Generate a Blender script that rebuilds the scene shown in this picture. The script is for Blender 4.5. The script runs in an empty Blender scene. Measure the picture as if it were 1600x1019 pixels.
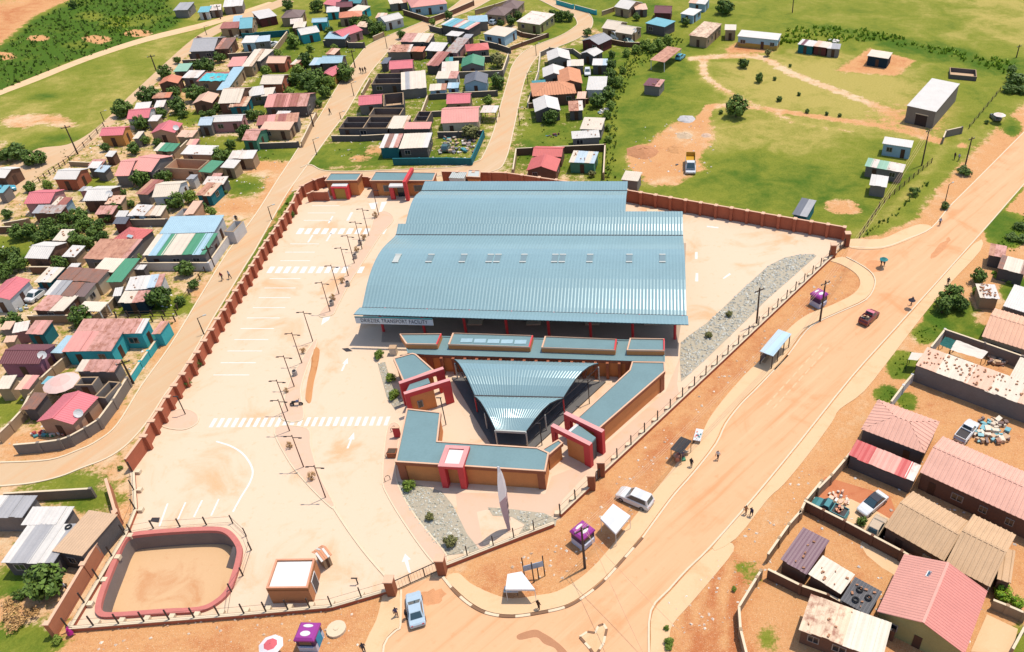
import bpy, bmesh, math, random
import numpy as np
from mathutils import Vector, Matrix
R = random.Random(7)
sc = bpy.context.scene
COL = sc.collection

# ---------------------------------------------------------------- camera, sky, sun, exposure
CX, CY, YN, YH, HC = 1030.0, 509.5, 2210.0, -500.0, 80.0     # principal point, vertical and horizon vanishing rows, height
FPX = math.sqrt((YN - CY) * (CY - YH)); PITCH = math.atan((CY - YH) / FPX)
cam = bpy.data.cameras.new('camera'); camo = bpy.data.objects.new('camera', cam); COL.objects.link(camo)
cam.sensor_width = 36; cam.lens = 36 * FPX / 1600; cam.shift_x = (800 - CX) / 1600
cam.clip_start = 1; cam.clip_end = 5000
camo.location = (0, 0, HC); camo.rotation_euler = (math.pi / 2 - PITCH, 0, 0)
sc.camera = camo
SUN = Vector((.276, .187, .942)).normalized()
wd = bpy.data.worlds.new('World'); sc.world = wd; wd.use_nodes = True
nt = wd.node_tree; nt.nodes.clear()
sky = nt.nodes.new('ShaderNodeTexSky'); sky.sky_type = 'NISHITA'; sky.sun_disc = False
sky.sun_elevation = math.asin(SUN.z); sky.sun_rotation = math.atan2(SUN.x, SUN.y); sky.altitude = 200; sky.dust_density = 1.2; sky.air_density = 1.0
bg = nt.nodes.new('ShaderNodeBackground'); bg.inputs['Strength'].default_value = .15
wo = nt.nodes.new('ShaderNodeOutputWorld')
nt.links.new(sky.outputs[0], bg.inputs[0]); nt.links.new(bg.outputs[0], wo.inputs[0])
sl = bpy.data.lights.new('sun', 'SUN'); sl.energy = 3.3; sl.angle = math.radians(.53); sl.color = (1, .93, .82)
so = bpy.data.objects.new('sun', sl); COL.objects.link(so); so.rotation_euler = SUN.to_track_quat('Z', 'Y').to_euler()
so.location = (0, 100, 200)
sc.view_settings.view_transform = 'Standard'; sc.view_settings.look = 'None'
sc.view_settings.exposure = .6; sc.view_settings.gamma = 1
sc.render.engine = 'CYCLES'
sc.render.resolution_x = 1024; sc.render.resolution_y = 652
sc.cycles.max_bounces = 6; sc.cycles.diffuse_bounces = 4; sc.cycles.glossy_bounces = 2; sc.cycles.transmission_bounces = 2

# ---------------------------------------------------------------- photo pixel -> ground
_c, _s = math.cos(PITCH), math.sin(PITCH)
def G(x, y, z=0.0):
    a = (x - CX) / FPX; b = -(y - CY) / FPX
    d = (a, _c + b * _s, -_s + b * _c); t = (z - HC) / d[2]
    return Vector((t * d[0], t * d[1], z))
def proj(p):
    x, y, z = p[0], p[1], p[2] - HC
    dz = y * _c - z * _s; u = y * _s + z * _c
    return CX + FPX * x / dz, CY - FPX * u / dz
def pxm(y): return (y - YH) * _c / HC          # horizontal pixels per metre on the ground at row y
TO = {k: ((i % 4) * 400, (0, 250, 500, 759)[i // 4]) for i, k in enumerate('abcdefghijklmnop')}
def T(t, u, v):
    if t == '': return u, v
    o = TO[t]; return o[0] + u / 3.92, o[1] + v / 3.92
def GT(t, u, v, z=0.0): return G(*T(t, u, v), z)

# ---------------------------------------------------------------- colours and materials
KEXP = 1.75
def L1(v):
    v /= 255.
    return v / 12.92 if v <= .04045 else ((v + .055) / 1.055) ** 2.4
def col(r, g, b, k=KEXP): return tuple(min(.82, max(.004, L1(c) / k)) for c in (r, g, b)) + (1,)
MATS = {}
def mat(name, rgb, rough=.8, var=.15, scale=1.2, fine=9.0, bump=0.0, metal=0.0, spec=.3, rust=None, rustamt=.0, streak=None, aniso=None):
    """plain procedural surface: base colour, broad and fine noise, optional rust blotches"""
    if name in MATS: return MATS[name]
    m = bpy.data.materials.new(name); m.use_nodes = True; MATS[name] = m
    n = m.node_tree; N = n.nodes; Lk = n.links.new; N.clear()
    out = N.new('ShaderNodeOutputMaterial'); b = N.new('ShaderNodeBsdfPrincipled')
    Lk(b.outputs[0], out.inputs[0])
    b.inputs['Roughness'].default_value = rough; b.inputs['Metallic'].default_value = metal
    b.inputs['Specular IOR Level'].default_value = spec
    c = rgb if len(rgb) == 4 else col(*rgb)
    g = N.new('ShaderNodeNewGeometry'); oi = N.new('ShaderNodeObjectInfo')
    n1 = N.new('ShaderNodeTexNoise'); n1.inputs['Scale'].default_value = scale; n1.inputs['Detail'].default_value = 5
    n2 = N.new('ShaderNodeTexNoise'); n2.inputs['Scale'].default_value = fine; n2.inputs['Detail'].default_value = 3
    Lk(g.outputs['Position'], n1.inputs['Vector']); Lk(g.outputs['Position'], n2.inputs['Vector'])
    ad = N.new('ShaderNodeMath'); ad.operation = 'ADD'; Lk(n1.outputs[0], ad.inputs[0]); Lk(n2.outputs[0], ad.inputs[1])
    ad2 = N.new('ShaderNodeMath'); ad2.operation = 'MULTIPLY_ADD'; Lk(oi.outputs['Random'], ad2.inputs[0]); ad2.inputs[1].default_value = .35
    Lk(ad.outputs[0], ad2.inputs[2])
    mr = N.new('ShaderNodeMapRange'); Lk(ad2.outputs[0], mr.inputs[0])
    mr.inputs[1].default_value = .75; mr.inputs[2].default_value = 1.6
    mr.inputs[3].default_value = 1 - var; mr.inputs[4].default_value = 1 + var
    mx = N.new('ShaderNodeMix'); mx.data_type = 'RGBA'; mx.blend_type = 'MULTIPLY'; mx.inputs[0].default_value = 1
    mx.inputs[6].default_value = c; Lk(mr.outputs[0], mx.inputs[7])
    last = mx.outputs[2]
    if rust is not None:
        n3 = N.new('ShaderNodeTexNoise'); n3.inputs['Scale'].default_value = .9; n3.inputs['Detail'].default_value = 7; n3.inputs['Roughness'].default_value = .68
        mp = N.new('ShaderNodeVectorMath'); mp.operation = 'ADD'
        Lk(g.outputs['Position'], mp.inputs[0])
        cb = N.new('ShaderNodeVectorMath'); cb.operation = 'SCALE'; cb.inputs[0].default_value = (37, 91, 13); Lk(oi.outputs['Random'], cb.inputs['Scale'])
        Lk(cb.outputs[0], mp.inputs[1]); Lk(mp.outputs[0], n3.inputs['Vector'])
        r2 = N.new('ShaderNodeMapRange'); Lk(n3.outputs[0], r2.inputs[0]); r2.inputs[1].default_value = .62 - rustamt * .3; r2.inputs[2].default_value = .82 - rustamt * .3
        m2 = N.new('ShaderNodeMix'); m2.data_type = 'RGBA'; Lk(r2.outputs[0], m2.inputs[0]); Lk(last, m2.inputs[6]); m2.inputs[7].default_value = rust if len(rust) == 4 else col(*rust)
        last = m2.outputs[2]
    Lk(last, b.inputs['Base Color'])
    if bump:
        bp = N.new('ShaderNodeBump'); bp.inputs['Strength'].default_value = bump; bp.inputs['Distance'].default_value = .05
        Lk(n2.outputs[0], bp.inputs['Height']); Lk(bp.outputs[0], b.inputs['Normal'])
    return m

# palette: name -> (display colour in sun, roughness, kind)
def roofmat(k):
    P = dict(pink=(222, 122, 126), salmon=(232, 160, 146), rose=(226, 160, 142), red=(205, 84, 80), redpink=(216, 112, 104), maroon=(122, 70, 72), brown=(132, 108, 100),
             white=(228, 219, 208), cream=(232, 214, 190), offwhite=(224, 216, 205), grey=(176, 172, 170), slate=(112, 112, 118), dark=(78, 78, 82),
             blue=(170, 198, 208), paleblue=(192, 206, 212), teal=(78, 148, 152), turq=(124, 184, 192), green=(84, 150, 112), palegreen=(150, 188, 160),
             terracotta=(226, 158, 118), tan=(212, 176, 140), tile=(236, 184, 152), peach=(236, 190, 160), purple=(134, 102, 108), asphalt=(88, 86, 88), orange=(224, 140, 104), tantile=(214, 176, 136), pinktile=(230, 176, 154), rosered=(220, 140, 126))
    R_ = dict(rusty=(206, 150, 120), rustred=(176, 108, 96), rustpink=(214, 158, 142), rustwhite=(230, 214, 198), rustblue=(184, 196, 202), rustbrown=(146, 110, 94), rustgrey=(186, 174, 164), rustcream=(232, 202, 168))
    kk = 1.5
    if k in R_: return mat('roof_' + k, col(*R_[k], kk), .55, .16, .8, 7, 0, .0, .3, (178, 116, 88), .5 if k != 'rustwhite' else .25)
    if k in ('tile', 'terracotta', 'tantile', 'pinktile'): return mat('roof_' + k, col(*P[k], kk), .8, .12, .6, 6, .3)
    return mat('roof_' + k, col(*P[k], kk), .5, .1, .5, 5, 0, 0, .35)
def wallmat(k):
    P = dict(grey=(146, 136, 128), darkgrey=(112, 104, 100), tan=(190, 160, 126), cream=(226, 205, 172), white=(230, 226, 220), brick=(156, 92, 70), maroon=(120, 66, 62), brown=(132, 96, 76), orange=(222, 156, 86), peach=(224, 172, 136),
             pink=(206, 150, 144), purple=(168, 112, 126), turq=(80, 196, 200), teal=(48, 122, 128), paleblue=(178, 208, 220), olive=(176, 166, 110), navy=(40, 62, 76), ochre=(202, 164, 84), green=(96, 150, 120), block=(150, 138, 126))
    return mat('wall_' + k, P[k], .88, .13, .7, 5, .15, 0, .15, None)
M_glass = mat('window_glass', (44, 50, 58), .12, .1, 1, 3, 0, 0, .6)
M_frame = mat('window_frame', (176, 164, 152), .6)
M_door = mat('door_wood', (92, 62, 48), .6)
M_steel = mat('dark_steel', (66, 58, 56), .5, .1)
M_white = mat('white_paint', (244, 240, 234), .5, .06)
M_tyre = mat('tyre_rubber', (38, 37, 38), .8)
M_rim = mat('wheel_rim', (170, 172, 176), .35, .05, metal=.6)
M_wood = mat('pole_wood', (92, 74, 62), .85, .2, 3)
M_timber = mat('raw_timber', (196, 160, 120), .85, .2, 3)

# ---------------------------------------------------------------- mesh helpers
class MB:
    def __init__(s): s.v = []; s.f = []; s.m = []
    def quad(s, *p, mi=0):
        i = len(s.v); s.v += [tuple(q) for q in p]; s.f.append(tuple(range(i, i + len(p)))); s.m.append(mi)
    def box(s, x0, x1, y0, y1, z0, z1, mi=0):
        i = len(s.v)
        s.v += [(x, y, z) for z in (z0, z1) for (x, y) in ((x0, y0), (x1, y0), (x1, y1), (x0, y1))]
        for q in ((0, 3, 2, 1), (4, 5, 6, 7), (0, 1, 5, 4), (1, 2, 6, 5), (2, 3, 7, 6), (3, 0, 4, 7)):
            s.f.append(tuple(i + a for a in q)); s.m.append(mi)
    def obox(s, p, q, w, z0, z1, mi=0):       # box along p->q (2D), width w
        p = Vector(p[:2]); q = Vector(q[:2]); d = (q - p).normalized(); n = Vector((-d.y, d.x)) * w / 2
        s.prism([p - n, q - n, q + n, p + n], z0, z1, mi)
    def prism(s, poly, z0, z1, mi=0, top=None):
        i = len(s.v); k = len(poly)
        s.v += [(p[0], p[1], z0) for p in poly] + [(p[0], p[1], z1) for p in poly]
        s.f.append(tuple(i + a for a in reversed(range(k)))); s.m.append(mi)
        s.f.append(tuple(i + k + a for a in range(k))); s.m.append(mi if top is None else top)
        for a in range(k):
            b = (a + 1) % k; s.f.append((i + a, i + b, i + k + b, i + k + a)); s.m.append(mi)
    def tube(s, pts, rad, n=6, mi=0, cap=True):
        pts = [Vector(p) for p in pts]
        if not hasattr(rad, '__len__'): rad = [rad] * len(pts)
        rings = []
        for k, p in enumerate(pts):
            d = (pts[min(k + 1, len(pts) - 1)] - pts[max(k - 1, 0)]).normalized()
            a = d.cross(Vector((0, 0, 1)) if abs(d.z) < .9 else Vector((1, 0, 0))).normalized(); b = d.cross(a)
            i = len(s.v)
            for j in range(n):
                t = 2 * math.pi * j / n; s.v.append(tuple(p + (a * math.cos(t) + b * math.sin(t)) * rad[k]))
            rings.append(i)
        for r0, r1 in zip(rings, rings[1:]):
            for j in range(n):
                j2 = (j + 1) % n; s.f.append((r0 + j, r0 + j2, r1 + j2, r1 + j)); s.m.append(mi)
        if cap:
            s.f.append(tuple(rings[0] + j for j in reversed(range(n)))); s.m.append(mi)
            s.f.append(tuple(rings[-1] + j for j in range(n))); s.m.append(mi)
    def mesh(s, name, mats):
        me = bpy.data.meshes.new(name); me.from_pydata(s.v, [], s.f)
        for m in (mats if isinstance(mats, (list, tuple)) else [mats]): me.materials.append(m)
        if any(s.m): me.polygons.foreach_set('material_index', s.m)
        bm = bmesh.new(); bm.from_mesh(me); bmesh.ops.recalc_face_normals(bm, faces=bm.faces); bm.to_mesh(me); bm.free()
        me.update(); return me
    def build(s, name, mats, parent=None, loc=None, rz=0):
        return link(name, s.mesh(name, mats), parent, loc, rz)
def link(name, me, parent=None, loc=None, rz=0, scale=None):
    o = bpy.data.objects.new(name, me); COL.objects.link(o)
    if parent is not None: o.parent = parent
    if loc is not None: o.location = loc
    if rz: o.rotation_euler = (0, 0, rz)
    if scale is not None: o.scale = scale
    return o
def tag(o, label=None, cat=None, group=None, kind=None):
    if label: o['label'] = label
    if cat: o['category'] = cat
    if group: o['group'] = group
    if kind: o['kind'] = kind
    return o
def thing(name, loc=(0, 0, 0), rz=0, label=None, cat=None, group=None):
    return tag(link(name, None, None, loc, rz), label, cat, group)
def smooth(me):
    me.polygons.foreach_set('use_smooth', [True] * len(me.polygons)); return me
def copy_tree(o, parent=None):
    c = o.copy(); COL.objects.link(c); c.parent = parent
    for ch in list(o.children): copy_tree(ch, c)
    return c
def sheet(name, poly, z, m, holes=(), kind='structure', parent=None):
    """flat filled polygon (2D points) with optional holes"""
    bm = bmesh.new(); es = []
    for loop in [poly] + list(holes):
        vs = [bm.verts.new((p[0], p[1], z)) for p in loop]
        es += [bm.edges.new((vs[i], vs[(i + 1) % len(vs)])) for i in range(len(vs))]
    bmesh.ops.triangle_fill(bm, use_beauty=True, use_dissolve=False, edges=es, normal=(0, 0, 1))
    for f_ in bm.faces:
        if f_.normal.z < 0: f_.normal_flip()
    me = bpy.data.meshes.new(name); bm.to_mesh(me); bm.free(); me.materials.append(m)
    o = link(name, me, parent)
    if kind and parent is None: o['kind'] = kind
    return o
def ribbon(P, w, z0, z1, closed=False):
    """mitred strip of constant width along 2D points, as one solid"""
    Q = [P[0]]
    for p in P[1:]:
        if (p - Q[-1]).length > .08: Q.append(p)
    if closed and (Q[0] - Q[-1]).length < .08: Q.pop()
    k = len(Q); mb = MB()
    for i, p in enumerate(Q):
        a = Q[i - 1] if i or closed else p; b = Q[(i + 1) % k] if i < k - 1 or closed else p
        d = (b - a).normalized(); n = Vector((-d.y, d.x)) * w / 2
        mb.v += [(p.x - n.x, p.y - n.y, z0), (p.x + n.x, p.y + n.y, z0), (p.x + n.x, p.y + n.y, z1), (p.x - n.x, p.y - n.y, z1)]
    for i in range(k if closed else k - 1):
        a, b = i * 4, ((i + 1) % k) * 4
        for q in range(4): q2 = (q + 1) % 4; mb.f.append((a + q, b + q, b + q2, a + q2)); mb.m.append(0)
    if not closed: mb.f += [(0, 1, 2, 3), (k * 4 - 1, k * 4 - 2, k * 4 - 3, k * 4 - 4)]; mb.m += [0, 0]
    return mb
def catmull(pts, n=6, closed=False):
    P = [Vector(p[:2]) for p in pts]; out = []; k = len(P)
    rng = range(k if closed else k - 1)
    for i in rng:
        p0 = P[(i - 1) % k] if closed or i > 0 else P[0]; p1 = P[i]; p2 = P[(i + 1) % k]; p3 = P[(i + 2) % k] if closed or i + 2 < k else P[-1]
        for j in range(n):
            t = j / n
            out.append(.5 * ((2 * p1) + (p2 - p0) * t + (2 * p0 - 5 * p1 + 4 * p2 - p3) * t * t + (3 * p1 - p0 - 3 * p2 + p3) * t ** 3))
    if not closed: out.append(P[-1])
    return out
def gp(lst, z=0.0): return [G(x, y, z).to_2d() for x, y in lst]
def gt(t, lst, z=0.0): return [GT(t, u, v, z).to_2d() for u, v in lst]
# ================================================================ GROUND
def polysd(px, py, poly):
    """signed distance (positive inside) of points to a polygon"""
    d = np.full(px.shape, 1e9); ins = np.zeros(px.shape, bool); k = len(poly)
    for i in range(k):
        ax, ay = poly[i]; bx, by = poly[(i + 1) % k]
        ex, ey = bx - ax, by - ay; wx, wy = px - ax, py - ay
        t = np.clip((wx * ex + wy * ey) / (ex * ex + ey * ey + 1e-9), 0, 1)
        d = np.minimum(d, (wx - ex * t) ** 2 + (wy - ey * t) ** 2)
        c = ((ay <= py) & (by > py)) | ((by <= py) & (ay > py))
        with np.errstate(divide='ignore', invalid='ignore'):
            ins ^= c & (px < ax + (py - ay) / (by - ay + 1e-12) * ex)
    return np.where(ins, 1, -1) * np.sqrt(d)
def axis(lo, hi, step, far):
    a = list(np.arange(lo, hi + .01, step)); s = step; x = lo
    while x > -far: s *= 1.5; x -= s; a.insert(0, x)
    s = step; x = a[-1]
    while x < far: s *= 1.5; x += s; a.append(x)
    return np.array(a)
gxs = axis(-250, 150, 1.0, 3000); gys = axis(25, 345, 1.0, 3000)
GX, GY = np.meshgrid(gxs, gys)
CH = [np.full(GX.shape, v) for v in (.35, .5, .35)]
def paint(poly, r=None, g=None, b=None, soft=3.0, world=False):
    P = [tuple(p[:2]) for p in (poly if world else gp(poly))]
    xs = [p[0] for p in P]; ys = [p[1] for p in P]
    i0, i1 = np.searchsorted(gxs, [min(xs) - soft * 2, max(xs) + soft * 2]); j0, j1 = np.searchsorted(gys, [min(ys) - soft * 2, max(ys) + soft * 2])
    if i1 <= i0 or j1 <= j0: return
    sd = polysd(GX[j0:j1, i0:i1], GY[j0:j1, i0:i1], P)
    w = np.clip(sd / soft * .5 + .5, 0, 1); w = w * w * (3 - 2 * w)
    for k, v in enumerate((r, g, b)):
        if v is not None: CH[k][j0:j1, i0:i1] = CH[k][j0:j1, i0:i1] * (1 - w) + v * w
def stroke(pts, wpx, **k):
    """soft band along photo points, half width in px"""
    W = catmull(gp(pts), 4)
    for a, b in zip(W, W[1:]):
        d = (b - a); 
        if d.length < .01: continue
        d.normalize(); w = wpx / pxm(proj((a.x, a.y, 0))[1]); n = Vector((-d.y, d.x)) * w
        paint([a - n - d * w * .3, b - n + d * w * .3, b + n + d * w * .3, a + n - d * w * .3], world=True, soft=max(.8, w * .8), **k)
def blob(x, y, rx, ry, **k):
    paint([(x + rx * math.cos(t), y + ry * math.sin(t)) for t in [i * math.pi / 5 for i in range(10)]], **k)
# far country and the housing ground
paint([(-400, -150), (2200, -150), (2200, 60), (-400, 60)], .85, .35, .4, 30)
paint([(-200, 130), (620, 30), (1000, 0), (960, 130), (950, 270), (470, 290), (200, 700), (-300, 800)], .47, .36, .30, 10)
paint([(495, 262), (520, 205), (610, 85), (720, 30), (770, 60), (800, 110), (770, 200), (745, 255)], .62, .62, .3, 6)
paint([(790, 262), (810, 190), (830, 105), (930, 60), (1000, 60), (960, 140), (945, 290)], .66, .66, .3, 5)
paint([(400, 170), (520, 150), (600, 60), (560, 20), (400, 60)], .72, .62, .3, 6)
paint([(560, 60), (640, 50), (720, 10), (560, 0)], .8, .7, .2, 4)
paint([(870, 25), (1000, 60), (1080, 35), (1000, -20), (860, -20)], .85, .65, .3, 5)
# top left: bare field, crops, olive meadow
paint([(-300, -40), (-60, -100), (60, -60), (170, -60), (110, 0), (60, 25), (0, 75), (-100, 140)], .0, .3, .85, 8)
paint([(-60, -40), (60, -20), (30, 8), (-30, 16)], .5, .15, .5, 10)
paint([(-100, 190), (-40, 110), (0, 72), (60, 25), (115, 0), (160, -30), (262, -10), (285, 38), (240, 56), (160, 86), (60, 126), (0, 148)], 1, .95, .6, 4)
for q in [(0, 88, 25, 7), (150, 62, 24, 7), (215, 52, 22, 6), (60, 60, 18, 5)]: blob(*q, r=.05, b=.6, soft=2.5)
for q in [(190, 35, 30, 10), (140, 25, 22, 9), (230, 30, 20, 10), (120, 70, 20, 6)]: blob(*q, r=1, g=.6, soft=3)
paint([(-80, 190), (0, 152), (100, 114), (200, 78), (290, 52), (318, 48), (250, 100), (215, 140), (190, 168), (150, 203), (110, 224), (70, 230), (20, 217), (-60, 205)], .93, .28, .4, 5)
for q in [(30, 190, 28, 10), (70, 185, 30, 6), (100, 195, 20, 5)]: blob(*q, r=.1, b=.35, soft=4)
for q in [(150, 112, 70, 18), (60, 150, 50, 10), (200, 100, 30, 12)]: blob(*q, r=1, g=.42, soft=8)
blob(70, 150, 18, 4, g=.85, soft=3); blob(90, 215, 40, 7, r=1, g=.8, soft=4)
# right field
paint([(945, 300), (948, 200), (952, 150), (985, 85), (1075, 45), (1125, -20), (1700, -20), (1700, 120), (1600, 178), (1540, 232), (1470, 300), (1440, 345), (1380, 372), (1325, 372), (1200, 335), (1000, 297)], .97, .52, .5, 4)
paint([(950, 240), (960, 160), (1000, 100), (1060, 60), (1120, 80), (1060, 140), (1010, 200), (1000, 290)], 1, .66, .5, 10)
paint([(1120, 90), (1250, 80), (1420, 110), (1450, 170), (1380, 200), (1240, 180), (1150, 160)], .74, .0, .35, 14)
paint([(1100, 200), (1220, 190), (1320, 215), (1330, 250), (1200, 250), (1110, 235)], .74, .0, .35, 12)
paint([(1090, 255), (1180, 235), (1300, 250), (1360, 270), (1340, 330), (1200, 320), (1060, 290)], 1, .72, .5, 12)
paint([(1300, 240), (1370, 215), (1400, 260), (1350, 300)], 1, .6, .4, 10)
paint([(1190, 20), (1420, 60), (1600, 95), (1600, 120), (1430, 85), (1300, 50)], 1, .85, .5, 5)
paint([(1480, -10), (1800, -10), (1800, 80), (1600, 85), (1420, 45)], 1, .18, .3, 8)
paint([(1060, 10), (1190, 20), (1480, 55), (1560, 85), (1470, -20), (1100, -30)], 1, .45, .3, 10)
paint([(1310, 110), (1360, 75), (1430, 95), (1400, 118)], .06, .4, .75, 3)                       # swept yard of the dark hut
paint([(1130, 76), (1160, 62), (1215, 72), (1205, 82), (1140, 84)], .2, .2, .8, 3)
stroke([(1075, 92), (1130, 88), (1190, 90), (1230, 112), (1290, 135), (1390, 175), (1450, 215), (1500, 225)], 9, r=.32, g=.0, b=.25)
stroke([(1100, 92), (1100, 115), (1130, 140), (1180, 165), (1240, 190)], 7, r=.34, g=.0, b=.3)
stroke([(1110, 165), (1180, 168), (1280, 183), (1390, 200), (1470, 222), (1510, 228)], 8, r=.28, g=.05, b=.5)
stroke([(1110, 165), (1095, 190), (1085, 225), (1070, 250)], 8, r=.2, b=.55)
stroke([(1120, 140), (1240, 190), (1330, 205)], 5, r=.55, g=.0, b=.4)
paint([(985, 262), (1000, 235), (1060, 190), (1105, 185), (1110, 215), (1090, 245), (1100, 265), (1050, 285), (1010, 285)], .03, .2, .72, 5)
blob(1070, 215, 28, 16, r=.0, b=.35, soft=4); blob(1010, 245, 26, 14, r=0, b=.8, soft=4)
blob(1040, 282, 20, 6, r=0, b=.2, soft=3); blob(1320, 328, 26, 7, r=.05, b=.55, soft=3); blob(1312, 317, 22, 5, r=.05, b=.5, soft=3)
paint([(1400, 165), (1480, 165), (1490, 215), (1390, 205), (1330, 190)], .42, .0, .6, 9)
stroke([(1330, 372), (1390, 330), (1430, 290), (1475, 235), (1510, 200)], 9, r=.95, g=.3)
# verge and dirt by the main road
paint([(1440, 345), (1470, 300), (1540, 225), (1600, 165), (1700, 90), (1760, 200), (1600, 420), (1500, 460), (1430, 520), (1330, 640), (1240, 730), (1160, 840), (1000, 1100), (500, 1100), (620, 940), (880, 820), (1320, 390), (1380, 372)], .0, .3, .62, 5)
blob(1583, 200, 14, 14, r=1, g=.7, soft=2)
stroke([(1598, 292), (1560, 335), (1545, 350)], 4, r=.9, g=.6)
# the strip between fence and main road, the lower left and lower right dirt
paint([(942, 745), (1320, 382), (1345, 425), (1330, 470), (1250, 500), (1130, 630), (1000, 800), (930, 900), (800, 945), (720, 905), (880, 825)], .0, .3, .86, 3)
paint([(100, 990), (390, 965), (520, 955), (600, 935), (585, 1000), (540, 1100), (60, 1100)], .0, .3, .82, 3)
paint([(1150, 850), (1230, 760), (1290, 690), (1340, 640), (1440, 560), (1700, 540), (1700, 1200), (1000, 1200)], .02, .4, .72, 6)
paint([(1010, 960), (1150, 850), (1180, 900), (1160, 1100), (1010, 1100)], .0, .3, .95, 6)
for q in [(1410, 570, 26, 22), (1447, 522, 24, 14), (1385, 617, 20, 15), (1420, 630, 14, 16), (1575, 360, 40, 30), (1480, 490, 40, 30), (1520, 520, 22, 12), (1595, 455, 30, 20)]: blob(*q, r=1, g=.78, soft=1.6)
for q in [(1160, 885, 16, 10), (1178, 905, 10, 18), (1590, 1000, 40, 30), (1200, 1000, 20, 30)]: blob(*q, r=.8, g=.5, soft=2.5)
for q in range(10): stroke([(1062 + q * 11, 900 + (q % 3) * 8 - q * 3), (1048 + q * 11, 945), (1060 + q * 10, 990 + (q % 2) * 20)], 1.6, b=(1.2, .25, .9)[q % 3])
# left side grass patches
for q in [(95, 752, 52, 8), (120, 778, 30, 6), (25, 910, 35, 14), (40, 1005, 60, 22), (155, 782, 22, 8), (10, 640, 22, 14), (60, 230, 40, 10), (400, 240, 70, 14), (560, 245, 60, 18), (610, 250, 50, 12), (30, 390, 40, 20), (150, 290, 20, 12), (380, 290, 30, 12), (260, 480, 60, 14), (310, 225, 26, 10), (360, 222, 14, 6),
          (500, 250, 25, 20), (470, 55, 40, 20), (460, 95, 30, 20), (440, 150, 60, 25), (650, 30, 40, 16), (290, 185, 26, 8), (700, 165, 20, 12), (730, 90, 14, 20), (870, 40, 25, 14), (870, 215, 50, 14), (860, 60, 30, 14), (930, 120, 16, 50), (935, 220, 14, 50), (910, 90, 40, 16), (830, 30, 30, 8)]: blob(*q, r=.95, g=.68, soft=3)
for q in [(440, 300, 22, 30), (420, 345, 20, 30), (380, 440, 26, 26), (330, 470, 22, 24), (60, 700, 60, 16), (150, 660, 40, 30), (270, 540, 24, 40), (410, 260, 40, 8), (560, 248, 14, 5), (300, 265, 30, 12), (590, 235, 16, 6), (370, 325, 26, 10)]: blob(*q, r=.12, b=.7, soft=3)
stroke([(225, 655), (262, 600), (300, 545), (352, 458)], 7, r=.06, b=.78)
stroke([(490, 265), (555, 260), (640, 262), (745, 258)], 5, r=.5, b=.4)
stroke([(335, 498), (375, 440), (420, 365), (460, 300)], 4, r=1, g=.75)

basin_px = [(620, 790), (612, 735), (648, 620), (700, 490), (752, 365), (800, 318), (900, 300), (1100, 284), (1300, 276), (1385, 288), (1440, 335), (1472, 400), (1462, 480), (1432, 580), (1400, 655), (1330, 722), (1225, 768), (1000, 782), (700, 803)]
BAS = catmull(gt('m', basin_px), 4, True)
def offset_poly(P, d):
    out = []; k = len(P)
    ar = sum(P[i].x * P[(i + 1) % k].y - P[(i + 1) % k].x * P[i].y for i in range(k))
    sg = 1 if ar > 0 else -1
    for i in range(k):
        t = (P[(i + 1) % k] - P[i - 1]).normalized(); n = Vector((t.y, -t.x)) * sg; out.append(P[i] + n * d)
    return out
nx, ny = len(gxs), len(gys)
V = np.zeros((ny * nx, 3)); V[:, 0] = GX.ravel(); V[:, 1] = GY.ravel()
ii = np.arange(ny * nx).reshape(ny, nx)
F = np.stack([ii[:-1, :-1], ii[:-1, 1:], ii[1:, 1:], ii[1:, :-1]], -1).reshape(-1, 4)
sdb = polysd(GX.ravel(), GY.ravel(), [tuple(p) for p in BAS])
F = F[~((sdb[F] > 0).any(1))]
gm = bpy.data.meshes.new('ground'); gm.vertices.add(len(V)); gm.vertices.foreach_set('co', V.ravel())
gm.loops.add(len(F) * 4); gm.loops.foreach_set('vertex_index', F.ravel()); gm.polygons.add(len(F))
gm.polygons.foreach_set('loop_start', np.arange(len(F)) * 4); gm.update(calc_edges=True)
at = gm.color_attributes.new('cover', 'FLOAT_COLOR', 'POINT')
at.data.foreach_set('color', np.stack([c.ravel() for c in CH] + [np.ones(nx * ny)], -1).ravel())
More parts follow.
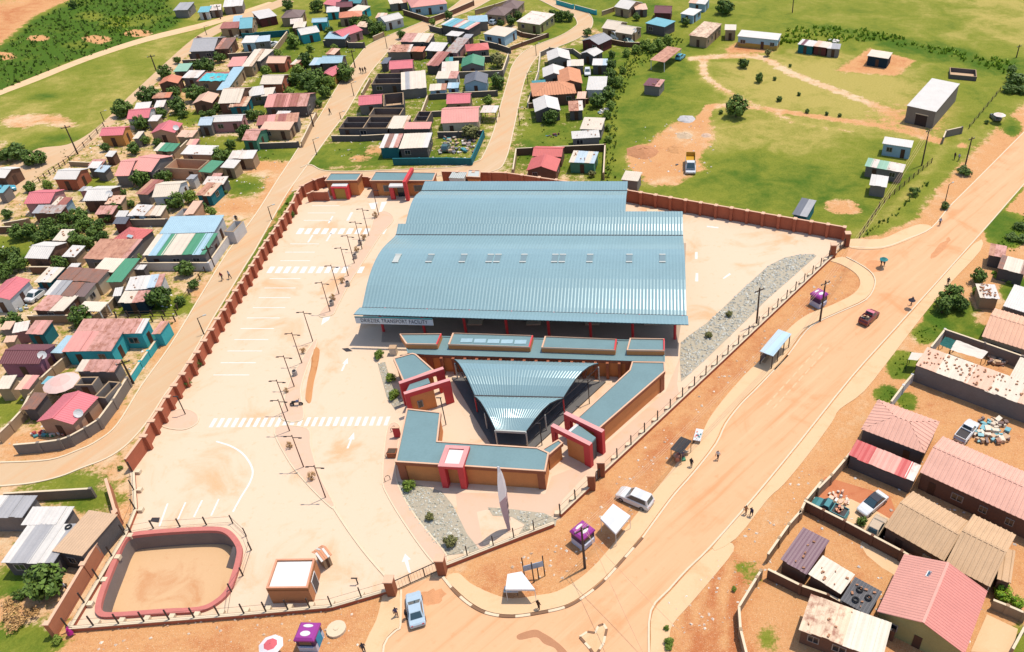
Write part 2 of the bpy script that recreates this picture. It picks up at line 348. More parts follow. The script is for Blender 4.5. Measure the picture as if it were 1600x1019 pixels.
def ground_material():
    m = bpy.data.materials.new('ground'); m.use_nodes = True; n = m.node_tree; N = n.nodes; Lk = n.links.new; N.clear()
    out = N.new('ShaderNodeOutputMaterial'); b = N.new('ShaderNodeBsdfPrincipled'); Lk(b.outputs[0], out.inputs[0])
    b.inputs['Roughness'].default_value = .95; b.inputs['Specular IOR Level'].default_value = .08
    g = N.new('ShaderNodeNewGeometry'); a = N.new('ShaderNodeAttribute'); a.attribute_name = 'cover'
    sp = N.new('ShaderNodeSeparateColor'); Lk(a.outputs['Color'], sp.inputs[0])
    def noise(s, d=6, r=.6, dist=0):
        x = N.new('ShaderNodeTexNoise'); x.inputs['Scale'].default_value = s; x.inputs['Detail'].default_value = d; x.inputs['Roughness'].default_value = r; x.inputs['Distortion'].default_value = dist
        Lk(g.outputs['Position'], x.inputs['Vector']); return x.outputs[0]
    def mth(op, p, q, r=None):
        x = N.new('ShaderNodeMath'); x.operation = op
        for i, v in enumerate((p, q, r)):
            if v is None: continue
            if isinstance(v, (int, float)): x.inputs[i].default_value = v
            else: Lk(v, x.inputs[i])
        return x.outputs[0]
    def ramp(v, lo, hi, o0=0., o1=1.):
        x = N.new('ShaderNodeMapRange'); x.interpolation_type = 'SMOOTHSTEP'; Lk(v, x.inputs[0]); x.inputs[1].default_value = lo; x.inputs[2].default_value = hi; x.inputs[3].default_value = o0; x.inputs[4].default_value = o1; return x.outputs[0]
    def mix(f, p, q, bt='MIX'):
        x = N.new('ShaderNodeMix'); x.data_type = 'RGBA'; x.blend_type = bt
        if isinstance(f, float): x.inputs[0].default_value = f
        else: Lk(f, x.inputs[0])
        for i, v in ((6, p), (7, q)):
            if isinstance(v, tuple): x.inputs[i].default_value = v
            else: Lk(v, x.inputs[i])
        return x.outputs[2]
    n1 = noise(.12, 5, .6, .6); n2 = noise(.55, 6, .65); n3 = noise(2.6, 5, .7); n4 = noise(9, 3, .6)
    s_ = mth('ADD', mth('MULTIPLY_ADD', n2, .9, sp.outputs[0]), mth('MULTIPLY', n3, .55))
    gf = ramp(s_, .5 + .62, .5 + .84)
    lush = mth('ADD', sp.outputs[1], mth('MULTIPLY_ADD', n1, 1.1, mth('MULTIPLY_ADD', n2, .5, -.8)))
    gc = mix(ramp(lush, .0, .5), col(204, 184, 102), col(150, 154, 58)); gc = mix(ramp(lush, .42, .95), gc, col(88, 120, 36))
    gc = mix(ramp(n3, .35, .75), gc, mix(1., gc, (.7, .74, .62, 1), 'MULTIPLY')); gc = mix(ramp(n4, .5, .8), gc, mix(1., gc, (1.35, 1.3, 1.1, 1), 'MULTIPLY'))
    red = mth('ADD', sp.outputs[2], mth('MULTIPLY_ADD', n2, .8, mth('MULTIPLY_ADD', n1, 1.0, -.92)))
    dc = mix(ramp(red, .05, .55), col(250, 220, 178), col(238, 176, 118)); dc = mix(ramp(red, .6, 1.15), dc, col(212, 130, 80))
    dc = mix(ramp(n3, .4, .8), dc, mix(1., dc, (.8, .76, .7, 1), 'MULTIPLY')); dc = mix(ramp(n4, .56, .74), dc, col(252, 226, 188)); n5 = noise(4.5, 4, .7); dc = mix(ramp(n5, .56, .72, 0., .55), dc, col(255, 224, 178)); dc = mix(ramp(n5, .44, .3, 0., .6), dc, col(196, 126, 82))
    Lk(mix(gf, dc, gc), b.inputs['Base Color'])
    bp = N.new('ShaderNodeBump'); bp.inputs['Strength'].default_value = .5; bp.inputs['Distance'].default_value = .12
    Lk(mth('ADD', n3, n4), bp.inputs['Height']); Lk(bp.outputs[0], b.inputs['Normal'])
    return m
gm.materials.append(ground_material())
ground = link('ground', gm); tag(ground, 'sandy township ground with patches of grass', None, None, 'structure')

def dusty(name, c1, c2, c3, sc1=.14, rough=.9, amt=1.0, fine=7, streak=None):
    """pale dusty paving: base, orange dust drifts, worn light streaks"""
    m = bpy.data.materials.new(name); m.use_nodes = True; n = m.node_tree; N = n.nodes; Lk = n.links.new; N.clear()
    out = N.new('ShaderNodeOutputMaterial'); b = N.new('ShaderNodeBsdfPrincipled'); Lk(b.outputs[0], out.inputs[0])
    b.inputs['Roughness'].default_value = rough; b.inputs['Specular IOR Level'].default_value = .15
    g = N.new('ShaderNodeNewGeometry')
    def noise(s, d, r, dist=0):
        x = N.new('ShaderNodeTexNoise'); x.inputs['Scale'].default_value = s; x.inputs['Detail'].default_value = d; x.inputs['Roughness'].default_value = r; x.inputs['Distortion'].default_value = dist
        Lk(g.outputs['Position'], x.inputs['Vector']); return x.outputs[0]
    def mix(f, p, q):
        x = N.new('ShaderNodeMix'); x.data_type = 'RGBA'; Lk(f, x.inputs[0])
        for i, v in ((6, p), (7, q)):
            if isinstance(v, tuple): x.inputs[i].default_value = v
            else: Lk(v, x.inputs[i])
        return x.outputs[2]
    def ramp(v, lo, hi, o1=1.):
        x = N.new('ShaderNodeMapRange'); x.interpolation_type = 'SMOOTHSTEP'; Lk(v, x.inputs[0]); x.inputs[1].default_value = lo; x.inputs[2].default_value = hi; x.inputs[4].default_value = o1; return x.outputs[0]
    a = noise(sc1, 6, .62, .8); bb = noise(.9, 5, .65); cc = noise(fine, 3, .6)
    c = mix(ramp(a, .5, .72, amt), c1, c2); c = mix(ramp(bb, .56, .75, .6 * amt), c, c2); c = mix(ramp(cc, .5, .8, .4), c, c3)
    if streak is not None:
        mp = N.new('ShaderNodeMapping'); mp.inputs['Rotation'].default_value = (0, 0, -streak); Lk(g.outputs['Position'], mp.inputs['Vector'])
        m2 = N.new('ShaderNodeVectorMath'); m2.operation = 'MULTIPLY'; m2.inputs[1].default_value = (.045, .75, 1); Lk(mp.outputs[0], m2.inputs[0])
        sn = N.new('ShaderNodeTexNoise'); sn.inputs['Scale'].default_value = 1; sn.inputs['Detail'].default_value = 5; sn.inputs['Roughness'].default_value = .62; Lk(m2.outputs[0], sn.inputs['Vector'])
        c = mix(ramp(sn.outputs[0], .5, .72, .75), c, c2); c = mix(ramp(sn.outputs[0], .48, .3, .6), c, c3)
    Lk(c, b.inputs['Base Color'])
    bp = N.new('ShaderNodeBump'); bp.inputs['Strength'].default_value = .15; bp.inputs['Distance'].default_value = .03; Lk(cc, bp.inputs['Height']); Lk(bp.outputs[0], b.inputs['Normal'])
    MATS[name] = m; return m
M_court = dusty('court_paving', col(252, 221, 188), col(246, 194, 146), col(254, 233, 208), .11)
M_road = dusty('dusty_road', col(250, 194, 146), col(236, 168, 114), col(254, 206, 160), .1, amt=.9, streak=math.radians(48))
M_street = dusty('side_street', col(232, 196, 154), col(238, 184, 134), col(240, 208, 172), .12, amt=.6, streak=math.radians(62))
M_pave = dusty('pavement', col(252, 210, 162), col(244, 188, 136), col(254, 224, 186), .2, amt=.7)
M_pinkpave = dusty('pink_paving', col(244, 206, 176), col(246, 196, 150), col(250, 216, 190), .25, amt=.6)
M_kerb = mat('kerb_concrete', (250, 226, 190), .9, .08)
M_paint = mat('road_paint', (255, 250, 240), .8, .1, 2.5)
M_kerbdark = mat('kerb_dark_paint', (150, 112, 84), .9, .1)

# ================================================================ ROADS
def strip(name, left, right, z, m, kerb=True, label=None):
    Lp = catmull(gp(left), 4); Rp = catmull(gp(right), 4)
    o = sheet(name, Lp + Rp[::-1], z, m)
    if label: o['label'] = label
    if kerb:
        for P in (Lp, Rp): kerbline(P, o)
    return o
def kerbline(P, parent, w=.22, h=.12, m=None):
    ribbon(P, w, -.02, h).build('kerb', m or M_kerb, parent)
left_L = [(-40, 724), (0, 723), (76, 719), (122, 704), (153, 689), (184, 663), (222, 602), (268, 538), (319, 454), (357, 393), (400, 335), (433, 283), (451, 256), (476, 217), (502, 178), (532, 128), (563, 84), (579, 69), (619, 51), (663, 33), (701, 15), (730, -8)]
left_R = [(-40, 762), (0, 760), (51, 755), (94, 745), (127, 732), (166, 717), (194, 699), (217, 676), (237, 650), (258, 617), (281, 586), (306, 546), (329, 505), (357, 459), (383, 416), (400, 389), (425, 344), (446, 307), (466, 278), (497, 236), (520, 204), (543, 173), (573, 122), (601, 87), (622, 66), (658, 53), (693, 33), (739, 15), (780, -8)]
strip('side_street', left_L, left_R, .012, M_street, label='pale side street running beside the brick boundary wall')
strip('back_street', [(470, 262), (486, 258), (507, 267), (560, 268), (604, 266), (706, 262), (744, 253), (755, 244), (772, 204), (783, 163), (795, 122), (800, 104), (815, 84), (838, 71), (876, 56), (897, 43), (902, 36), (894, 24), (869, 13), (838, -2), (810, -10)],
      [(455, 300), (480, 292), (510, 281), (560, 279), (604, 278), (706, 274), (770, 268), (790, 250), (803, 200), (815, 143), (825, 112), (841, 88), (871, 74), (902, 61), (922, 46), (926, 31), (915, 18), (884, 7), (858, -2), (830, -10)], .016, M_street, label='curving back street behind the transport facility')
strip('dirt_track', [(-40, 158), (0, 141), (60, 117), (140, 86), (230, 57), (330, 32), (420, 3)], [(-40, 168), (0, 149), (60, 126), (140, 94), (230, 65), (330, 40), (440, 6)], .008, M_pave, False, 'narrow dirt track across the meadow')
strip('township_lane', [(-30, 285), (0, 268), (30, 250), (60, 232), (105, 226), (140, 208), (175, 178), (200, 152), (235, 120), (262, 95), (300, 62), (330, 44), (380, 22), (440, -2)], [(-30, 345), (0, 330), (30, 300), (68, 268), (118, 240), (165, 205), (188, 180), (212, 158), (246, 128), (278, 100), (310, 72), (345, 50), (395, 28), (460, 2)], .010, M_street, False, 'dusty lane along the edge of the township')
RL = [(520, 1500), (594, 1080), (600, 1010), (619, 986), (626, 978), (627, 922), (692, 902), (711, 925), (734, 945), (762, 959), (800, 964), (846, 958), (887, 948), (917, 930), (945, 907), (973, 876), (1004, 841), (1030, 805), (1055, 772), (1085, 738), (1119, 694), (1134, 663), (1157, 633), (1178, 612), (1200, 589), (1231, 556), (1255, 523), (1274, 506), (1315, 487), (1353, 469), (1367, 446), (1363, 428), (1343, 413), (1322, 402)]
RL2 = [(1327, 386), (1378, 387), (1419, 373), (1455, 357), (1481, 326), (1506, 301), (1557, 250), (1600, 207), (1680, 130), (1760, 60)]
RR = [(1850, 60), (1680, 200), (1600, 288), (1557, 337), (1519, 380), (1402, 510), (1330, 590), (1250, 690), (1180, 775), (1110, 855), (1075, 889), (1045, 922), (1017, 955), (1014, 1019), (1016, 1080), (1060, 1500)]
RLw, RL2w, RRw = catmull(gp(RL), 3), catmull(gp(RL2), 3), catmull(gp(RR), 3)
main_road = sheet('main_road', RLw + RL2w + RRw, .014, M_road); main_road['label'] = 'wide dusty main road in front of the facility'
kerbline(RL2w, main_road); kerbline(RRw, main_road); kerbline(RLw[25 * 3 - 2:], main_road)
kerbline(catmull(gp(RL[:6]), 3), main_road)
# painted kerb on the corner: blocks, light and dark in turn
KB = catmull(gp(RL[6:17]), 8); acc = 0; nk = 0; seg = []
for a, b in zip(KB, KB[1:]):
    seg.append((a, b)); acc += (b - a).length
    if acc > 1.6:
        nk += 1; ribbon([seg[0][0]] + [q for p, q in seg], .3, -.02, .13).build('kerb_block', M_kerb if nk % 2 else M_kerbdark, main_road); seg = []; acc = 0
kerbline(catmull(gp(RL[16:26]), 3), main_road)
def pavement(name, px, label=None, z=.10):
    o = sheet(name, catmull(gp(px), 3, True), z, M_pave); me = o.data
    P = catmull(gp(px), 3, True); mb = MB()
    for a, b in zip(P, P[1:] + P[:1]): mb.quad((a.x, a.y, -.02), (b.x, b.y, -.02), (b.x, b.y, .1), (a.x, a.y, .1))
    mb.build('kerb_face', M_kerb, o)
    if label: o['label'] = label
    return o
pavement('pavement', [(1316, 402), (1330, 408), (1345, 416), (1362, 430), (1365, 446), (1352, 467), (1313, 486), (1276, 503), (1252, 521), (1230, 553), (1200, 586), (1177, 609), (1155, 631), (1131, 662), (1116, 693), (1084, 735), (1053, 770), (1028, 803), (1002, 838), (972, 873), (943, 904), (915, 927), (886, 945), (845, 955), (800, 961), (763, 956), (736, 942), (713, 922), (697, 903), (716, 896), (735, 912), (768, 928), (800, 936), (838, 931), (870, 925), (905, 905), (935, 878), (968, 838), (1000, 797), (1036, 752), (1065, 715), (1095, 680), (1108, 655), (1130, 625), (1165, 585), (1190, 562), (1205, 545), (1235, 512), (1262, 492), (1300, 477), (1333, 460), (1344, 444), (1337, 428), (1315, 414), (1296, 407)], 'pale footway curving along the near kerb of the main road')
pavement('pavement', [(1329, 388), (1378, 389), (1420, 375), (1456, 357), (1438, 351), (1410, 360), (1376, 374), (1330, 374)], 'short curved footway by the corner of the boundary wall')
pavement('pavement', [(1521, 382), (1404, 512), (1332, 592), (1252, 692), (1182, 777), (1113, 857), (1150, 842), (1200, 780), (1224, 758), (1262, 712), (1300, 660), (1312, 640), (1350, 612), (1395, 555), (1437, 500), (1480, 448), (1532, 392)], 'straight footway on the house side of the main road')
pavement('pavement', [(624, 924), (624, 978), (617, 984), (598, 1008), (592, 1060), (560, 1060), (570, 1008), (588, 970), (596, 940), (600, 930)], 'footway curving away from the gate drive')
isl = gp([(906, 996), (918, 988), (930, 990), (935, 979), (943, 976), (948, 984), (943, 1006), (930, 1026), (922, 1014)])
isl_o = sheet('traffic_island', isl, .1, M_pave); isl_o['label'] = 'small kerbed traffic island at the junction'
for i in range(len(isl)):
    a, b = isl[i], isl[(i + 1) % len(isl)]; n_ = max(1, round((b - a).length / 1.0))
    for q in range(n_): mb = MB(); mb.obox(a.lerp(b, q / n_), a.lerp(b, (q + .96) / n_), .26, -.02, .13); mb.build('kerb_block', (M_kerb, M_kerbdark)[(i + q) % 2], isl_o)
pavement('pavement', [(1113, 858), (1078, 891), (1048, 924), (1020, 957), (1017, 1000), (1018, 1045), (1044, 1045), (1046, 1000), (1052, 975), (1078, 945), (1112, 905), (1146, 862), (1140, 848)], 'broken pale footway above the eroded red bank', .07)
M_stain = mat('dust_stain', (236, 168, 116), .95, .18, 1.2)
for px in ([(640, 938), (672, 922), (695, 925), (690, 938), (668, 946)], [(1352, 410), (1372, 408), (1378, 422), (1362, 424)], [(1455, 398), (1480, 372), (1484, 376), (1462, 402)]):
    P = catmull(gp(px), 5, True); P = [p + Vector((R.uniform(-.25, .25), R.uniform(-.25, .25))) for p in P]; sheet('dust_patch', P, .018, M_stain, parent=main_road)
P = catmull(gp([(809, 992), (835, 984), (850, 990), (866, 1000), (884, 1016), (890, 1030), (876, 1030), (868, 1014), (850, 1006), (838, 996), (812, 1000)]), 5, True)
sheet('dark_patch', P, .019, mat('dark_patch', (206, 146, 104), .8, .12), parent=main_road)  # curved patch, darker brown than the road around it
mb = MB()
for k in range(9):
    for sx in (0, 1):
        a = G(1198 + 10 * k + sx * 10, 633 - 11 * k - sx * -6, 0); b = G(1198 + 10 * k + 7 + sx * 10, 633 - 11 * k - 8 + sx * 6, 0)
        mb.obox(a, b, .22, .02, .026)
mb.build('bus_bay_dash', mat('worn_paint', (252, 204, 158), .9, .2, 3), main_road)

# ================================================================ FACILITY COURT
court_px = [(470, 303), (446, 346), (408, 402), (372, 458), (330, 520), (290, 582), (250, 642), (203, 735), (209, 800), (212, 808), (112, 986), (380, 964), (518, 953), (612, 925), (690, 888), (772, 856), (858, 822), (880, 806), (942, 738), (1100, 588), (1322, 378), (1316, 366), (1200, 340), (980, 305), (780, 280), (680, 284), (520, 288)]
court = sheet('court', gp(court_px), .02, M_court, [offset_poly(BAS, .24)]); court['label'] = 'pale dusty paved court of the transport facility'
def marking(poly, name='painted_line'):
    mb = MB(); mb.prism([p[:2] for p in poly], .022, .028); return mb.build(name, M_paint, court)
def zebra(p0, p1, ylen, per, wd):
    a, b = G(*p0), G(*p1); d = (b - a); n = int(d.length / per); d.normalize()
    for i in range(n):
        q = a + d * per * i; marking([(q.x, q.y), (q.x + wd, q.y), (q.x + wd, q.y + ylen), (q.x, q.y + ylen)], 'crossing_stripe')
zebra((462, 366), (615, 366), 2.0, 1.52, .95); zebra((416, 427), (580, 427), 2.0, 1.4, .85); zebra((326, 668), (616, 665), 1.75, .98, .52)
wallx = lambda Y: min((abs(G(*p).y - Y), G(*p).x) for p in [(470 - 267 * i / 60., 303 + 432 * i / 60.) for i in range(61)])[1]
lamp_px = [(592, 337), (576.5, 369), (566, 390), (554, 412), (544.5, 431.6), (530, 460), (516, 487), (489, 534), (472, 568), (460, 604.6), (450, 643), (452.8, 674), (474.7, 730.4), (509, 778)]
LX = [G(*p) for p in lamp_px]
def lampx(Y): return min((abs(p.y - Y), p.x) for p in LX)[1]
Y = G(0, 322).y; yz = [G(0, 366).y, G(0, 427).y]
while Y > G(0, 600).y:
    if all(not (z - 1.0 < Y < z + 3.2) for z in yz):
        x = wallx(Y) + 3.6
        if G(0, 322).y - 6 > Y or True: marking([(x, Y), (x + 5.2, Y), (x + 5.2, Y + .16), (x, Y + .16)])
        x = lampx(Y) - 3.0
        if Y < G(0, 345).y and x - 5.2 > wallx(Y) + 9.2: marking([(x - 5.2, Y), (x, Y), (x, Y + .16), (x - 5.2, Y + .16)])
    Y -= 2.75
for u in ((432, 372), (448, 392)):
    pass
for (x, y) in ((480, 379), (509, 377), (512, 349)):
    p = G(x, y); marking([(p.x, p.y), (p.x + .3, p.y), (p.x + .3, p.y + 2.6), (p.x, p.y + 2.6)])
def arrow(x, y, sgn=1, L=3.0, dx=0.):
    p = G(x, y); w = .13
    marking([(p.x - w, p.y), (p.x + w, p.y), (p.x + w, p.y + L * .55), (p.x + .42, p.y + L * .55), (p.x, p.y + L), (p.x - .42, p.y + L * .55), (p.x - w, p.y + L * .55)], 'painted_arrow')
for q in ((534, 580), (543, 701)): arrow(*q)
p = G(642, 896); marking([(p.x, p.y), (p.x - .3, p.y + .1), (p.x - 1.1, p.y + 1.6), (p.x - 1.4, p.y + 1.5), (p.x - 1.3, p.y + 2.7), (p.x - .45, p.y + 1.9), (p.x - .75, p.y + 1.8)], 'painted_arrow')
W = catmull(gp([(338, 690), (360, 697), (378, 708), (390, 723), (395, 738), (390, 755), (376, 778), (364, 800)]), 4)
ribbon(W, .22, .022, .028).build('painted_curve', M_paint, court)
for a, b in (((249, 823), (262, 787)), ((278, 812), (290, 785)), ((303, 808), (316, 782)), ((330, 806), (342, 780))):
    a, b = G(*a), G(*b); mb = MB(); mb.obox(a, b, .2, .022, .028); mb.build('painted_line', M_paint, court)
for pts in ([(1086, 394), (1090, 394), (1090, 405), (1086, 405)], [(1087, 427), (1091, 427), (1091, 440), (1086, 440)], [(1105, 353), (1123, 355), (1122, 357), (1104, 355)], [(1129, 435), (1140, 427), (1142, 429), (1131, 436)], [(548, 332), (552, 332), (545, 345), (541, 345)], [(596, 316), (605, 315), (596, 332), (592, 332)], [(576, 318), (590, 316), (586, 327), (580, 327)], [(505, 496), (518, 490), (514, 500), (502, 508)]):
    marking(gp(pts))
# paved islands and footways
for nm, px in (('paved_island', [(578, 362), (586, 338), (600, 331), (612, 336), (614, 346), (596, 366), (574, 400), (548, 440), (528, 478), (520, 492), (503, 496), (500, 490), (516, 470), (540, 430), (562, 392)]),
               ('paved_island', [(486, 540), (496, 530), (492, 545), (478, 580), (470, 612), (474, 655), (440, 655), (444, 625), (456, 590)]),
               ('paved_island', [(430, 670), (480, 670), (486, 700), (500, 745), (522, 788), (516, 792), (476, 752), (448, 715)]),
               ('paved_footway', [(606, 668), (626, 668), (618, 720), (622, 758), (650, 808), (698, 868), (690, 882), (676, 878), (640, 830), (606, 775), (598, 745)]),
               ('paved_island', [(252, 665), (262, 645), (290, 640), (308, 648), (308, 662), (285, 672)])):
    P = catmull(gp(px), 4, True); o = sheet(nm, P, .09, M_pinkpave, parent=court)
    ribbon(P, .16, .0, .115, True).build('island_kerb', M_kerb, o)
sheet('forecourt', gp([(712, 770), (852, 772), (862, 745), (905, 728), (922, 735), (880, 780), (868, 806), (780, 792), (745, 800), (757, 860), (740, 868), (715, 800)]), .026, M_pinkpave, parent=court)
sheet('service_path', gp([(1040, 612), (1062, 560), (1058, 600), (1062, 620), (940, 735), (920, 730), (940, 700)]), .026, M_pinkpave, parent=court)
ribbon(catmull(gp([(520, 792), (545, 830), (575, 870), (612, 912)]), 4), .22, .0, .12).build('island_kerb', M_kerb, court)
for px in ([(534, 545), (544, 544), (551, 549), (541, 550)], [(234, 815), (238, 809), (250, 809), (248, 817)]):
    mb = MB(); mb.prism(gp(px), .02, .04); mb.build('drain_grate', M_steel, court)

# sunken basin with a red rim
bas = thing('storm_basin', (BAS[0].x, BAS[0].y, 0), 0, 'sunken concrete storm water basin with rounded red painted rim', 'basin')
o0 = Vector((BAS[0].x, BAS[0].y))
inn, outp = offset_poly(BAS, -.3), offset_poly(BAS, .3)
def ringmesh(A, B, za, zb, zc=None):
    mb = MB(); k = len(A)
    for i in range(k):
        j = (i + 1) % k; a, b, c, d = A[i] - o0, A[j] - o0, B[j] - o0, B[i] - o0
        mb.quad((a.x, a.y, za), (b.x, b.y, za), (c.x, c.y, zb), (d.x, d.y, zb))
    return mb
rim = MB(); k = len(BAS)
for i in range(k):
    j = (i + 1) % k; a, b, c, d = inn[i] - o0, inn[j] - o0, outp[j] - o0, outp[i] - o0
    rim.quad((a.x, a.y, .42), (b.x, b.y, .42), (c.x, c.y, .42), (d.x, d.y, .42)); rim.quad((a.x, a.y, -.05), (b.x, b.y, -.05), (b.x, b.y, .42), (a.x, a.y, .42)); rim.quad((d.x, d.y, .42), (c.x, c.y, .42), (c.x, c.y, -.05), (d.x, d.y, -.05))
rim.build('rim', mat('basin_rim', (222, 132, 120), .8, .12, 1.5), bas, (0, 0, 0))
lower = offset_poly(BAS, -.36)
ringmesh(lower, inn, -2.1, -.04).build('basin_wall', mat('basin_wall', (150, 136, 128), .9, .15, .6), bas)
fl = sheet('basin_floor', [p - o0 for p in lower], -2.05, dusty('basin_floor', col(240, 196, 148), col(226, 166, 116), col(250, 214, 170), .2), kind=None, parent=bas)
mb = MB(); a, b = GT('m', 1385, 500, -2.0) - Vector((o0.x, o0.y, 0)), GT('m', 1452, 385, .3) - Vector((o0.x, o0.y, 0))
mb.v = [tuple(a), (a.x + 1.1, a.y - .3, a.z), (b.x + .3, b.y, b.z), (b.x - .6, b.y + .3, b.z), (a.x, a.y, a.z - .3), (a.x + 1.1, a.y - .3, a.z - .3), (b.x + .3, b.y, b.z - .3), (b.x - .6, b.y + .3, b.z - .3)]
mb.f = [(0, 1, 2, 3), (4, 7, 6, 5), (0, 4, 5, 1), (1, 5, 6, 2), (2, 6, 7, 3), (3, 7, 4, 0)]; mb.m = [0] * 6
mb.build('inlet_chute', mat('basin_wall', (0, 0, 0)), bas)

# brown sand drift swept against the island
for px, lb in (([(488, 545), (499, 546), (497, 570), (490, 600), (486, 628), (479, 626), (480, 598), (486, 572)], 'curved drift of brown sand on the court'),):
    P = catmull(gp(px), 4, True); c0 = sum(P, Vector((0, 0))) / len(P); mb = MB(); k = len(P)
    for p in P: mb.v.append((p.x - c0.x, p.y - c0.y, 0.0))
    for p in P: q = p.lerp(c0, .0); mb.v.append(((p.x - c0.x) * .75, (p.y - c0.y) * .93, .12))
    for i in range(k): j = (i + 1) % k; mb.f.append((i, j, k + j, k + i)); mb.m.append(0)
    mb.f.append(tuple(range(k, 2 * k))); mb.m.append(0)
    tag(mb.build('sand_drift', dusty('drift_sand', col(226, 160, 104), col(206, 138, 84), col(238, 184, 132), .5), None, (c0.x, c0.y, .02)), lb, 'sand')
# ================================================================ FACILITY BUILDINGS
M_brick = mat('face_brick', (238, 156, 92), .85, .12, .8, 8, .2)
M_brickdark = mat('face_brick_dark', (176, 104, 70), .85, .14, .8, 8, .2)
M_coping = mat('brick_coping', (250, 200, 164), .8, .08)
M_redpaint = mat('red_paint', (236, 74, 76), .6, .06)
M_tealroof = mat('teal_roof_sheet', (152, 184, 187), .27, .07, .25, 3, 0, .1, .55)
M_tealflat = mat('teal_flat_roof', (124, 156, 158), .6, .10, .4, 4, 0, .0, .4)
M_skyl = mat('skylight_sheet', (214, 216, 206), .4, .05)
M_skyldark = mat('skylight_dark', (136, 158, 162), .35, .05)
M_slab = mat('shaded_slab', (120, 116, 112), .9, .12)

def rect3(p1, p2, p3, h):
    """photo corners of a roof edge p1-p2 and one point on the opposite edge -> origin, angle, length, depth"""
    A, B, C = G(*p1, h), G(*p2, h), G(*p3, h); u = (B - A).to_2d(); Ln = u.length; u.normalize(); n = Vector((-u.y, u.x))
    D = (C - B).to_2d().dot(n)
    if D < 0: D = -D; A, B = B, A; u = -u
    return Vector((A.x, A.y, 0)), math.atan2(u.y, u.x), Ln, max(D, .5)

def ribbed_grid(rows, pitch=.62, h=.05, flat=.62, closed=None):
    """rows: list of (left point, right point). Ribs run from row to row."""
    mb = MB(); L_ = max((Vector(b) - Vector(a)).length for a, b in rows); n = max(2, int(L_ / pitch)); prof = []
    for i in range(n): prof += [(i + q / 8, h * (.5 - .5 * math.cos(math.tau * q / 8))) for q in range(8)]
    prof.append((n, 0)); k = len(prof)
    for a, b in rows:
        a, b = Vector(a), Vector(b)
        for t, z in prof: q = a.lerp(b, t / n); mb.v.append((q.x, q.y, q.z + z))
    for r in range(len(rows) - 1):
        for i in range(k - 1): mb.f.append((r * k + i, r * k + i + 1, (r + 1) * k + i + 1, (r + 1) * k + i)); mb.m.append(0)
    return mb

def vault_rows(prof, z=lambda y: 0): ...

# ---- main vaulted rank roof
XL, XR = -45.2, 4.1
T0 = (XL, 97, 0)
rank = thing('rank_canopy', (XL, 100, 0), 0, 'huge teal vaulted sheet metal canopy over the taxi rank', 'canopy')
def P3(x, y, z): return (x - XL, y - 100, z)
def lerpY(y, x, amt): return y - amt * (x - XL) / (XR - XL)
profF = [(99.9, 5.15, 2.5), (101.2, 4.85, 2.3), (102.6, 4.45, 2.1)]
profB = [(102.75, 4.45, 2.1), (103.5, 4.7, 1.9), (105.0, 5.31, 1.6), (106.5, 5.91, 1.2), (108.2, 6.4, .9), (110.2, 6.72, .6), (112.2, 6.82, .4), (114.2, 6.74, .3), (116.2, 6.46, .2), (118.4, 5.95, .2), (120.6, 5.3, .2), (122.4, 4.8, .2), (123.4, 4.6, .2)]
profA1 = [(123.6, 4.6, .2), (124.5, 4.9, .15), (125.8, 5.42, .1)]
profA2 = [(125.8, 5.42, .1), (127.2, 5.92, 0), (129.0, 6.35, 0), (130.8, 6.62, 0), (132.6, 6.62, 0), (134.4, 6.35, 0), (136.2, 5.85, 0), (137.8, 5.3, 0)]
profR = [(138.0, 5.3, 0), (139.4, 5.5, 0), (141.0, 5.55, 0)]
ystep = 128.6; xstep = -5.9; XL2 = -43.9
def clip_prof(p, lo, hi):
    out = []
    for a, b in zip(p, p[1:]):
        for t in np.linspace(0, 1, 5):
            y, z, s = [a[i] + (b[i] - a[i]) * t for i in range(3)]
            if lo - 1e-6 <= y <= hi + 1e-6 and (not out or y > out[-1][0] + 1e-6): out.append((y, z, s))
    f_ = lambda y, k: float(np.interp(y, [q[0] for q in p], [q[k] for q in p]))
    if lo > p[0][0] and out[0][0] > lo + 1e-4: out.insert(0, (lo, f_(lo, 1), f_(lo, 2)))
    if hi < p[-1][0] and out[-1][0] < hi - 1e-4: out.append((hi, f_(hi, 1), f_(hi, 2)))
    return out
def roofpart(prof, xl, xr, name='roof_bay', dz=0):
    rows = [(P3(xl, lerpY(y, xl, s), z + dz), P3(xr, lerpY(y, xr, s), z + dz)) for y, z, s in prof]
    mb = ribbed_grid(rows, .52, .025); o = mb.build(name, M_tealroof, rank)
    u = MB()
    for (a, b), (c, d) in zip(rows, rows[1:]):
        q = lambda p: (p[0], p[1], p[2] - .12)
        u.quad(q(a), q(b), q(d), q(c)); u.quad(a, q(a), q(c), c); u.quad(b, d, q(d), q(b))
    a, b = rows[0]; u.quad(a, b, q(b), q(a)); a, b = rows[-1]; u.quad(a, b, q(b), q(a))
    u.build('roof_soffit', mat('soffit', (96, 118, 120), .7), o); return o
roofpart(profF, XL - .3, XR + .2, 'front_lip', .05)
fb = roofpart(profB, XL, XR); roofpart(profA1, XL, XR)
A2 = clip_prof(profA2, 0, ystep); A3 = clip_prof(profA2, ystep, 999)
roofpart(A2, XL2, XR); roofpart(A3, XL2, xstep); roofpart(profR, XL2, xstep, 'rear_lip', .04)
for y, z, s, x0, x1 in ((102.68, 4.42, 2.1, XL, XR), (123.5, 4.58, .2, XL, XR), (137.9, 5.26, 0, XL2, xstep)):
    mb = MB(); mb.obox(P3(x0, lerpY(y, x0, s), 0), P3(x1, lerpY(y, x1, s), 0), .3, z - .2, z + .05); mb.build('valley_gutter', M_steel, rank)
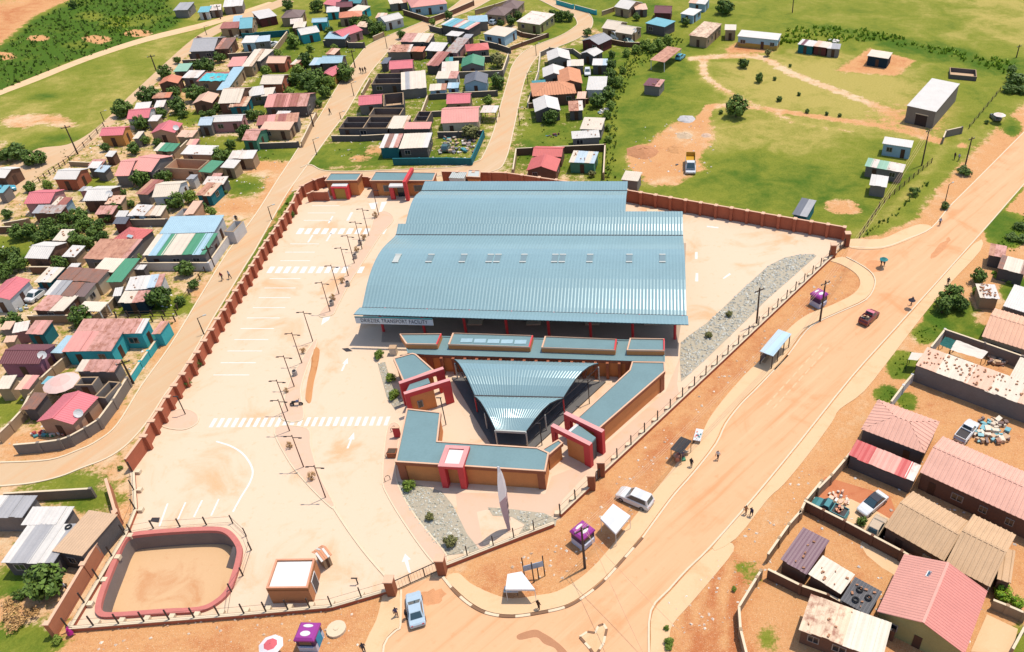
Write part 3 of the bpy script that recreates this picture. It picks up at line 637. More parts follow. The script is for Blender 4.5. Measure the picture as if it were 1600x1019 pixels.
for x in (618, 670, 722, 764, 776, 817, 866, 878, 921, 983, 1035):
    a = G(x, 412, 6.55); w = .45
    mb = MB(); zz = lambda yy: np.interp(yy, [p[0] for p in profB], [p[1] for p in profB])
    ys = np.linspace(a.y, a.y + 2.2, 5)
    for y0, y1 in zip(ys, ys[1:]): mb.quad(P3(a.x - w, y0, zz(y0) + .1), P3(a.x + w, y0, zz(y0) + .1), P3(a.x + w, y1, zz(y1) + .1), P3(a.x - w, y1, zz(y1) + .1))
    o = mb.build('skylight', M_skyl if x == 618 else M_skyldark, rank)
    for yy in (ys[0], ys[-1]): m2 = MB(); m2.box(a.x - w - .05 - XL, a.x + w + .05 - XL, yy - .15 - 100, yy + .15 - 100, zz(yy) + .08, zz(yy) + .15); m2.build('skylight_flashing', M_skyl, o)
# columns: red steel Y frames along the front and between bays
mc = MB(); mc.tube([(0, 0, -.1), (0, 0, 3.1)], .22, 8); mc.tube([(0, 0, 2.9), (-1.1, 0, 4.5)], .1, 6); mc.tube([(0, 0, 2.9), (1.1, 0, 4.5)], .1, 6); mc.box(-1.3, 1.3, -.1, .1, 4.25, 4.4)
colmesh = mc.mesh('column', M_redpaint)
for y in (102.6, 112.5, 123.4, 133):
    for i in range(8):
        x = XL + 2.5 + i * (XR - XL - 4.2) / 7
        if y == 133 and x > xstep - 1: continue
        c_ = link('column', colmesh, rank, P3(x, lerpY(y, x, 2.1 if y < 103 else .3), 0))
        c_.scale = (1, 1, 1.0 if y in (102.6, 123.4) else 1.4)
for y, s in ((102.6, 2.1), (123.4, .2)):
    mb = MB(); mb.obox(P3(XL + 1, lerpY(y, XL + 1, s), 0), P3(XR - 1, lerpY(y, XR - 1, s), 0), .3, 3.9, 4.25); mb.build('roof_beam', mat('teal_steel', (30, 112, 118), .5), rank)
for i in range(8):
    x = XL + 2.5 + i * (XR - XL - 4.2) / 7; mb = MB()
    pr = profB; 
    for a, b in zip(pr, pr[1:]): mb.tube([P3(x, lerpY(a[0], x, a[2]), a[1] - .3), P3(x, lerpY(b[0], x, b[2]), b[1] - .3)], .1, 5)
    mb.build('roof_truss', M_steel, rank)
# boarding islands under the canopy
for i in range(5):
    mb = MB(); x = XL + 6 + i * 9.2; mb.box(x - XL, x + 2.2 - XL, 4, 40, 0, .22); mb.build('boarding_island', M_kerb, rank)
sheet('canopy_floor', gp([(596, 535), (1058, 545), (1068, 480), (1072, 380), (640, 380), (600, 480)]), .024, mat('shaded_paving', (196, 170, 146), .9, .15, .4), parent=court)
# name board on the front edge
a, b = G(556, 500, 4.6), G(677, 503.5, 4.6)
sign = thing('name_board', (a.x, a.y - .1, 4.15), math.atan2(b.y - a.y, b.x - a.x), 'long white name board with dark lettering under the canopy edge', 'sign')
sl_ = (b - a).length; mb = MB(); mb.box(0, sl_, -.08, .0, -.05, 1.05); mb.build('board', mat('board_white', (226, 236, 240), .6, .04), sign)
mb = MB(); mb.box(0, sl_, -.1, .03, 1.05, 1.2); mb.build('board_trim', mat('teal_steel', (0, 0, 0)), sign)
tc = bpy.data.curves.new('lettering', 'FONT'); tc.body = 'DRIEZIEK TRANSPORT FACILITY'; tc.size = .98; tc.space_character = 1.12; tc.extrude = .012; tc.align_x = 'CENTER'; tc.offset = 0.0
to = bpy.data.objects.new('lettering', tc); COL.objects.link(to); to.parent = sign; to.location = (sl_ / 2, -.095, .22); to.rotation_euler = (math.pi / 2, 0, 0); tc.materials.append(mat('letter_dark', (44, 44, 70), .6))
bpy.context.view_layer.update(); dw = to.dimensions.x; to.scale = ((sl_ * .86) / dw, 1, 1)
dg = bpy.context.evaluated_depsgraph_get(); lm = bpy.data.meshes.new_from_object(to.evaluated_get(dg)); lo_ = link('lettering', lm, sign, to.location); lo_.rotation_euler = to.rotation_euler; lo_.scale = to.scale; lo_['kind'] = 'stuff'
bpy.data.objects.remove(to)

# ---- flat roofed blocks
def poly_block(name, px, h, label, cat='building', wall=M_brick, roof=M_tealflat, par=.1, over=.22, base=-.1, cop=M_coping):
    W = [G(x, y, h).to_2d() for x, y in px]; ar = sum(W[i].x * W[(i + 1) % len(W)].y - W[(i + 1) % len(W)].x * W[i].y for i in range(len(W)))
    if ar < 0: W.reverse()
    o_ = W[0].copy(); L_ = [p - o_ for p in W]; k = len(L_)
    r = thing(name, (o_.x, o_.y, 0), 0, label, cat)
    def off(d):
        out = []
        for i in range(k):
            e1 = (L_[i] - L_[i - 1]).normalized(); e2 = (L_[(i + 1) % k] - L_[i]).normalized()
            n1 = Vector((e1.y, -e1.x)); n2 = Vector((e2.y, -e2.x)); m_ = (n1 + n2); m_ /= max(.35, m_.length_squared / 2); out.append(L_[i] + m_ * d)
        return out
    inn_ = off(-over); rin = off(-.2)
    for i in range(k):
        j = (i + 1) % k; mb = MB(); p, q = inn_[i], inn_[j]; d = (q - p).normalized(); nn = Vector((d.y, -d.x)) * .02
        mb.quad((p.x, p.y, base), (q.x, q.y, base), (q.x, q.y, h - .3), (p.x, p.y, h - .3)); mb.build('wall', wall, r)
        mb = MB(); mb.prism([L_[i], L_[j], rin[j], rin[i]], h - .55, h - .06); mb.build('parapet', M_brickdark if wall is M_brick else wall, r)
        mb = MB(); mb.prism([L_[i] * 1.0, L_[j] * 1.0, rin[j], rin[i]], h - .058, h + .02); mb.build('coping', cop, r)
        Ln = (q - p).length
        if Ln > 6 and wall is M_brick:      # corner piers standing proud
            for s_ in (0, 1):
                c_ = p if s_ == 0 else q; dd = d if s_ == 0 else -d; mb = MB(); mb.prism([c_ + nn * 7, c_ + dd * .9 + nn * 7, c_ + dd * .9 - nn, c_ - nn], base, h - .56); mb.build('corner_pier', M_brickdark, r)
    bm = bmesh.new(); vs = [bm.verts.new((p.x, p.y, h - par)) for p in rin]; f_ = bm.faces.new(vs); bmesh.ops.triangulate(bm, faces=[f_]); me = bpy.data.meshes.new('roof'); bm.to_mesh(me); bm.free(); me.materials.append(roof)
    link('roof', me, r); return r, L_, o_
adm, _, ao = poly_block('office_block', [(617, 721.6), (852.5, 736.7), (858, 707), (840, 699), (684, 689), (689, 644), (635, 638)], 3.45, 'L shaped brick office block with teal roof and red entrance portal')
def loc2(o_, p): return Vector((p.x - o_.x, p.y - o_.y))
for a, b in (((684, 689), (622, 719)),):
    mb = MB(); mb.obox(loc2(ao, G(*a, 3.2)), loc2(ao, G(*b, 3.2)), .18, 3.16, 3.25); mb.build('roof_ridge', M_tealroof, adm)
mb = MB(); mb.obox(loc2(ao, G(672, 642, 3.2)), loc2(ao, G(664, 696, 3.2)), .2, 3.16, 3.27); mb.build('roof_ridge', M_tealroof, adm)
for k in range(9):
    mb = MB(); t = k / 9.; a = G(636 - 13 * t, 644 + 66 * t, 3.2); b = G(671 - 6 * t, 646 + 48 * t, 3.2); mb.obox(loc2(ao, a), loc2(ao, b), .07, 3.16, 3.2); mb.build('roof_seam', M_tealroof, adm)
# portal
A_, rz, Ln, D = rect3((684, 728.6), (723, 730.5), (731, 697), 3.95)
por = thing('entrance_portal', A_, rz, 'red square entrance portal with white translucent roof light on the office block', 'portal')
for x in (0, Ln - .75): mb = MB(); mb.box(x, x + .75, 0, 1.1, -.1, 3.5); mb.build('post', M_redpaint, por)
for bx in ((0, Ln, 0, .55), (0, Ln, D - .55, D), (0, .6, .55, D - .55), (Ln - .6, Ln, .55, D - .55)):
    mb = MB(); mb.box(*bx, 3.5, 3.9); fb_ = mb.build('frame_beam', M_redpaint, por); mb = MB(); mb.box(*bx, 3.9, 3.96); mb.build('sunlit_beam_top', mat('sunlit_red_top', (246, 170, 164), .7), fb_)  # pale pink top layer paints strong sun onto the red beams
mb = MB(); mb.box(.6, Ln - .6, .55, D - .55, 3.6, 3.78); mb.build('roof_light', mat('roof_light', (255, 246, 240), .4, .03), por)
mb = MB(); mb.box(.75, Ln - .75, 1.3, 1.5, -.1, 3.3); mb.build('doorway', mat('dark_recess', (70, 54, 48), .9), por)
# east wing and linking pieces
poly_block('market_wing', [(987.4, 564.7), (983.4, 577.7), (900.8, 653), (936.5, 669.6), (1039.6, 580), (1038.8, 565.5)], 3.45, 'long diagonal brick wing with teal roof beside the perimeter fence')
poly_block('link_roof', [(857, 712), (880, 692), (873, 686), (846, 702)], 3.0, 'small teal link roof between office block and diagonal wing', 'roof')
# hall strip with four raised roof boxes
hall, _, ho = poly_block('hall_block', [(636.7, 551.7), (664, 554), (986.6, 564), (1039, 565.3), (1039, 532), (630, 524)], 3.3, 'long low teal roofed hall strip in front of the canopy', par=.1, cop=M_tealflat)
for px, lb in (([(634, 537), (683, 537.8), (690, 521), (624, 521.5)], 'short'), ([(700, 537.8), (828, 542), (833, 524), (707, 520)], 'long'), ([(845.7, 542.7), (961.4, 546.8), (964, 529.7), (851, 525)], 'long'), ([(979, 546.8), (1038.6, 547.6), (1038.6, 529), (984, 528)], 'short')):
    h = 4.15; W = [loc2(ho, G(x, y, h)) for x, y in px]; c_ = sum(W, Vector((0, 0))) / 4
    mb = MB(); mb.prism(W, 3.1, h - .25); rb = mb.build('roof_box', M_brick, hall)
    I = [c_ + (w - c_) * .965 for w in W]; I = [w + (c_ - w).normalized() * .22 for w in W]
    for i in range(4):
        j = (i + 1) % 4; mb = MB(); mb.prism([W[i], W[j], I[j], I[i]], h - .24, h); mb.build('box_coping', M_coping if i != 1 else M_redpaint, rb)
    mb = MB(); mb.prism(I, h - .24, h - .2); mb.build('box_roof', M_tealflat, rb)
for i in range(5):
    a = loc2(ho, G(720 + i * 21, 532 + i * .6, 4.0)); mb = MB(); mb.box(a.x, a.x + 1.7, a.y - .45, a.y + .45, 3.96, 4.02); mb.build('roof_light', mat('pane_blue', (178, 206, 212), .3), hall)
for i in range(16):
    a = loc2(ho, G(690 + i * 18.5, 556.2 + i * .56, 3.0)); mb = MB(); mb.box(a.x - .2, a.x + .2, a.y - .6, a.y - .2, -.1, 3.0); mb.build('verandah_post', M_brickdark, hall)
# west kiosk wing with twin red frames
poly_block('ticket_wing', [(613.8, 559.8), (644, 551.5), (650, 553), (678, 577.8), (630, 596.5)], 3.4, 'tilted brick ticket wing with teal roof beside two red frames')
def red_frame(p1, p2, h, th, label, left=.22, right=.18, top=.75, face=True):
    A, B = G(*p1, h), G(*p2, h); u = (B - A).to_2d(); Ln = u.length; rz = math.atan2(u.y, u.x)
    r = thing('entrance_arch', (A.x, A.y, 0), rz, label, 'frame')
    mb = MB(); mb.box(0, Ln * left, 0, th, -.1, h - top); mb.build('post', M_redpaint, r)
    mb = MB(); mb.box(Ln * (1 - right), Ln, 0, th, -.1, h - top); mb.build('post', M_redpaint, r)
    mb = MB(); mb.box(0, Ln, 0, th, h - top, h - .04); mb.build('lintel', M_redpaint, r)
    mb = MB(); mb.box(0, Ln, 0, th, h - .038, h + .01); mb.build('coping', mat('sunlit_red_top', (246, 170, 164), .7), r)  # top strip: red paint bleached pink by sun, put in as colour
    return r, Ln
rf, Ln = red_frame((624.4, 600), (693.7, 576.5), 4.1, .55, 'red goalpost frame against the ticket wing wall')
rf2, Ln = red_frame((631.8, 616.5), (703.5, 594.5), 4.1, .55, 'red goalpost frame with ochre wall and small window by the zebra crossing', .1, .18)
mb = MB(); mb.box(Ln * .1, Ln * .62, .2, .5, -.1, 3.3); w_ = mb.build('infill_wall', M_brick, rf2)
mb = MB(); mb.box(Ln * .22, Ln * .34, .1, .22, .9, 2.1); w2 = mb.build('window', M_frame, rf2); mb = MB(); mb.box(Ln * .24, Ln * .32, .06, .12, 1.0, 2.0); mb.build('pane', M_glass, w2)
A, B, C, D_ = [G(x, y, 3.5) for x, y in ((634, 612), (672, 598), (668, 588), (640, 600))]
bl = thing('canopy_roof', (A.x, A.y, 0), 0, 'small teal roof slotted between the two red frames of the ticket wing', 'roof')
mb = MB(); mb.prism([(p - A).to_2d() for p in (A, B, C, D_)], 3.2, 3.45); mb.build('roof_panel', M_tealflat, bl); mb = MB(); mb.prism([(p - A).to_2d() * .96 + Vector((.15, 0)) for p in (A, B, C, D_)], -.1, 3.19); mb.build('wall', M_brick, bl)
rf3, Ln = red_frame((880.4, 646.7), (940.3, 676), 4.1, .6, 'red goalpost frame capping the end of the diagonal wing', .16, .2)
rf4, Ln4 = red_frame((860, 665.8), (921, 696.4), 4.1, .6, 'red goalpost frame with ochre wall facing the fence gate', .1, .16)
mb = MB(); mb.box(Ln4 * .4, Ln4 * .84, .1, .5, -.1, 3.3); mb.build('infill_wall', M_brick, rf4)
A, B, C, D_ = [G(x, y, 3.45) for x, y in ((889, 676), (922, 695), (931, 684), (903, 664))]
bl = thing('canopy_roof', (A.x, A.y, 0), 0, 'teal roof panels between the two red frames of the diagonal wing', 'roof')
mb = MB(); mb.prism([(p - A).to_2d() for p in (A, B, C, D_)], 3.2, 3.5); mb.build('roof_panel', M_tealflat, bl); mb = MB(); mb.prism([(p - A).to_2d() * .96 + Vector((.15, 0)) for p in (A, B, C, D_)], -.1, 3.19); mb.build('wall', wallmat('darkgrey'), bl)
mb = MB(); mb.obox((0, 0), (D_ - A).to_2d(), .4, 3.5, 3.6); mb.build('beam', M_white, bl)

# ---- courtyard canopy: two tapering vaults
cz = 3.1
pb = [G(710, 562, 3.6), G(935, 568, 3.6)]; pv = [G(742, 618, cz), G(880, 621, cz)]; pf = [G(774, 671, cz), G(822, 673.5, cz)]
cy_ = thing('yard_canopy', (pv[0].x, pv[0].y, 0), 0, 'tapering teal double vault canopy in the triangular courtyard', 'canopy'); q0 = Vector((pv[0].x, pv[0].y, 0))
def tvault(a, b, zs, name):
    rows = []
    for i, (t, z) in enumerate(zs):
        l = a[0].lerp(b[0], t); r_ = a[1].lerp(b[1], t); l.z = r_.z = z; rows.append((l - q0, r_ - q0))
    o = ribbed_grid(rows, .52, .025).build(name, M_tealroof, cy_); u = MB()
    for (p, q), (r_, s_) in zip(rows, rows[1:]):
        d = Vector((0, 0, -.14)); u.quad(p + d, q + d, s_ + d, r_ + d); u.quad(p, p + d, r_ + d, r_); u.quad(q, s_, s_ + d, q + d)
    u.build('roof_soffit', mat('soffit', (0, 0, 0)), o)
    for side in (0, 1):
        mb = MB()
        for k_ in range(len(rows) - 1):
            p, q = rows[k_][side], rows[k_ + 1][side]; lo = Vector((0, 0, -.75)); f0 = 1 if 0 < k_ else 0
            mb.tube([p + Vector((0, 0, -.15)), q + Vector((0, 0, -.15))], .06, 5)
            zb = min(rows[0][0].z, rows[-1][0].z) - .2
            mb.tube([Vector((p.x, p.y, zb + .0)), Vector((q.x, q.y, zb))], .05, 5); mb.tube([Vector((p.x, p.y, zb)), q + Vector((0, 0, -.15))], .035, 4)
        mb.build('edge_truss', M_steel, cy_)
tvault(pv, pb, [(0, cz), (.08, 3.45), (.2, 3.95), (.36, 4.45), (.54, 4.7), (.72, 4.6), (.88, 4.15), (1, 3.65)], 'roof_bay')
tvault(pf, [p + Vector((0, -.25, 0)) for p in pv], [(0, cz), (.1, 3.4), (.25, 3.85), (.45, 4.25), (.65, 4.3), (.85, 3.8), (1, 3.2)], 'roof_bay')
mb = MB(); mb.obox((pv[0] - q0) + Vector((-.1, -.12, 0)), (pv[1] - q0) + Vector((.1, -.12, 0)), .35, cz - .15, cz + .06); mb.build('valley_gutter', M_steel, cy_)
mb = MB(); mb.obox((pf[0] - q0), (pf[1] - q0), .4, cz - .35, cz); mb.build('front_gutter', M_skyl, cy_)
for p in pb + pv + pf + [pv[0].lerp(pf[0], .5), pv[1].lerp(pf[1], .5)]:
    mb = MB(); w = p - q0; mb.tube([(w.x, w.y - .2, -.1), (w.x, w.y - .2, 3.1)], .1, 6); mb.build('column', M_redpaint if p in pv else M_skyl, cy_)
def shrinkx(p, q, d): v = (q - p).normalized() * d; return [p - v, q + v]
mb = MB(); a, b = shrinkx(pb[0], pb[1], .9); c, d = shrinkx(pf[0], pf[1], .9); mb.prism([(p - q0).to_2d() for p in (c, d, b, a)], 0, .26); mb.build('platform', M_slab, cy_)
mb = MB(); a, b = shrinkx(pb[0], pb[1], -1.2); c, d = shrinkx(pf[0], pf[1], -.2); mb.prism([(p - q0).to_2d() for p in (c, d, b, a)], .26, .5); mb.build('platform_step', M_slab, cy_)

# ---- north buildings
poly_block('gate_office', [(507, 282.6), (557.8, 282), (566, 270.5), (516, 270.5)], 3.4, 'small square brick office with teal roof behind a red doorway box')
A_, rz, Ln, D = rect3((516, 292.7), (541.5, 292.7), (543, 284), 2.7)
bx = thing('doorway_box', A_, rz, 'red box porch with ochre shutter and white top at the small office', 'porch')
for x in (0, Ln - .5): mb = MB(); mb.box(x, x + .5, 0, D, -.1, 2.35); mb.build('side_panel', M_redpaint, bx)
mb = MB(); mb.box(0, Ln, 0, D, 2.35, 2.65); mb.build('lintel', M_redpaint, bx); mb = MB(); mb.box(.5, Ln - .5, .25, .5, -.1, 2.35); mb.build('shutter', wallmat('ochre'), bx); mb = MB(); mb.box(.1, Ln - .1, .3, D, 2.65, 2.8); mb.build('top_slab', M_white, bx)
nb, _, no = poly_block('control_office', [(577, 282.6), (676.7, 282.6), (682, 269.5), (586, 268)], 3.4, 'wide brick control office with teal roof and tall red fin wall')
for x0, x1 in ((597, 606), (645, 666)):
    a, b = loc2(no, G(x0, 296, 1.9)), loc2(no, G(x1, 296, 1.9)); mb = MB(); yy = min(a.y, b.y); mb.box(a.x, b.x, .12, .28, 1.0, 2.3); w2 = mb.build('window', M_frame, nb); mb = MB(); mb.box(a.x + .1, b.x - .1, .08, .14, 1.1, 2.2); mb.build('pane', M_glass, w2)
a, b = G(631, 284, 4.2), G(643.5, 262, 4.2)
fin = thing('fin_wall', (a.x, a.y, 0), math.atan2(b.y - a.y, b.x - a.x), 'tall red fin wall cutting across the control office roof', 'wall'); Lf = (b - a).length
mb = MB(); mb.box(0, .7, -.3, .3, -.1, 3.5); mb.build('post', M_redpaint, fin); mb = MB(); mb.box(0, Lf, -.3, .3, 3.5, 4.2); mb.build('fin_beam', M_redpaint, fin)
A_, rz, Ln, D = rect3((607, 291.5), (631, 291), (632, 285), 2.9)
pc = thing('porch', A_, rz, 'white topped entrance porch on red posts at the control office', 'porch')
mb = MB(); mb.box(0, Ln, 0, D, 2.6, 2.9); mb.build('roof_slab', M_white, pc); mb = MB(); mb.box(0, .8, 0, .6, -.1, 2.6); mb.build('post', M_redpaint, pc); mb = MB(); mb.box(1.2, Ln - .3, 1.2, 1.4, -.1, 2.4); mb.build('glass_door', M_glass, pc)
A_, rz, Ln, D = rect3((701, 278), (725, 279), (727, 268), 2.4)
st = thing('store_container', A_, rz, 'white roofed store container behind the canopy', 'container')
for i in range(8): mb = MB(); mb.box(i * Ln / 8, (i + 1) * Ln / 8 - .05, 0, D, 2.3, 2.42); mb.build('roof_sheet', M_skyl, st)
mb = MB(); mb.box(.05, Ln - .05, .05, D - .05, -.1, 2.3); mb.build('body', wallmat('white'), st)
poly_block('refuse_store', [(728, 276), (750, 277), (751, 266), (731, 265)], 2.6, 'little brick refuse store with pale roof at the back wall', 'building', roof=M_skyl)

# ---- guard house by the gate
gh, _, go = poly_block('guard_house', [(415.3, 919.2), (480.4, 918.4), (492, 872.5), (431, 873.5)], 2.75, 'orange rendered guard house with flat white roof near the gate', 'guard house', wall=mat('orange_render', (216, 146, 96), .85, .08), roof=mat('white_membrane', (255, 250, 244), .7, .05), over=.0, par=.22, cop=mat('orange_coping', (240, 168, 130), .7))
gw = [c for c in gh.children if c.name.startswith('wall')][0]
p, q = [loc2(go, G(*v, 2.75)) for v in ((480.4, 918.4), (492, 872.5))]
d = (q - p).normalized(); c_ = p + d * (q - p).length * .48; n = Vector((d.y, -d.x))
mb = MB(); mb.prism([c_ - d * .75 + n * .0, c_ + d * .75 + n * .0, c_ + d * .75 + n * .07, c_ - d * .75 + n * .07], 0, 2.2); fr_ = mb.build('door_frame', M_white, gh)
mb = MB(); mb.prism([c_ - d * .6 + n * .07, c_ + d * .6 + n * .07, c_ + d * .6 + n * .1, c_ - d * .6 + n * .1], .05, 2.1); mb.build('door', mat('dark_door', (70, 66, 74), .5), fr_)

# ================================================================ WALLS AND FENCES
def brick_wall(name, px, h, label, inward=(1, 0), th=.24, pier=.45, capm=None, panelm=None, depth=.6):
    W = [G(x, y, h).to_2d() for x, y in px]; o_ = W[0].copy(); r = thing(name, (o_.x, o_.y, 0), 0, label, 'wall')
    for i, (a, b) in enumerate(zip(W, W[1:])):
        a, b = a - o_, b - o_; d = (b - a).normalized(); n = Vector((-d.y, d.x)); 
        if n.dot(Vector(inward)) < 0: n = -n
        mb = MB(); mb.obox(a, b, th, -.1, h); pn = mb.build('panel', panelm or M_wallbrick, r)
        mb = MB(); mb.obox(a, b, th + .08, h, h + .07); mb.build('coping', capm or M_coping, pn)
        c_ = b; mb = MB(); mb.prism([c_ - d * pier / 2 - n * .2, c_ + d * pier / 2 - n * .2, c_ + d * pier / 2 + n * depth, c_ - d * pier / 2 + n * depth], -.1, h + .08); pi_ = mb.build('pier', panelm or M_wallbrick, r)
        mb = MB(); mb.prism([c_ - d * (pier / 2 + .06) - n * .26, c_ + d * (pier / 2 + .06) - n * .26, c_ + d * (pier / 2 + .06) + n * (depth + .06), c_ - d * (pier / 2 + .06) + n * (depth + .06)], h + .08, h + .2); mb.build('pier_cap', capm or M_coping, pi_)
    return r
M_wallbrick = mat('wall_brick', (200, 112, 80), .85, .16, .8, 8, .2)
def even(px, step, h):
    """resample a photo polyline to equal steps in metres at height h"""
    W = [G(x, y, h) for x, y in px]; out = []; 
    for a, b in zip(W, W[1:]):
        k = max(1, round((b - a).length / step))
        for i in range(k): out.append(proj(a.lerp(b, i / k)))
    out.append(proj(W[-1])); return out
brick_wall('brick_boundary_wall', [(195, 718), (222, 682), (234, 659), (247, 641), (259, 621), (270, 603), (283, 585), (295, 567), (306, 551), (317, 533), (328, 516), (338, 499), (347, 485), (356, 471), (366, 455), (374, 443), (383, 429), (391, 416), (399, 403), (407, 389), (415, 377), (423, 366), (431, 354), (438, 343), (446, 332), (455, 318), (462, 303), (470, 291)], 2.3, 'red brick boundary wall with deep piers along the side street', (1, 0))
brick_wall('brick_boundary_wall', even([(979, 297), (1320, 355)], 2.9, 2.6), 2.6, 'red brick boundary wall between court and green field', (0, -1), depth=.5, pier=.5)
brick_wall('brick_boundary_wall', even([(690, 268), (790, 270), (979, 297)], 3.4, 2.4), 2.4, 'red brick boundary wall along the back street behind the canopy', (0, -1), depth=.4)
brick_wall('brick_boundary_wall', even([(470, 291), (490, 281), (508, 276)], 2.5, 2.2), 2.2, 'short stretch of brick wall beside the small office', (0, -1))
brick_wall('brick_boundary_wall', [(565, 276), (580, 277)], 2.2, 'single brick wall panel between the two offices', (0, -1))
brick_wall('brick_screen_wall', [(479, 303), (488, 300), (510, 300)], 1.9, 'low curved brick screen wall by the small office', (0, 1), depth=.1)
brick_wall('brick_side_wall', even([(180, 800), (74, 975)], 9, 2.2), 2.2, 'plain brick wall between the basin and the tin roofed yard', (-1, 0), depth=.3, panelm=mat('wall_brick_pale', (206, 130, 92), .85, .12))
brick_wall('brick_side_wall', even([(165, 748), (180, 800)], 5, 2.0), 2.0, 'short brick wall by the dirt corner below the street', (-1, 0), depth=.3, panelm=mat('wall_brick_pale', (0, 0, 0)))

pm = MB(); pm.box(-.06, .06, -.06, .06, 0, 2.1); POSTM = pm.mesh('post', M_steel)
bm_ = MB(); bm_.box(-.28, .28, -.28, .28, 0, .5); BLK = bm_.mesh('post_base', M_kerb)
def fence(px, label, hw=.75, step=2.6, plinth=True, th=.3, m=None, base=True, ph=2.1):
    W = [G(x, y, 0).to_2d() for x, y in px]; o_ = W[0].copy(); r = thing('palisade_fence', (o_.x, o_.y, 0), 0, label, 'fence')
    for a, b in zip(W, W[1:]):
        a, b = a - o_, b - o_; d = (b - a); Ln = d.length; d.normalize(); n = Vector((-d.y, d.x))
        if plinth:
            mb = MB(); mb.obox(a, b, th, -.1, hw); pl = mb.build('plinth', m or M_wallbrick, r); mb = MB(); mb.obox(a, b, th + .12, hw, hw + .08); mb.build('plinth_coping', M_kerb, pl)
        k = max(1, round(Ln / step)); z0 = hw + .08 if plinth else 0
        for i in range(k + (1 if b is W[-1] else 0)):
            q = a + d * (Ln * i / k); o = link('post', POSTM, r, (q.x, q.y, z0), math.atan2(d.y, d.x)); o.scale = (1, 1, (ph - z0 * .6) / 2.1)
            if base: link('post_base', BLK, r, (q.x + n.x * .55, q.y + n.y * .55, 0))
        mb = MB()
        for z in (z0 + .25, z0 + 1.25): mb.tube([(a.x, a.y, z), (b.x, b.y, z)], .018, 4)
        mb.build('rail', M_steel, r)
    return r
fence([(110, 986), (384, 964), (520, 952), (612, 925)], 'low walled palisade fence from the basin corner to the gate', .55)
fence([(690, 890), (772, 858), (866, 822)], 'low walled palisade fence from the gate past the pylon sign', .6)
fence([(876, 808), (922, 764)], 'short palisade fence between the pylon sign and the footgate', .6)
fence([(942, 742), (1120, 575), (1306, 398)], 'long diagonal palisade fence on a low wall facing the main road', .6, 2.9)
fence([(210, 742), (214, 800), (198, 840), (112, 986)], 'palisade fence on low wall with square blocks beside the basin', .5, 3)
fence([(205, 832), (240, 826), (364, 818), (385, 838), (393, 860), (380, 900), (362, 925), (356, 962)], 'thin steel safety fence round the sunken basin', 0, 3.1, False, base=False, ph=1.5)
def pillar(x, y, h=2.6, w=.9, label='brick gate pillar', lab=None):
    p = G(x, y); r = thing('gate_pillar', p, 0, lab, 'pillar'); mb = MB(); mb.box(-w / 2, w / 2, -w / 2, w / 2, -.1, h); mb.build('shaft', M_brickdark, r); mb = MB(); mb.box(-w / 2 - .08, w / 2 + .08, -w / 2 - .08, w / 2 + .08, h, h + .15); mb.build('pillar_cap', M_coping, r)
for x, y, lb in ((614, 928, 'brick gate pillar beside the blue sedan'), (692, 895, 'brick gate pillar where the palisade fence to the pylon sign starts'), (925, 763, 'brick pillar on the pylon side of the footgate'), (940, 742, 'brick pillar at the start of the long diagonal fence'), (1300, 402, 'brick gate pillar at the end of the long diagonal fence'), (1322, 384, 'brick gate pillar at the corner with the field wall')): pillar(x, y, lab=lb)
def gate(p, q, label, h=1.7, n=3):
    a, b = G(*p), G(*q); d = (b - a); r = thing('steel_gate', a, math.atan2(d.y, d.x), label, 'gate'); Ln = d.length
    for z in (.15, h): mb = MB(); mb.box(0, Ln, -.04, .04, z, z + .08); mb.build('rail', M_steel, r)
    for i in range(n + 1): mb = MB(); x = (Ln - .1) * i / n; mb.box(x, x + .1, -.035, .035, .23, h); mb.build('stile', M_steel, r)
    mb = MB()
    for i in range(int(Ln / .35)): x = .2 + i * .35; mb.box(x, x + .02, -.012, .012, .23, h)
    mb.build('infill_bars', M_steel, r)
gate((618, 924), (688, 892), 'wide sliding steel gate across the entrance drive'); gate((927, 757), (938, 747), 'small steel footgate between two brick pillars'); gate((1303, 399), (1320, 386), 'steel gate between the corner pillars', 1.7, 2)
# ================================================================ TOWNSHIP HOUSES
_w = MB(); _w.box(-.5, .5, -.06, .0, 0, .09); _w.box(-.5, .5, -.06, .0, .91, 1); _w.box(-.5, -.42, -.06, 0, .09, .91); _w.box(.42, .5, -.06, 0, .09, .91); _w.box(-.03, .03, -.05, 0, .09, .91)
WINF = _w.mesh('window', M_frame)
_w = MB(); _w.box(-.42, .42, -.03, .01, .09, .91); WINP = _w.mesh('pane', M_glass)
_w = MB(); _w.box(-.5, .5, -.05, .0, 0, 1); DOORM = _w.mesh('door', M_door)
_w = MB()
for i in range(10):
    a0, a1 = i * math.tau / 10, (i + 1) * math.tau / 10
    for r0, r1, z0, z1 in ((0, .25, 0, .02), (.25, .5, .02, .1)):
        _w.quad((r0 * math.cos(a0), r0 * math.sin(a0), z0), (r1 * math.cos(a0), r1 * math.sin(a0), z1), (r1 * math.cos(a1), r1 * math.sin(a1), z1), (r0 * math.cos(a1), r0 * math.sin(a1), z0))
_w.tube([(0, 0, 0), (0, -.0, -.45)], .03, 4); DISH = _w.mesh('satellite_dish', M_white)
_t = MB(); n_ = 12
for i in range(n_):
    a0, a1 = i * math.tau / n_, (i + 1) * math.tau / n_
    for j in range(5):
        b0, b1 = j * math.tau / 5, (j + 1) * math.tau / 5; pt = lambda a, b: ((.3 + .1 * math.cos(b)) * math.cos(a), (.3 + .1 * math.cos(b)) * math.sin(a), .1 + .1 * math.sin(b))
        _t.quad(pt(a0, b0), pt(a1, b0), pt(a1, b1), pt(a0, b1))
TYREM = _t.mesh('tyre', M_tyre)
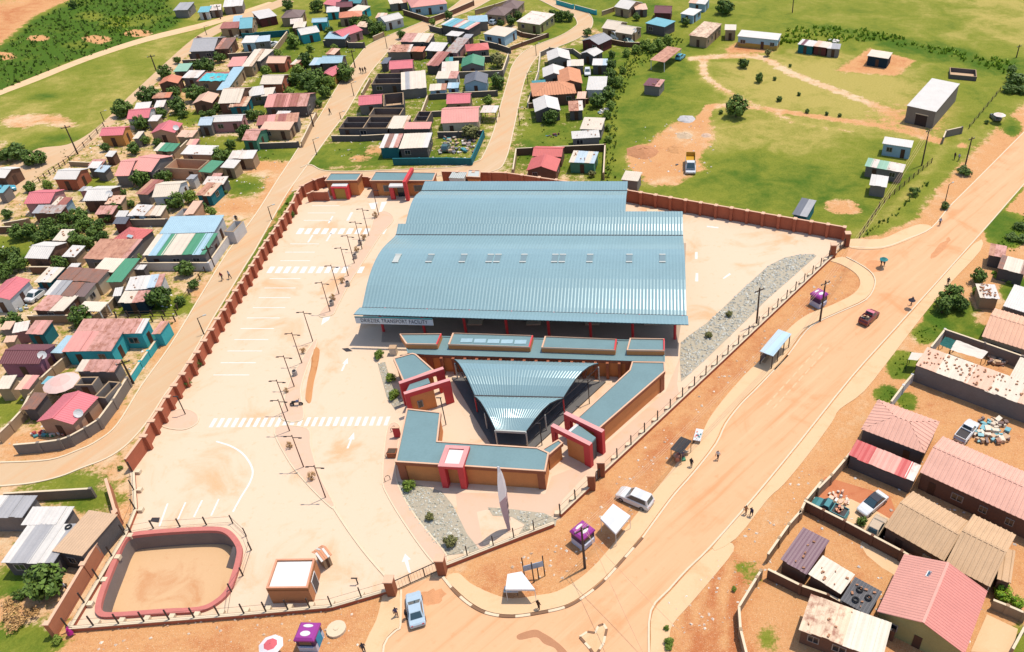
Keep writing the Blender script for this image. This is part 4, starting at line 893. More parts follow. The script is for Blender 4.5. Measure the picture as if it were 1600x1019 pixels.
_t = MB(); _t.box(-.2, .2, -.12, .12, 0, .16); STONEM = _t.mesh('roof_weight', mat('loose_brick', (196, 140, 104), .9, .25))

def slope(parent, e0, e1, t0, t1, m, sheets=None, name='roof', hipa=None, hipb=None, rib=.34, rh=.035):
    """one roof plane: eave e0-e1, top edge t0-t1; ribs (or single sheets) run up the slope"""
    e0, e1, t0, t1 = map(Vector, (e0, e1, t0, t1)); Ln = (e1 - e0).length; nrm = (e1 - e0).cross(t0 - e0).normalized()
    if nrm.z < 0: nrm = -nrm
    up0 = (t0 - e0); full = Ln
    if sheets:
        n = max(2, round(Ln / R.uniform(.85, 1.25))); k = R.randrange(9)
        for i in range(n):
            a, b = i / n, (i + 1) / n; j0 = R.uniform(-.06, .14); dz = R.uniform(.0, .05) + (i % 2) * .025
            p0, p1, q0, q1 = e0.lerp(e1, a), e0.lerp(e1, min(1, b + .03 / 1)), t0.lerp(t1, a), t0.lerp(t1, min(1, b + .03))
            up = (q0 - p0).normalized(); p0 = p0 - up * j0; p1 = p1 - up * j0; d = nrm * dz; e = nrm * (dz + .03)
            mb = MB(); kk = 4; prof = []
            for s in range(kk + 1): prof.append((s / kk, .0 if s % 2 else .03))
            for s, hh in prof:
                for pa, pb in ((p0, p1), (q0, q1)): mb.v.append(tuple(pa.lerp(pb, s) + e + nrm * hh))
            for s in range(kk): mb.f.append((2 * s, 2 * s + 2, 2 * s + 3, 2 * s + 1)); mb.m.append(0)
            mb.quad(p0 + d, q0 + d, q1 + d, p1 + d); mb.quad(p0 + d, p1 + d, p1 + e, p0 + e); mb.quad(p0 + d, p0 + e, q0 + e, q0 + d); mb.quad(p1 + d, q1 + d, q1 + e, p1 + e)
            # longer runs of one colour, then a change
            if R.random() < .55: k = R.randrange(99)
            mb.build('roof_sheet', roofmat(sheets[k % len(sheets)]), parent)
        return
    tl = (t1 - t0).length; mb = MB(); n = max(2, int(Ln / rib)); ud = (e1 - e0).normalized()
    # position of ridge ends along the eave
    s0 = (t0 - e0).dot(ud); s1 = (t1 - e0).dot(ud); base0 = t0 - ud * s0
    def top(s):
        f_ = 1.0
        if s0 > .01 and s < s0: f_ = s / s0
        if s1 < Ln - .01 and s > s1: f_ = min(f_, (Ln - s) / (Ln - s1))
        return (e0 + ud * s).lerp(base0 + ud * s, max(0., f_))
    pr = []
    for i in range(n): pr += [(i / n, 0), ((i + .55) / n, 0), ((i + .68) / n, rh), ((i + .87) / n, rh)]
    pr.append((1, 0))
    for s, hh in pr: mb.v.append(tuple(e0 + ud * s * Ln + nrm * (hh + .04))); mb.v.append(tuple(top(s * Ln) + nrm * (hh + .04)))
    for i in range(len(pr) - 1): mb.f.append((2 * i, 2 * i + 2, 2 * i + 3, 2 * i + 1)); mb.m.append(0)
    dn = nrm * -.03; u4 = nrm * .04
    mb.quad(e0 + dn, e1 + dn, e1 + u4, e0 + u4); mb.quad(e0 + dn, t0 + dn, t1 + dn, e1 + dn); mb.quad(e0 + dn, e0 + u4, t0 + u4, t0 + dn); mb.quad(e1 + dn, t1 + dn, t1 + u4, e1 + u4)
    return mb.build(name, m, parent)

def openings(r, x0, y0, ang, Ln, h, rich=1.0, seed=0):
    """door and windows on one wall face; local start point, direction angle"""
    if Ln < 2.2 or h < 1.9: return
    rr = random.Random(seed); d = Vector((math.cos(ang), math.sin(ang)))
    slots = max(1, int(Ln / 2.7)); dk = rr.randrange(slots) if rich > .5 else -1
    for i in range(slots):
        s = Ln * (i + .5) / slots; p = (x0 + d.x * s, y0 + d.y * s)
        if i == dk and h > 2.05:
            o = link('door', DOORM, r, (*p, 0), ang); o.scale = (.85, 1, 2.0)
        elif rr.random() < .85 * rich + .1:
            w = rr.choice((1.0, 1.25, 1.5)); o = link('window', WINF, r, (*p, .95), ang); o.scale = (w, 1, min(1.1, h - 1.15)); link('pane', WINP, o)

USED = []
def house(t, c, h, typ, roof, wall, label, rise=None, over=.22, name='house', cat=None, win=1.0, dish=False, junk=0, tyres=0, roof2=None, band=None, doorway=0):
    p1, p2, p3 = T(t, c[0], c[1]), T(t, c[2], c[3]), T(t, c[4], c[5])
    A, rz, Ln, D = rect3(p1, p2, p3, h); seed = len(USED); USED.append(label)
    r = thing(name, A, rz, label, cat or ('shack' if name == 'shack' else 'house')); wm = wallmat(wall)
    tl_ = dict(rib=.62, rh=.075) if roof in ('tile', 'tantile', 'pinktile', 'terracotta') else {}
    sheets = roof.split(',') if ',' in roof else None; rm = None if sheets else roofmat(roof)
    o = min(over, Ln * .1, D * .1); x0, x1, y0, y1 = o, Ln - o, o, D - o
    lh = h - .02
    if typ in ('gx', 'gy', 'hip'):
        span = D if typ != 'gy' else Ln; rise = rise or min(1.6, span * .17)
    elif typ == 'mono': rise = rise or .35
    else: rise = 0
    mb = MB(); wv = lambda x, y, z: (x, y, z)
    if typ == 'none':
        th = .2
        for bx in ((0, Ln, 0, th), (0, Ln, D - th, D), (0, th, th, D - th), (Ln - th, Ln, th, D - th)):
            m2 = MB(); m2.box(*bx, -.1, h); w_ = m2.build('wall', wm, r); m2 = MB(); m2.box(*bx, h, h + .04); m2.build('wall_top', wallmat('tan'), w_)
        nx_ = max(1, int(Ln / 4.2)); ny_ = 2 if D > 5.5 else 1
        for i in range(1, nx_): m2 = MB(); x = Ln * i / nx_; m2.box(x - .09, x + .09, th, D - th, -.1, h - .05); w_ = m2.build('partition', wm, r); m2 = MB(); m2.box(x - .09, x + .09, th, D - th, h - .05, h); m2.build('wall_top', wallmat('tan'), w_)
        if ny_ == 2:
            for i in range(nx_):
                if R.random() < .8: m2 = MB(); m2.box(Ln * i / nx_ + th, Ln * (i + 1) / nx_ - th, D * .52 - .09, D * .52 + .09, -.1, h - .03); m2.build('partition', wm, r)
        m2 = MB(); m2.box(th, Ln - th, th, D - th, 0, .06); m2.build('floor_slab', roofmat('tan'), r)
        openings(r, 0, 0, 0, Ln, h, .6, seed)
        return r
    if typ == 'open':     # roof on posts
        pass
    elif typ == 'gx':
        zr = h + rise * (1 - 2 * o / D); zm = D / 2; ze = h + rise * (o / (D / 2))
        mb.quad((x0, y0, -.1), (x1, y0, -.1), (x1, y0, ze), (x0, y0, ze)); mb.quad((x1, y1, -.1), (x0, y1, -.1), (x0, y1, ze), (x1, y1, ze))
        for x in (x0, x1): mb.quad((x, y0, -.1), (x, y1, -.1), (x, y1, ze), (x, zm, h + rise - .03), (x, y0, ze))
    elif typ == 'gy':
        ze = h + rise * (o / (Ln / 2)); xm = Ln / 2
        mb.quad((x0, y1, -.1), (x0, y0, -.1), (x0, y0, ze), (x0, y1, ze)); mb.quad((x1, y0, -.1), (x1, y1, -.1), (x1, y1, ze), (x1, y0, ze))
        for y in (y0, y1): mb.quad((x0, y, -.1), (x1, y, -.1), (x1, y, ze), (xm, y, h + rise - .03), (x0, y, ze))
    elif typ == 'mono':
        za, zb = h + rise * o / D, h + rise * (1 - o / D)
        mb.quad((x0, y0, -.1), (x1, y0, -.1), (x1, y0, za), (x0, y0, za)); mb.quad((x1, y1, -.1), (x0, y1, -.1), (x0, y1, zb), (x1, y1, zb))
        for x in (x0, x1): mb.quad((x, y0, -.1), (x, y1, -.1), (x, y1, zb), (x, y0, za))
    else: mb.box(x0, x1, y0, y1, -.1, h - .02)
    if typ != 'open': mb.build('wall', wm, r)
    if band: m2 = MB(); m2.box(x0 - .02, x1 + .02, y0 - .02, y1 + .02, -.1, 1.25); m2.build('painted_dado', wallmat(band), r)
    if doorway:
        m2 = MB(); m2.box(Ln * .36, Ln * .36 + doorway, y0 - .04, y0 + .02, 0, doorway); dw_ = m2.build('doorway', mat('dark_recess', (70, 54, 48), .9), r); m2 = MB(); m2.box(Ln * .36 - .15, Ln * .36 + doorway + .15, y0 - .06, y0 + .02, doorway, doorway + .2); m2.build('lintel', M_kerb, dw_)
    if typ == 'gx':
        slope(r, (0, 0, h), (Ln, 0, h), (0, D / 2, h + rise), (Ln, D / 2, h + rise), rm, sheets, 'roof_slope', **tl_); slope(r, (Ln, D, h), (0, D, h), (Ln, D / 2, h + rise), (0, D / 2, h + rise), rm, sheets, 'roof_slope', **tl_)
        m2 = MB(); m2.obox((0, D / 2), (Ln, D / 2), .3, h + rise - .02, h + rise + .075); 
        if not sheets: m2.build('ridge_cap', rm, r)
    elif typ == 'gy':
        slope(r, (0, D, h), (0, 0, h), (Ln / 2, D, h + rise), (Ln / 2, 0, h + rise), rm, sheets, 'roof_slope', **tl_); slope(r, (Ln, 0, h), (Ln, D, h), (Ln / 2, 0, h + rise), (Ln / 2, D, h + rise), roofmat(roof2) if roof2 else rm, sheets, 'roof_slope', **tl_)
        if not sheets: m2 = MB(); m2.obox((Ln / 2, 0), (Ln / 2, D), .3, h + rise - .02, h + rise + .075); m2.build('ridge_cap', rm, r)
    elif typ == 'hip':
        a = min(Ln, D) / 2 * .98; y2 = D / 2
        if Ln >= D: r0, r1 = (a, y2, h + rise), (Ln - a, y2, h + rise)
        else: r0, r1 = (Ln / 2, a, h + rise), (Ln / 2, D - a, h + rise)
        c0, c1, c2, c3 = (0, 0, h), (Ln, 0, h), (Ln, D, h), (0, D, h)
        if Ln >= D: planes = ((c0, c1, r0, r1), (c1, c2, r1, r1), (c2, c3, r1, r0), (c3, c0, r0, r0))
        else: planes = ((c0, c1, r0, r0), (c1, c2, r0, r1), (c2, c3, r1, r1), (c3, c0, r1, r0))
        for q in planes: slope(r, *q, rm, None, 'roof_slope', **tl_)
    elif typ in ('mono', 'flat', 'open'):
        rs = rise if typ == 'mono' else .06
        slope(r, (0, 0, h), (Ln, 0, h), (0, D, h + rs), (Ln, D, h + rs), rm, sheets, 'roof', **tl_)
    if typ == 'open':
        for i in range(max(2, int(Ln / 4) + 1)):
            for y in (.25, D - .25):
                m2 = MB(); x = .2 + (Ln - .4) * i / max(1, int(Ln / 4)) if int(Ln / 4) else .2 + (Ln - .4) * i; m2.box(x - .07, x + .07, y - .07, y + .07, -.1, h - .03); m2.build('post', M_white if wall == 'white' else M_steel, r)
        return r
    if win:
        openings(r, x0, y0, 0, x1 - x0, h, win, seed)
        cx_, cy_2 = A.x, A.y; right = Vector((math.cos(rz), math.sin(rz)))
        mid = Vector((A.x, A.y)) + right * Ln / 2
        if (-mid).dot(right) > 0: openings(r, x1, y0, math.pi / 2, y1 - y0, h, win * .8, seed + 500)
        else: openings(r, x0, y1, -math.pi / 2, y1 - y0, h, win * .8, seed + 900)
    if dish:
        s_ = link('satellite_dish', DISH, r, (Ln - .1, D * .3, h + .55)); s_.rotation_euler = (.9, 0, .5); s_.scale = (1.2, 1.2, 1.2)
    zt = lambda y: h + (rise * y / D if typ == 'mono' else .06) + .1
    if junk and typ in ('mono', 'flat'):
        for i in range(junk):
            x, y = R.uniform(.4, Ln - .4), R.uniform(.3, D - .3); q = link('roof_weight', STONEM, r, (x, y, zt(y)), R.uniform(0, 3)); q.scale = [R.uniform(.4, .95)] * 3
    for i in range(tyres):
        x, y = R.uniform(.6, Ln - .6), R.uniform(.5, D - .5); link('tyre', TYREM, r, (x, y, zt(y)))
    return r
H = house
def S(*a, **k): k.setdefault('name', 'shack'); k.setdefault('win', .55); return house(*a, **k)
# ---- tile a: upper left
H('a', (607, 835, 752, 828, 775, 775), 2.6, 'gx', 'pink', 'orange', 'pink roofed ochre cottage at the bend of the township lane')
H('a', (920, 820, 1070, 815, 1112, 757), 2.5, 'gy', 'pink', 'peach', 'pink roofed peach cottage with its gable end facing a lawn', dish=True)
H('a', (775, 732, 912, 722, 940, 662), 2.5, 'gx', 'pink', 'white', 'pink roofed white cottage behind two dark trees by the lane')
S('a', (820, 670, 915, 662, 930, 632), 2.3, 'mono', 'white', 'grey', 'small white roofed outbuilding behind a pink cottage')
S('a', (942, 662, 1003, 657, 1025, 622), 2.2, 'mono', 'rustwhite,rusty,white', 'grey', 'little rust streaked shack next to a white outbuilding')
H('a', (970, 520, 1090, 512, 1125, 470), 2.5, 'gy', 'orange', 'brown', 'brown cottage with faded orange roof among dark trees')
H('a', (1113, 478, 1213, 480, 1262, 442), 2.5, 'mono', 'rustpink,rustwhite,white', 'grey', 'grey garage with rust and white sheet roof beside a tarpaulin roof', win=.8)
H('a', (1200, 500, 1395, 498, 1415, 442), 2.7, 'flat', 'rustred', 'tan', 'tan house with turquoise tarpaulin spread over its red roof', win=.4)
H('a', (1060, 440, 1145, 437, 1150, 397), 2.3, 'mono', 'palegreen', 'darkgrey', 'pale green roofed hut behind the faded orange cottage')
S('a', (930, 605, 1040, 600, 1050, 575), 2.0, 'mono', 'rusty,orange', 'darkgrey', 'low orange rusted lean-to under the trees')
H('a', (1325, 553, 1395, 550, 1545, 412), 2.7, 'mono', 'blue', 'tan', 'long narrow row of rooms with pale blue roof', rise=.2)
H('a', (1390, 410, 1485, 405, 1500, 355), 2.5, 'mono', 'salmon', 'grey', 'salmon roofed block next to a long cream outbuilding', win=.3)
H('a', (1480, 410, 1545, 408, 1620, 310), 2.6, 'mono', 'cream,rustcream', 'tan', 'long cream sheet outbuilding beside a salmon roofed block', win=.3)
H('a', (1335, 635, 1470, 632, 1568, 535), 2.6, 'gx', 'rustcream,cream,rusty,cream', 'brown', 'wide rust and cream roofed house in the crowded yard', win=.5)
S('a', (1400, 657, 1510, 652, 1555, 600), 2.3, 'mono', 'rustcream,rusty', 'teal', 'rusted lean-to with teal panels below the wide cream roof', win=1)
H('a', (1178, 637, 1300, 632, 1347, 577), 2.5, 'gy', 'peach', 'brown', 'brown cottage with peach roof and gable toward a green lawn')
H('a', (1210, 770, 1293, 768, 1302, 716), 2.5, 'gx', 'paleblue', 'grey', 'grey cottage end with pale blue roof joined to a pink bungalow')
H('a', (1290, 750, 1480, 742, 1505, 700), 2.6, 'gx', 'offwhite', 'pink', 'pink walled bungalow with off white roof and red trim', win=1)
H('a', (1160, 318, 1310, 312, 1345, 228), 2.6, 'gx', 'grey', 'darkgrey', 'large grey roofed house behind a dark wall on the lane')
H('a', (1315, 303, 1400, 300, 1420, 240), 2.5, 'mono', 'rustpink,rustbrown', 'brown', 'rust pink roofed annexe beside the large grey roof')
H('a', (1475, 265, 1560, 262, 1590, 225), 2.5, 'mono', 'white', 'paleblue', 'white roofed carport house beside a turquoise boundary wall', win=.8)
H('a', (1465, 178, 1545, 172, 1568, 110), 2.6, 'gx', 'turq', 'tan', 'turquoise roofed house by the dirt track')
H('a', (1425, 138, 1480, 133, 1500, 100), 2.4, 'mono', 'blue', 'paleblue', 'pale blue roofed room joined to the turquoise roof')
H('a', (1345, 178, 1460, 172, 1470, 140), 2.4, 'mono', 'rustred,rusty', 'tan', 'rust brown flat roofed block next to the turquoise roof')
S('a', (1060, 65, 1150, 62, 1165, 22), 2.3, 'mono', 'rustgrey,grey,slate', 'grey', 'grey tin shack across the dirt track beside a tree', win=.3)
S('a', (1210, 78, 1280, 74, 1292, 46), 2.2, 'mono', 'white,turq', 'white', 'white and teal tin shack on the far side of the dirt track')
S('a', (1285, 67, 1355, 60, 1380, 30), 2.2, 'mono', 'cream,rustwhite', 'grey', 'cream tin shack in the row beyond the dirt track')
S('a', (1365, 45, 1485, 35, 1470, 0), 2.3, 'mono', 'rustred,white,rusty,white', 'grey', 'red and white striped tin shack beyond the dirt track')
H('a', (1105, 945, 1295, 950, 1335, 902), 2.4, 'mono', 'offwhite', 'tan', 'off white roofed row house below the pink bungalow', junk=3, win=.5)
S('a', (940, 925, 1060, 930, 1108, 890), 2.2, 'mono', 'white,cream,green', 'tan', 'cream tin shack with one green sheet near a long narrow wall')
H('a', (1395, 975, 1550, 972, 1575, 930), 2.4, 'mono', 'rustwhite,white,rusty', 'tan', 'white and rust roofed outbuilding near the hillside tree', win=.6)
H('a', (1480, 860, 1570, 862, 1590, 790), 2.5, 'gx', 'rustpink', 'green', 'green walled cottage with rusty pink roof by the street')
# ---- tile b
H('b', (20, 118, 130, 97, 95, 58), 2.5, 'mono', 'white', 'maroon', 'white roofed maroon house standing alone on grass')
H('b', (150, 112, 272, 108, 250, 65), 2.5, 'hip', 'brown', 'tan', 'brown hip roofed house next to a sandy yard')
S('b', (210, 150, 290, 142, 318, 115), 2.1, 'mono', 'cream,rustwhite,peach', 'brown', 'cream tin shack pair below the brown hip roof')
S('b', (225, 172, 300, 168, 320, 140), 2.1, 'mono', 'peach,cream', 'brown', 'peach sheet shack next to a turquoise cottage')
H('b', (340, 140, 435, 135, 425, 112), 2.4, 'gx', 'blue', 'turq', 'small turquoise cottage with blue roof')
H('b', (410, 25, 485, 38, 545, -5), 2.5, 'gx', 'pink', 'grey', 'pink roofed house at the top of the hill street')
H('b', (490, 48, 590, 42, 605, 12), 2.4, 'gx', 'maroon', 'brown', 'maroon roofed house squeezed behind a blue cottage')
H('b', (560, 20, 640, 22, 645, -15), 2.4, 'gx', 'teal', 'grey', 'teal roofed house at the top of the hill')
S('b', (430, 78, 510, 72, 500, 45), 2.2, 'mono', 'white', 'turq', 'tiny white topped hut with turquoise walls')
H('b', (560, 68, 640, 78, 652, 40), 2.3, 'mono', 'cream', 'turq', 'cream roofed hut with bright blue end wall')
H('b', (508, 112, 650, 100, 600, 70), 2.5, 'hip', 'orange', 'tan', 'bright orange hip roofed cottage on green grass')
H('b', (790, 137, 905, 110, 868, 80), 2.5, 'gx', 'offwhite', 'white', 'white walled cottage with off white roof near the street bend')
H('b', (950, 48, 1172, 22, 1125, -22), 2.7, 'hip', 'salmon', 'paleblue', 'large pink hip roofed villa with pale blue walls', win=1)
S('b', (820, 28, 930, 15, 915, -5), 2.2, 'mono', 'white,rusty,cream', 'grey', 'white and rust shack beside the pink villa')
H('b', (275, 217, 392, 196, 372, 160), 2.5, 'gx', 'white', 'turq', 'turquoise cottage with white roof beside a round tree')
H('b', (-20, 262, 85, 252, 98, 222), 2.4, 'mono', 'paleblue', 'grey', 'pale blue roofed garage inside the turquoise wall', win=.3)
H('b', (530, 228, 655, 185, 590, 158), 2.5, 'gx', 'pink', 'pink', 'pink house with arched gable above the street bend')
H('b', (415, 238, 545, 240, 560, 205), 2.4, 'mono', 'blue', 'darkgrey', 'pale blue porch roof in front of the pink gable', win=0)
H('b', (60, 388, 175, 388, 215, 345), 2.4, 'gx', 'peach', 'brick', 'face brick cottage with peach roof among weeds')
H('b', (-70, 372, 25, 376, 80, 310), 2.5, 'mono', 'cream', 'grey', 'long cream roofed room beside the brick cottage', win=.4)
H('b', (395, 390, 525, 387, 545, 342), 2.4, 'gx', 'blue', 'darkgrey', 'blue sheet roofed house by the utility pole on the street')
S('b', (325, 400, 390, 400, 402, 362), 2.2, 'mono', 'blue,paleblue', 'darkgrey', 'blue grey shack leaning on the blue roofed house')
S('b', (425, 332, 480, 336, 500, 306), 2.1, 'mono', 'peach,rusty', 'brown', 'tiny orange roofed store behind the blue roofed house')
H('b', (22, 518, 157, 516, 172, 458), 2.4, 'gx', 'cream', 'brick', 'brick house with cream roof behind leafy trees')
H('b', (390, 462, 470, 468, 500, 418), 2.5, 'gy', 'pink', 'orange', 'small orange cottage with pink roof facing the street')
H('b', (-40, 592, 55, 578, 65, 530), 2.4, 'mono', 'white', 'grey', 'white roofed outhouse uphill of the long rust roof', win=.3)
S('b', (30, 592, 100, 588, 105, 545), 2.2, 'mono', 'offwhite,cream', 'grey', 'cream tin room beside the long rust roof')
H('b', (50, 657, 312, 652, 372, 570), 2.6, 'gx', 'salmon,rustpink,rustred,rustred', 'darkgrey', 'long house with pink and rust red sheet roof by the street', win=.6)
H('b', (0, 770, 255, 748, 312, 695), 2.5, 'mono', 'salmon,rustpink,rusty,rustred', 'grey', 'long salmon and rust roof below the red rusted house', win=.3)
H('b', (20, 797, 205, 797, 232, 755), 2.4, 'mono', 'peach', 'tan', 'peach flat roofed front room with white awning', win=.8)
H('b', (880, 257, 1060, 260, 1052, 213), 2.4, 'mono', 'rustcream,rustpink,cream', 'darkgrey', 'rust cream roofed row at the sharp street corner', win=.3)
H('b', (1130, 152, 1302, 184, 1360, 145), 2.7, 'mono', 'rustwhite,salmon,rustwhite,turq,white', 'darkgrey', 'big patchwork roof of rust white and turquoise sheets', win=.3)
H('b', (1300, 140, 1422, 132, 1350, 104), 2.6, 'mono', 'blue', 'grey', 'pale blue roofed block behind the big patchwork roof', win=.3)
H('b', (1390, 207, 1522, 226, 1560, 172), 2.7, 'flat', 'cream', 'paleblue', 'pale blue block house with flat cream roof', win=.8)
H('b', (1400, 88, 1520, 98, 1570, 52), 2.6, 'hip', 'brown', 'tan', 'brown tiled house with pale walls above the patchwork roof')
H('b', (1490, 48, 1600, 55, 1625, 10), 2.6, 'hip', 'brown', 'tan', 'second brown tiled house with a water tank behind')
S('b', (1160, 217, 1240, 226, 1242, 196), 2.2, 'flat', 'cream,offwhite', 'grey', 'small cream topped block hut on a grassy yard')
S('b', (1265, 232, 1315, 234, 1318, 212), 2.1, 'flat', 'grey,rustgrey', 'darkgrey', 'little grey outhouse beside a pink hip roof', win=1)
H('b', (800, 322, 945, 318, 940, 275), 2.3, 'flat', 'rustcream,rustwhite,rusty,white', 'grey', 'unfinished grey room under loose white and rust sheets', junk=14, win=.2)
S('b', (945, 318, 1022, 318, 1032, 288), 2.2, 'flat', 'rusty,orange', 'brown', 'brown shack with rusted orange lid', win=0)
S('b', (1035, 312, 1140, 316, 1155, 270), 2.1, 'mono', 'white,offwhite,cream', 'darkgrey', 'white sheet lean-to roofs beside a grey pink house')
H('b', (1155, 322, 1232, 326, 1265, 240), 2.4, 'mono', 'rustgrey,rustpink', 'pink', 'narrow grey pink roofed house with pink side')
H('b', (1288, 316, 1430, 304, 1448, 260), 2.5, 'hip', 'redpink', 'grey', 'coral hip roofed house behind the green roofed cottage')
H('b', (1040, 402, 1117, 406, 1150, 325), 2.3, 'mono', 'rustred,rustpink,white', 'darkgrey', 'narrow shed with red rusted striped roof', win=.2)
H('b', (815, 427, 960, 418, 982, 365), 2.5, 'gx', 'pink', 'pink', 'pink gabled cottage above the roofless rooms')
H('b', (1255, 412, 1395, 406, 1408, 350), 2.5, 'gy', 'green', 'grey', 'green gabled cottage with grey walls and two dark windows')
H('b', (1135, 442, 1240, 436, 1258, 382), 2.3, 'mono', 'rustwhite,rustpink,cream', 'tan', 'rust and cream roofed room left of the green cottage', win=.2)
S('b', (1160, 387, 1207, 384, 1212, 352), 2.1, 'flat', 'green,teal', 'green', 'tiny bright green roofed hut')
H('b', (705, 517, 890, 513, 915, 448), 2.5, 'none', 'tan', 'darkgrey', 'roofless grey block house with four open rooms beside the street')
H('b', (1098, 482, 1230, 482, 1240, 446), 2.5, 'mono', 'rustpink,cream', 'white', 'white walled flat with rust pink roof and dark door', win=1)
H('b', (1272, 518, 1415, 512, 1425, 455), 2.5, 'gy', 'slate', 'paleblue', 'slate gabled cottage with pale blue walls by the curving street')
H('b', (890, 552, 1045, 538, 1105, 432), 2.4, 'mono', 'grey,cream,rustpink', 'grey', 'grey and cream lean-to beside the roofless block house', win=.2, rise=.25)
S('b', (1060, 557, 1165, 552, 1175, 520), 2.2, 'mono', 'rustpink,cream,rusty', 'paleblue', 'rust pink shack with pale blue wall')
S('b', (1170, 543, 1240, 541, 1242, 515), 2.2, 'mono', 'blue,paleblue', 'paleblue', 'light blue tin room beside the slate gable')
H('b', (627, 647, 772, 636, 800, 575), 2.5, 'gx', 'pink', 'grey', 'pink roofed house joined to roofless rooms')
H('b', (780, 652, 905, 640, 945, 562), 2.4, 'none', 'tan', 'darkgrey', 'roofless dark rooms behind the pink roofed house')
H('b', (1165, 638, 1312, 632, 1335, 570), 2.5, 'gx', 'pink', 'tan', 'pink roofed tan cottage above the large salmon roof')
H('b', (1132, 757, 1362, 747, 1392, 650), 2.7, 'gx', 'salmon', 'cream', 'large salmon roofed house with cream walls on the curve', win=1)
H('b', (1372, 690, 1470, 692, 1475, 650), 2.5, 'open', 'rustwhite,white', 'darkgrey', 'flat white carport beside the large salmon roof', name='carport', cat='carport')
H('b', (505, 787, 800, 787, 860, 715), 2.4, 'none', 'tan', 'darkgrey', 'large roofless ruin of many open rooms beside the street')
H('b', (690, 708, 880, 708, 950, 662), 2.3, 'none', 'tan', 'darkgrey', 'smaller roofless rooms uphill of the large ruin')
H('b', (805, 788, 915, 788, 940, 720), 2.4, 'mono', 'cream,rustcream', 'darkgrey', 'cream sheet roof at the end of the large ruin', win=.2)
H('b', (905, 792, 1065, 790, 1072, 757), 2.4, 'mono', 'salmon', 'darkgrey', 'salmon flat roof behind the teal rust shack', win=.2)
H('b', (960, 745, 1045, 745, 1052, 682), 2.3, 'none', 'tan', 'darkgrey', 'little roofless dark room in front of the large salmon roof')
S('b', (755, 907, 870, 905, 887, 830), 2.5, 'mono', 'rustbrown,maroon,rustpink,white', 'teal', 'teal walled shack with brown and white rusted roof', win=.3)
H('b', (875, 912, 1052, 906, 1100, 815), 2.5, 'flat', 'cream,cream,cream,white,white', 'darkgrey', 'cream and white flat roofed house beside the scrap yard', win=.3)
# ---- tile c
H('c', (25, 133, 170, 153, 258, 93), 2.6, 'mono', 'rustwhite', 'olive', 'olive walled house with rust stained white roof and hedge')
H('c', (625, 42, 715, 60, 790, 15), 2.5, 'gx', 'offwhite', 'tan', 'off white gabled house beyond the turquoise fence')
S('c', (755, 62, 832, 58, 825, 30), 2.2, 'mono', 'rustpink,peach', 'grey', 'rust pink annexe beside the off white gable')
H('c', (868, 80, 975, 83, 1025, 42), 2.5, 'gx', 'maroon', 'maroon', 'maroon brick house with maroon roof')
H('c', (815, 142, 935, 167, 1010, 133), 2.8, 'flat', 'turq', 'darkgrey', 'dark block house with flat turquoise roof', win=.1)
H('c', (1030, 84, 1110, 97, 1150, 60), 2.4, 'flat', 'white', 'paleblue', 'pale blue hut with white roof at the field edge')
H('c', (1080, 18, 1185, 28, 1205, -5), 2.4, 'mono', 'peach,white', 'paleblue', 'peach roofed blue hut at the top edge of the field')
H('c', (548, 172, 640, 186, 715, 140), 2.5, 'gx', 'cream', 'tan', 'cream roofed tan house behind a parked minibus')
H('c', (630, 197, 735, 213, 808, 172), 2.5, 'gx', 'cream', 'tan', 'cream gabled house beside a parked teal car', dish=True)
H('c', (425, 250, 530, 276, 600, 232), 2.5, 'gy', 'grey', 'maroon', 'maroon brick house with pale grey gable roof')
H('c', (418, 328, 502, 347, 552, 315), 2.4, 'gy', 'offwhite', 'darkgrey', 'dark walled cottage with off white roof below the maroon house')
H('c', (220, 374, 360, 366, 366, 310), 2.5, 'gy', 'white', 'grey', 'white gabled cottage inside the curved yard wall')
S('c', (337, 407, 440, 404, 440, 366), 2.3, 'flat', 'white,cream', 'grey', 'white flat roofed room with striped sheets beside a white van')
S('c', (490, 402, 582, 402, 588, 362), 2.4, 'flat', 'paleblue,white', 'darkgrey', 'dark hut with light blue flat roof at the hedge')
H('c', (190, 474, 327, 467, 345, 410), 2.5, 'gy', 'white', 'grey', 'white gabled cottage above the terracotta roof')
H('c', (125, 592, 395, 572, 405, 490), 2.7, 'hip', 'terracotta', 'brown', 'large terracotta hip roofed house on the curving street')
H('c', (285, 520, 432, 512, 435, 428), 2.8, 'gy', 'terracotta', 'brown', 'terracotta gabled wing behind the large terracotta house')
H('c', (130, 535, 215, 527, 280, 490), 2.4, 'mono', 'teal', 'grey', 'teal strip roof tucked between white and terracotta roofs', win=0)
H('c', (455, 552, 575, 552, 583, 470), 2.5, 'flat', 'offwhite', 'white', 'off white flat roofed annexe beside the terracotta wing', win=.3)
S('c', (395, 607, 450, 607, 452, 564), 2.2, 'flat', 'peach,terracotta', 'brown', 'small peach flat roof behind the terracotta house', win=0)
H('c', (140, 688, 297, 676, 302, 600), 2.5, 'gy', 'white', 'darkgrey', 'white gabled cottage with dark walls below the terracotta house')
S('c', (348, 682, 437, 678, 440, 626), 2.3, 'mono', 'rustwhite,white,rusty', 'darkgrey', 'rust spotted white shack with open dark front', junk=5)
H('c', (415, 792, 548, 797, 548, 724), 2.4, 'flat', 'cream', 'grey', 'upper of two cream flat roofed blocks beside the field', junk=3, win=.2)
H('c', (368, 852, 540, 842, 546, 797), 2.4, 'flat', 'offwhite', 'grey', 'lower of two cream flat roofed blocks with grey wall', junk=4, win=.5)
H('c', (123, 958, 305, 962, 312, 900), 2.4, 'gx', 'redpink', 'brown', 'red pink roofed back room near the brick boundary wall', win=0)
H('g', (88, 66, 272, 72, 300, -5), 2.4, 'gy', 'redpink', 'brown', 'red pink gabled house beside the brick boundary wall', win=.3)
